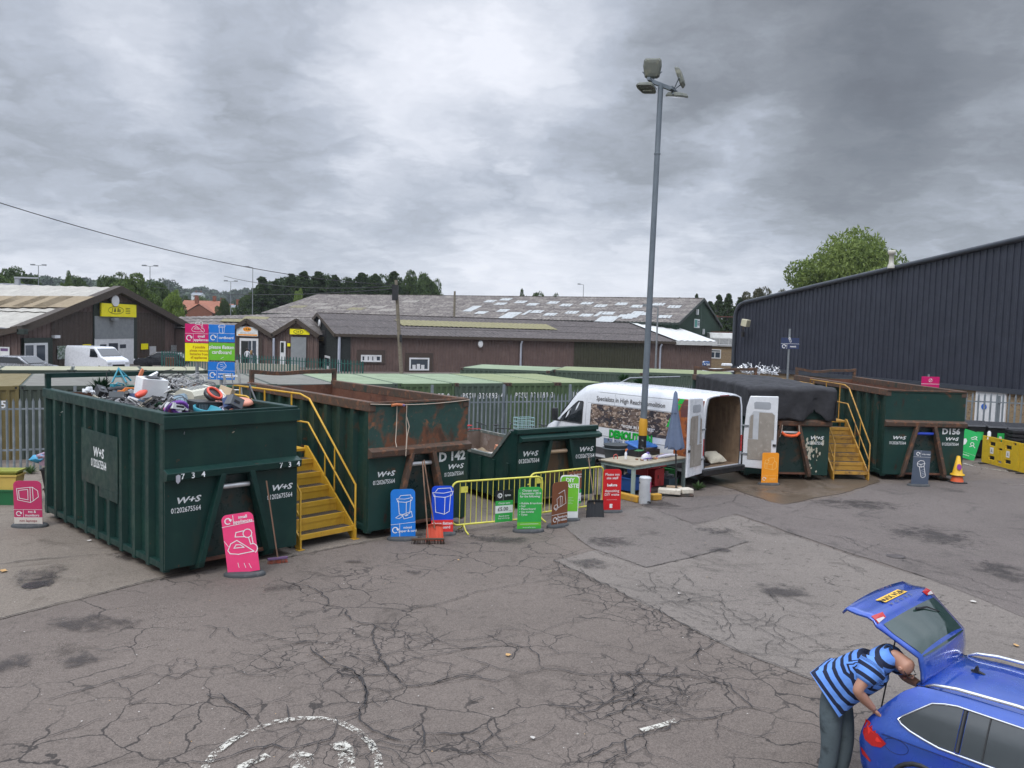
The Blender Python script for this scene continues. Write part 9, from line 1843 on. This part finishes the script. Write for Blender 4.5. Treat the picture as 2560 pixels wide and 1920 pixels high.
def vac(name,label,px,py,z,body,ac,rot):
 mb=MB();mb.tube([(-.35,0,0),(-.15,0,.02),(.1,0,.03),(.3,0,0)],[.05,.10,.09,.05],14,0);mb.tube([(.28,0,.0),(.5,.03,.02),(.62,.02,.0)],[.045,.05,.03],12,1);mb.obox((-.15,0,.1),(.18,.1,.08),(0,0,0),1);mb.tube([(-.2,0,.09),(-.1,0,.17),(.05,0,.15),(.1,0,.08)],.014,6,1);item(name,label,'vacuum',px,py,z,mb,[body,ac],rot)
vac('vacuum_cleaner','grey and orange upright vacuum lying at the left of the heap',330,990,2.84,GREYP,mat('scrap_orange',(.75,.22,.03),.5),(0,-.15,-.5))
vac('vacuum_cleaner','dark cylinder vacuum with a blue end behind the orange one',302,978,2.86,BLKM,mat('scrap_teal',(.03,.25,.33),.45),(0,.1,.4))
mb=MB();mb.loft([[(x,y*w,z*w)for y,z in[(.11*math.cos(a),.09*math.sin(a))for a in[2*math.pi*i/12 for i in range(12)]]]for x,w in((-.13,.2),(-.10,.6),(.02,.7),(.12,.4),(.16,.1))]);item('steam_iron','bright red steam iron half buried left of the heap','iron',306,986,3.0,mb,mat('scrap_red',(.75,.09,.05),.4),(0,-.3,.5))
mb=MB();mb.prism([(-.03,0),(.05,0),(.07,.32),(.02,.36),(-.0,.3)],-.03,.03);item('hair_dryer','orange handle sticking up out of the heap','handle',340,962,3.02,mb,mat('rusty_orange',(.6,.2,.09),.5),(0,.3,0),.01)
mb=MB();mb.tube([(-.2,0,0),(-.02,.05,.30),(.24,0,.02)],.022,7);mb.tube([(-.12,0,.12),(.14,0,.12)],.02,7);mb.tube([(0,-.2,0),(-.02,.05,.30)],.02,7);item('folded_stand','teal folded stand poking up at the back left of the heap','stand',302,955,2.98,mb,MATS['scrap_teal'],(0,0,.2))
def cables(label,px,py,z,m_,n,r,seed,name='cable_tangle'):
 random.seed(seed);mb=MB()
 for k in range(n):
  R_=ru(.5,1)*r;tx,ty,ph=ru(-1,1),ru(-1,1),ru(0,6.3);c=Vector((ru(-.15,.15),ru(-.15,.15),ru(0,.10)));P=[]
  for i in range(18):a=ph+i*.33;P.append(c+Vector((R_*math.cos(a),R_*math.sin(a)*ru(.85,1.),R_*.55*(tx*math.cos(a)+ty*math.sin(a))+abs(tx)*R_*.5)))
  mb.tube(P,ru(.006,.010),5)
 item(name,label,'cables',px,py,z,mb,m_)
cables('tangle of black and grey cables on top of the heap',425,965,2.98,BLKM,16,.30,3);cables('tangle of pale grey cables beside the black ones',455,972,2.96,mat('pale_cable',(.4,.4,.4),.5),14,.28,4);cables('coils of dark cable right of the black ones',500,978,2.92,GREYP,10,.26,6)
mb=MB();mb.lathe([(.0,0),(.17,.02),(.18,.08),(.12,.11),(0,.11)],20);mb.tube([(.14*math.cos(a),.14*math.sin(a),.12)for a in[2*math.pi*i/16 for i in range(16)]],.025,6,1,closed=True);item('round_heater','red and black round appliance near the right of the heap','appliance',528,994,2.96,mb,[BLKM,MATS['scrap_red']],(.7,.2,.2))
mb=MB();mb.bx(-.16,.16,-.12,.12,0,.035);mb.bx(-.06,.06,.06,.10,.036,.04,1);item('scale','white flat scale propped beside the red round appliance','scale',545,990,2.98,mb,[WPLA,BLKM],(.8,0,.4),.01)
mb=MB();mb.tube([(.18*math.cos(a),.0,.18*math.sin(a))for a in[2*math.pi*i/20 for i in range(20)]],.035,8,closed=True);mb.lathe([(.1,-.02),(.1,.03)],12);item('purple_toy','purple ring shaped appliance at the front rim','appliance',430,1028,2.82,mb,mat('scrap_purple',(.22,.07,.42),.45),(.6,.3,.2))
mb=MB();mb.lathe([(0,0),(.10,.03),(.12,.10),(.08,.17),(0,.19)],16,sx=1.3);item('pink_toy','pink rounded toy appliance under the purple ring','appliance',424,1036,2.74,mb,mat('scrap_pink',(.75,.2,.35),.5),(.2,0,0))
mb=MB();mb.lathe([(0,0),(.07,.02),(.08,.1),(0,.12)],14);item('white_toy','small white and pink appliance at the front left rim','appliance',408,1040,2.74,mb,WPLA,(.1,.2,0))
mb=MB();mb.lathe([(0,0),(.11,.02),(.12,.07),(.07,.10),(.02,.11),(.02,.14),(0,.14)],20);item('slow_cooker','dark round slow cooker right of the black computer','cooker',575,1012,2.82,mb,GREYP,(.2,0,0))
mb=MB();mb.lathe([(0,0),(.07,.01),(.09,.06),(.07,.11),(.05,.12),(.04,.05)],16);item('brown_bowl','dusty pink round bowl in front of the slow cooker','bowl',543,1018,2.80,mb,mat('dusty_pink',(.40,.2,.17),.6),(.3,.2,0))
mb=MB();mb.lathe([(0,.0),(.22,.04),(.25,.14),(.23,.15),(.18,.06),(0,.03)],22);item('teal_bowl','shallow teal tray at the front of the heap','tray',520,1040,2.70,mb,MATS['scrap_teal'],(.2,.1,0));
mb=MB();mb.tube([(.2*math.cos(a),.2*math.sin(a),0)for a in[2*math.pi*i/20 for i in range(20)]],.02,6,closed=True);mb.tube([(.13*math.cos(a),.13*math.sin(a),.02)for a in[2*math.pi*i/20 for i in range(20)]],.015,6,closed=True);item('hose_coil','pale lilac hose coil along the front rim','hose',590,1030,2.76,mb,mat('lilac_hose',(.4,.4,.52),.5),(.3,0,0))
mb=MB();mb.lathe([(0,0),(.18,.01),(.22,.05),(.15,.11),(0,.13)],20,sx=1.2);item('orange_bowl','peach coloured plastic dome at the right end of the skip','dome',668,1008,2.74,mb,mat('peach_plastic',(.75,.32,.22),.5),(.2,0,0))
mb=MB();mb.tube([(-.3,0,0),(-.28,0,.42),(.3,0,.40),(.34,0,0)],.02,6);mb.tube([(-.28,0,.42),(-.1,-.25,.0)],.018,6);mb.tube([(.3,0,.4),(.36,-.2,.0)],.018,6);item('folded_chair_frame','grey folded tube frame standing over the peach dome','frame',665,1008,2.72,mb,GREYP,(0,0,.1))
mb=MB();mb.bx(-.05,.05,-.16,.16,0,.22);item('speaker_box','cream wooden offcut box by the rusty inner wall','box',560,996,2.92,mb,mat('cream_wood',(.48,.38,.25),.7),(.2,.3,.3),.005)
random.seed(6);weed('artificial_plant','dark artificial plant with small white flowers at the far left of the heap',s1(228,975,2.72),150,.3,.40,leafmat('plastic_leaf',(.01,.035,.015),(.02,.06,.03),0))
mb=MB();[mb.obox((ru(-.12,.12),ru(-.12,.12),ru(.0,.1)),(.1,.09,.03),(ru(-1,1),ru(-1,1),0))for k in range(9)];item('white_flowers','scattered small white flowers on the artificial plant','flowers',222,982,2.74,mb,WPLA)
mb=MB();mb.tube([(0,0,0),(0,0,.35),(.05,0,.40),(.1,0,.35),(.1,0,.3)],.012,6);item('hook_stick','dark hooked walking stick handle rising from the left of the heap','stick',256,968,2.8,mb,BLKM)
mb=MB();mb.tube([(0,0,0),(.0,0,.9)],.012,6);o=mb.build('upright_rod',GALV);o.location=atY(590,985,19.5)-Vector((0,0,.4));o.rotation_euler=(0,-.12,0);tag(o,'thin bent rod beside the ladder','rod')
random.seed(77)
PLC=[WPLA,CRE,GREYP,BLKM,mat('pale_blue_plastic',(.3,.42,.5),.5),mat('dark_blue_plastic',(.03,.06,.16),.4),MATS['scrap_orange'],mat('brown_vinyl',(.2,.1,.06),.5)]
SPOTS=[(250,985,'toaster','black toaster at the far left corner of the heap',3),(275,995,'radio','grey radio low at the left edge of the heap',2),(318,1003,'speaker_box','dark blue box on the left rim of the heap',5),(345,985,'router','small black box between the vacuums and the microwave',3),(440,1000,'lamp_base','cream block below the black cable tangle',1),(456,1015,'router','pale blue box in front of the cable tangle',4),(470,985,'toaster','white toaster behind the printer',0),(530,980,'radio','brown radio at the back right of the heap',7),(560,1006,'drawer_box','cream box beside the slow cooker',1),(605,1020,'router','grey box near the lilac hose',2),(478,1042,'control_box','black box at the front rim below the computer',3),(456,1040,'control_box','white box at the front rim beside the purple ring',0),(625,1024,'control_box','dark blue box on the front rim at the right',5)]
for k,(px,py,nm,lab,ci)in enumerate(SPOTS):
 w,d_,h_=ru(.18,.34),ru(.14,.24),ru(.10,.2);mb=MB();mb.bx(-w/2,w/2,-d_/2,d_/2,0,h_);mb.bx(-w*.3,w*.2,-d_/2-.003,-d_/2-.001,h_*.3,h_*.6,1)
 if k%2:mb.tube([(w*.4,0,h_*.5),(w*.7,.1,h_*.9),(w*.9,0,h_*.2),(w*.7,-.15,.0)],.008,5,1)
 if k%3==0:mb.lathe([(.04,0),(.04,.02),(0,.025)],10,(0,0,h_),1)
 item(nm,lab,'appliance',px,py,2.84,mb,[PLC[ci],BLKM if ci!=3 else GREYP],(ru(-.5,.5),ru(-.5,.5),ru(0,3)),.012)
hz_=MB();hz_.bx(-1600,1600,-60,2500,-1.2,75)
mh=bpy.data.materials.new('haze');mh.use_nodes=True;th_=NT(mh.node_tree);th_.n.clear();oh=th_.new('ShaderNodeOutputMaterial');pv=th_.new('ShaderNodeVolumePrincipled');pv.inputs['Color'].default_value=(.86,.92,1,1);pv.inputs['Density'].default_value=.00018;pv.inputs['Anisotropy'].default_value=.1;th_.ln(pv.outputs[0],oh.inputs['Volume'])
ho=hz_.build('haze',mh);ho['kind']='stuff';tag(ho,'thin pale air haze over the whole place','haze')
flush_text()
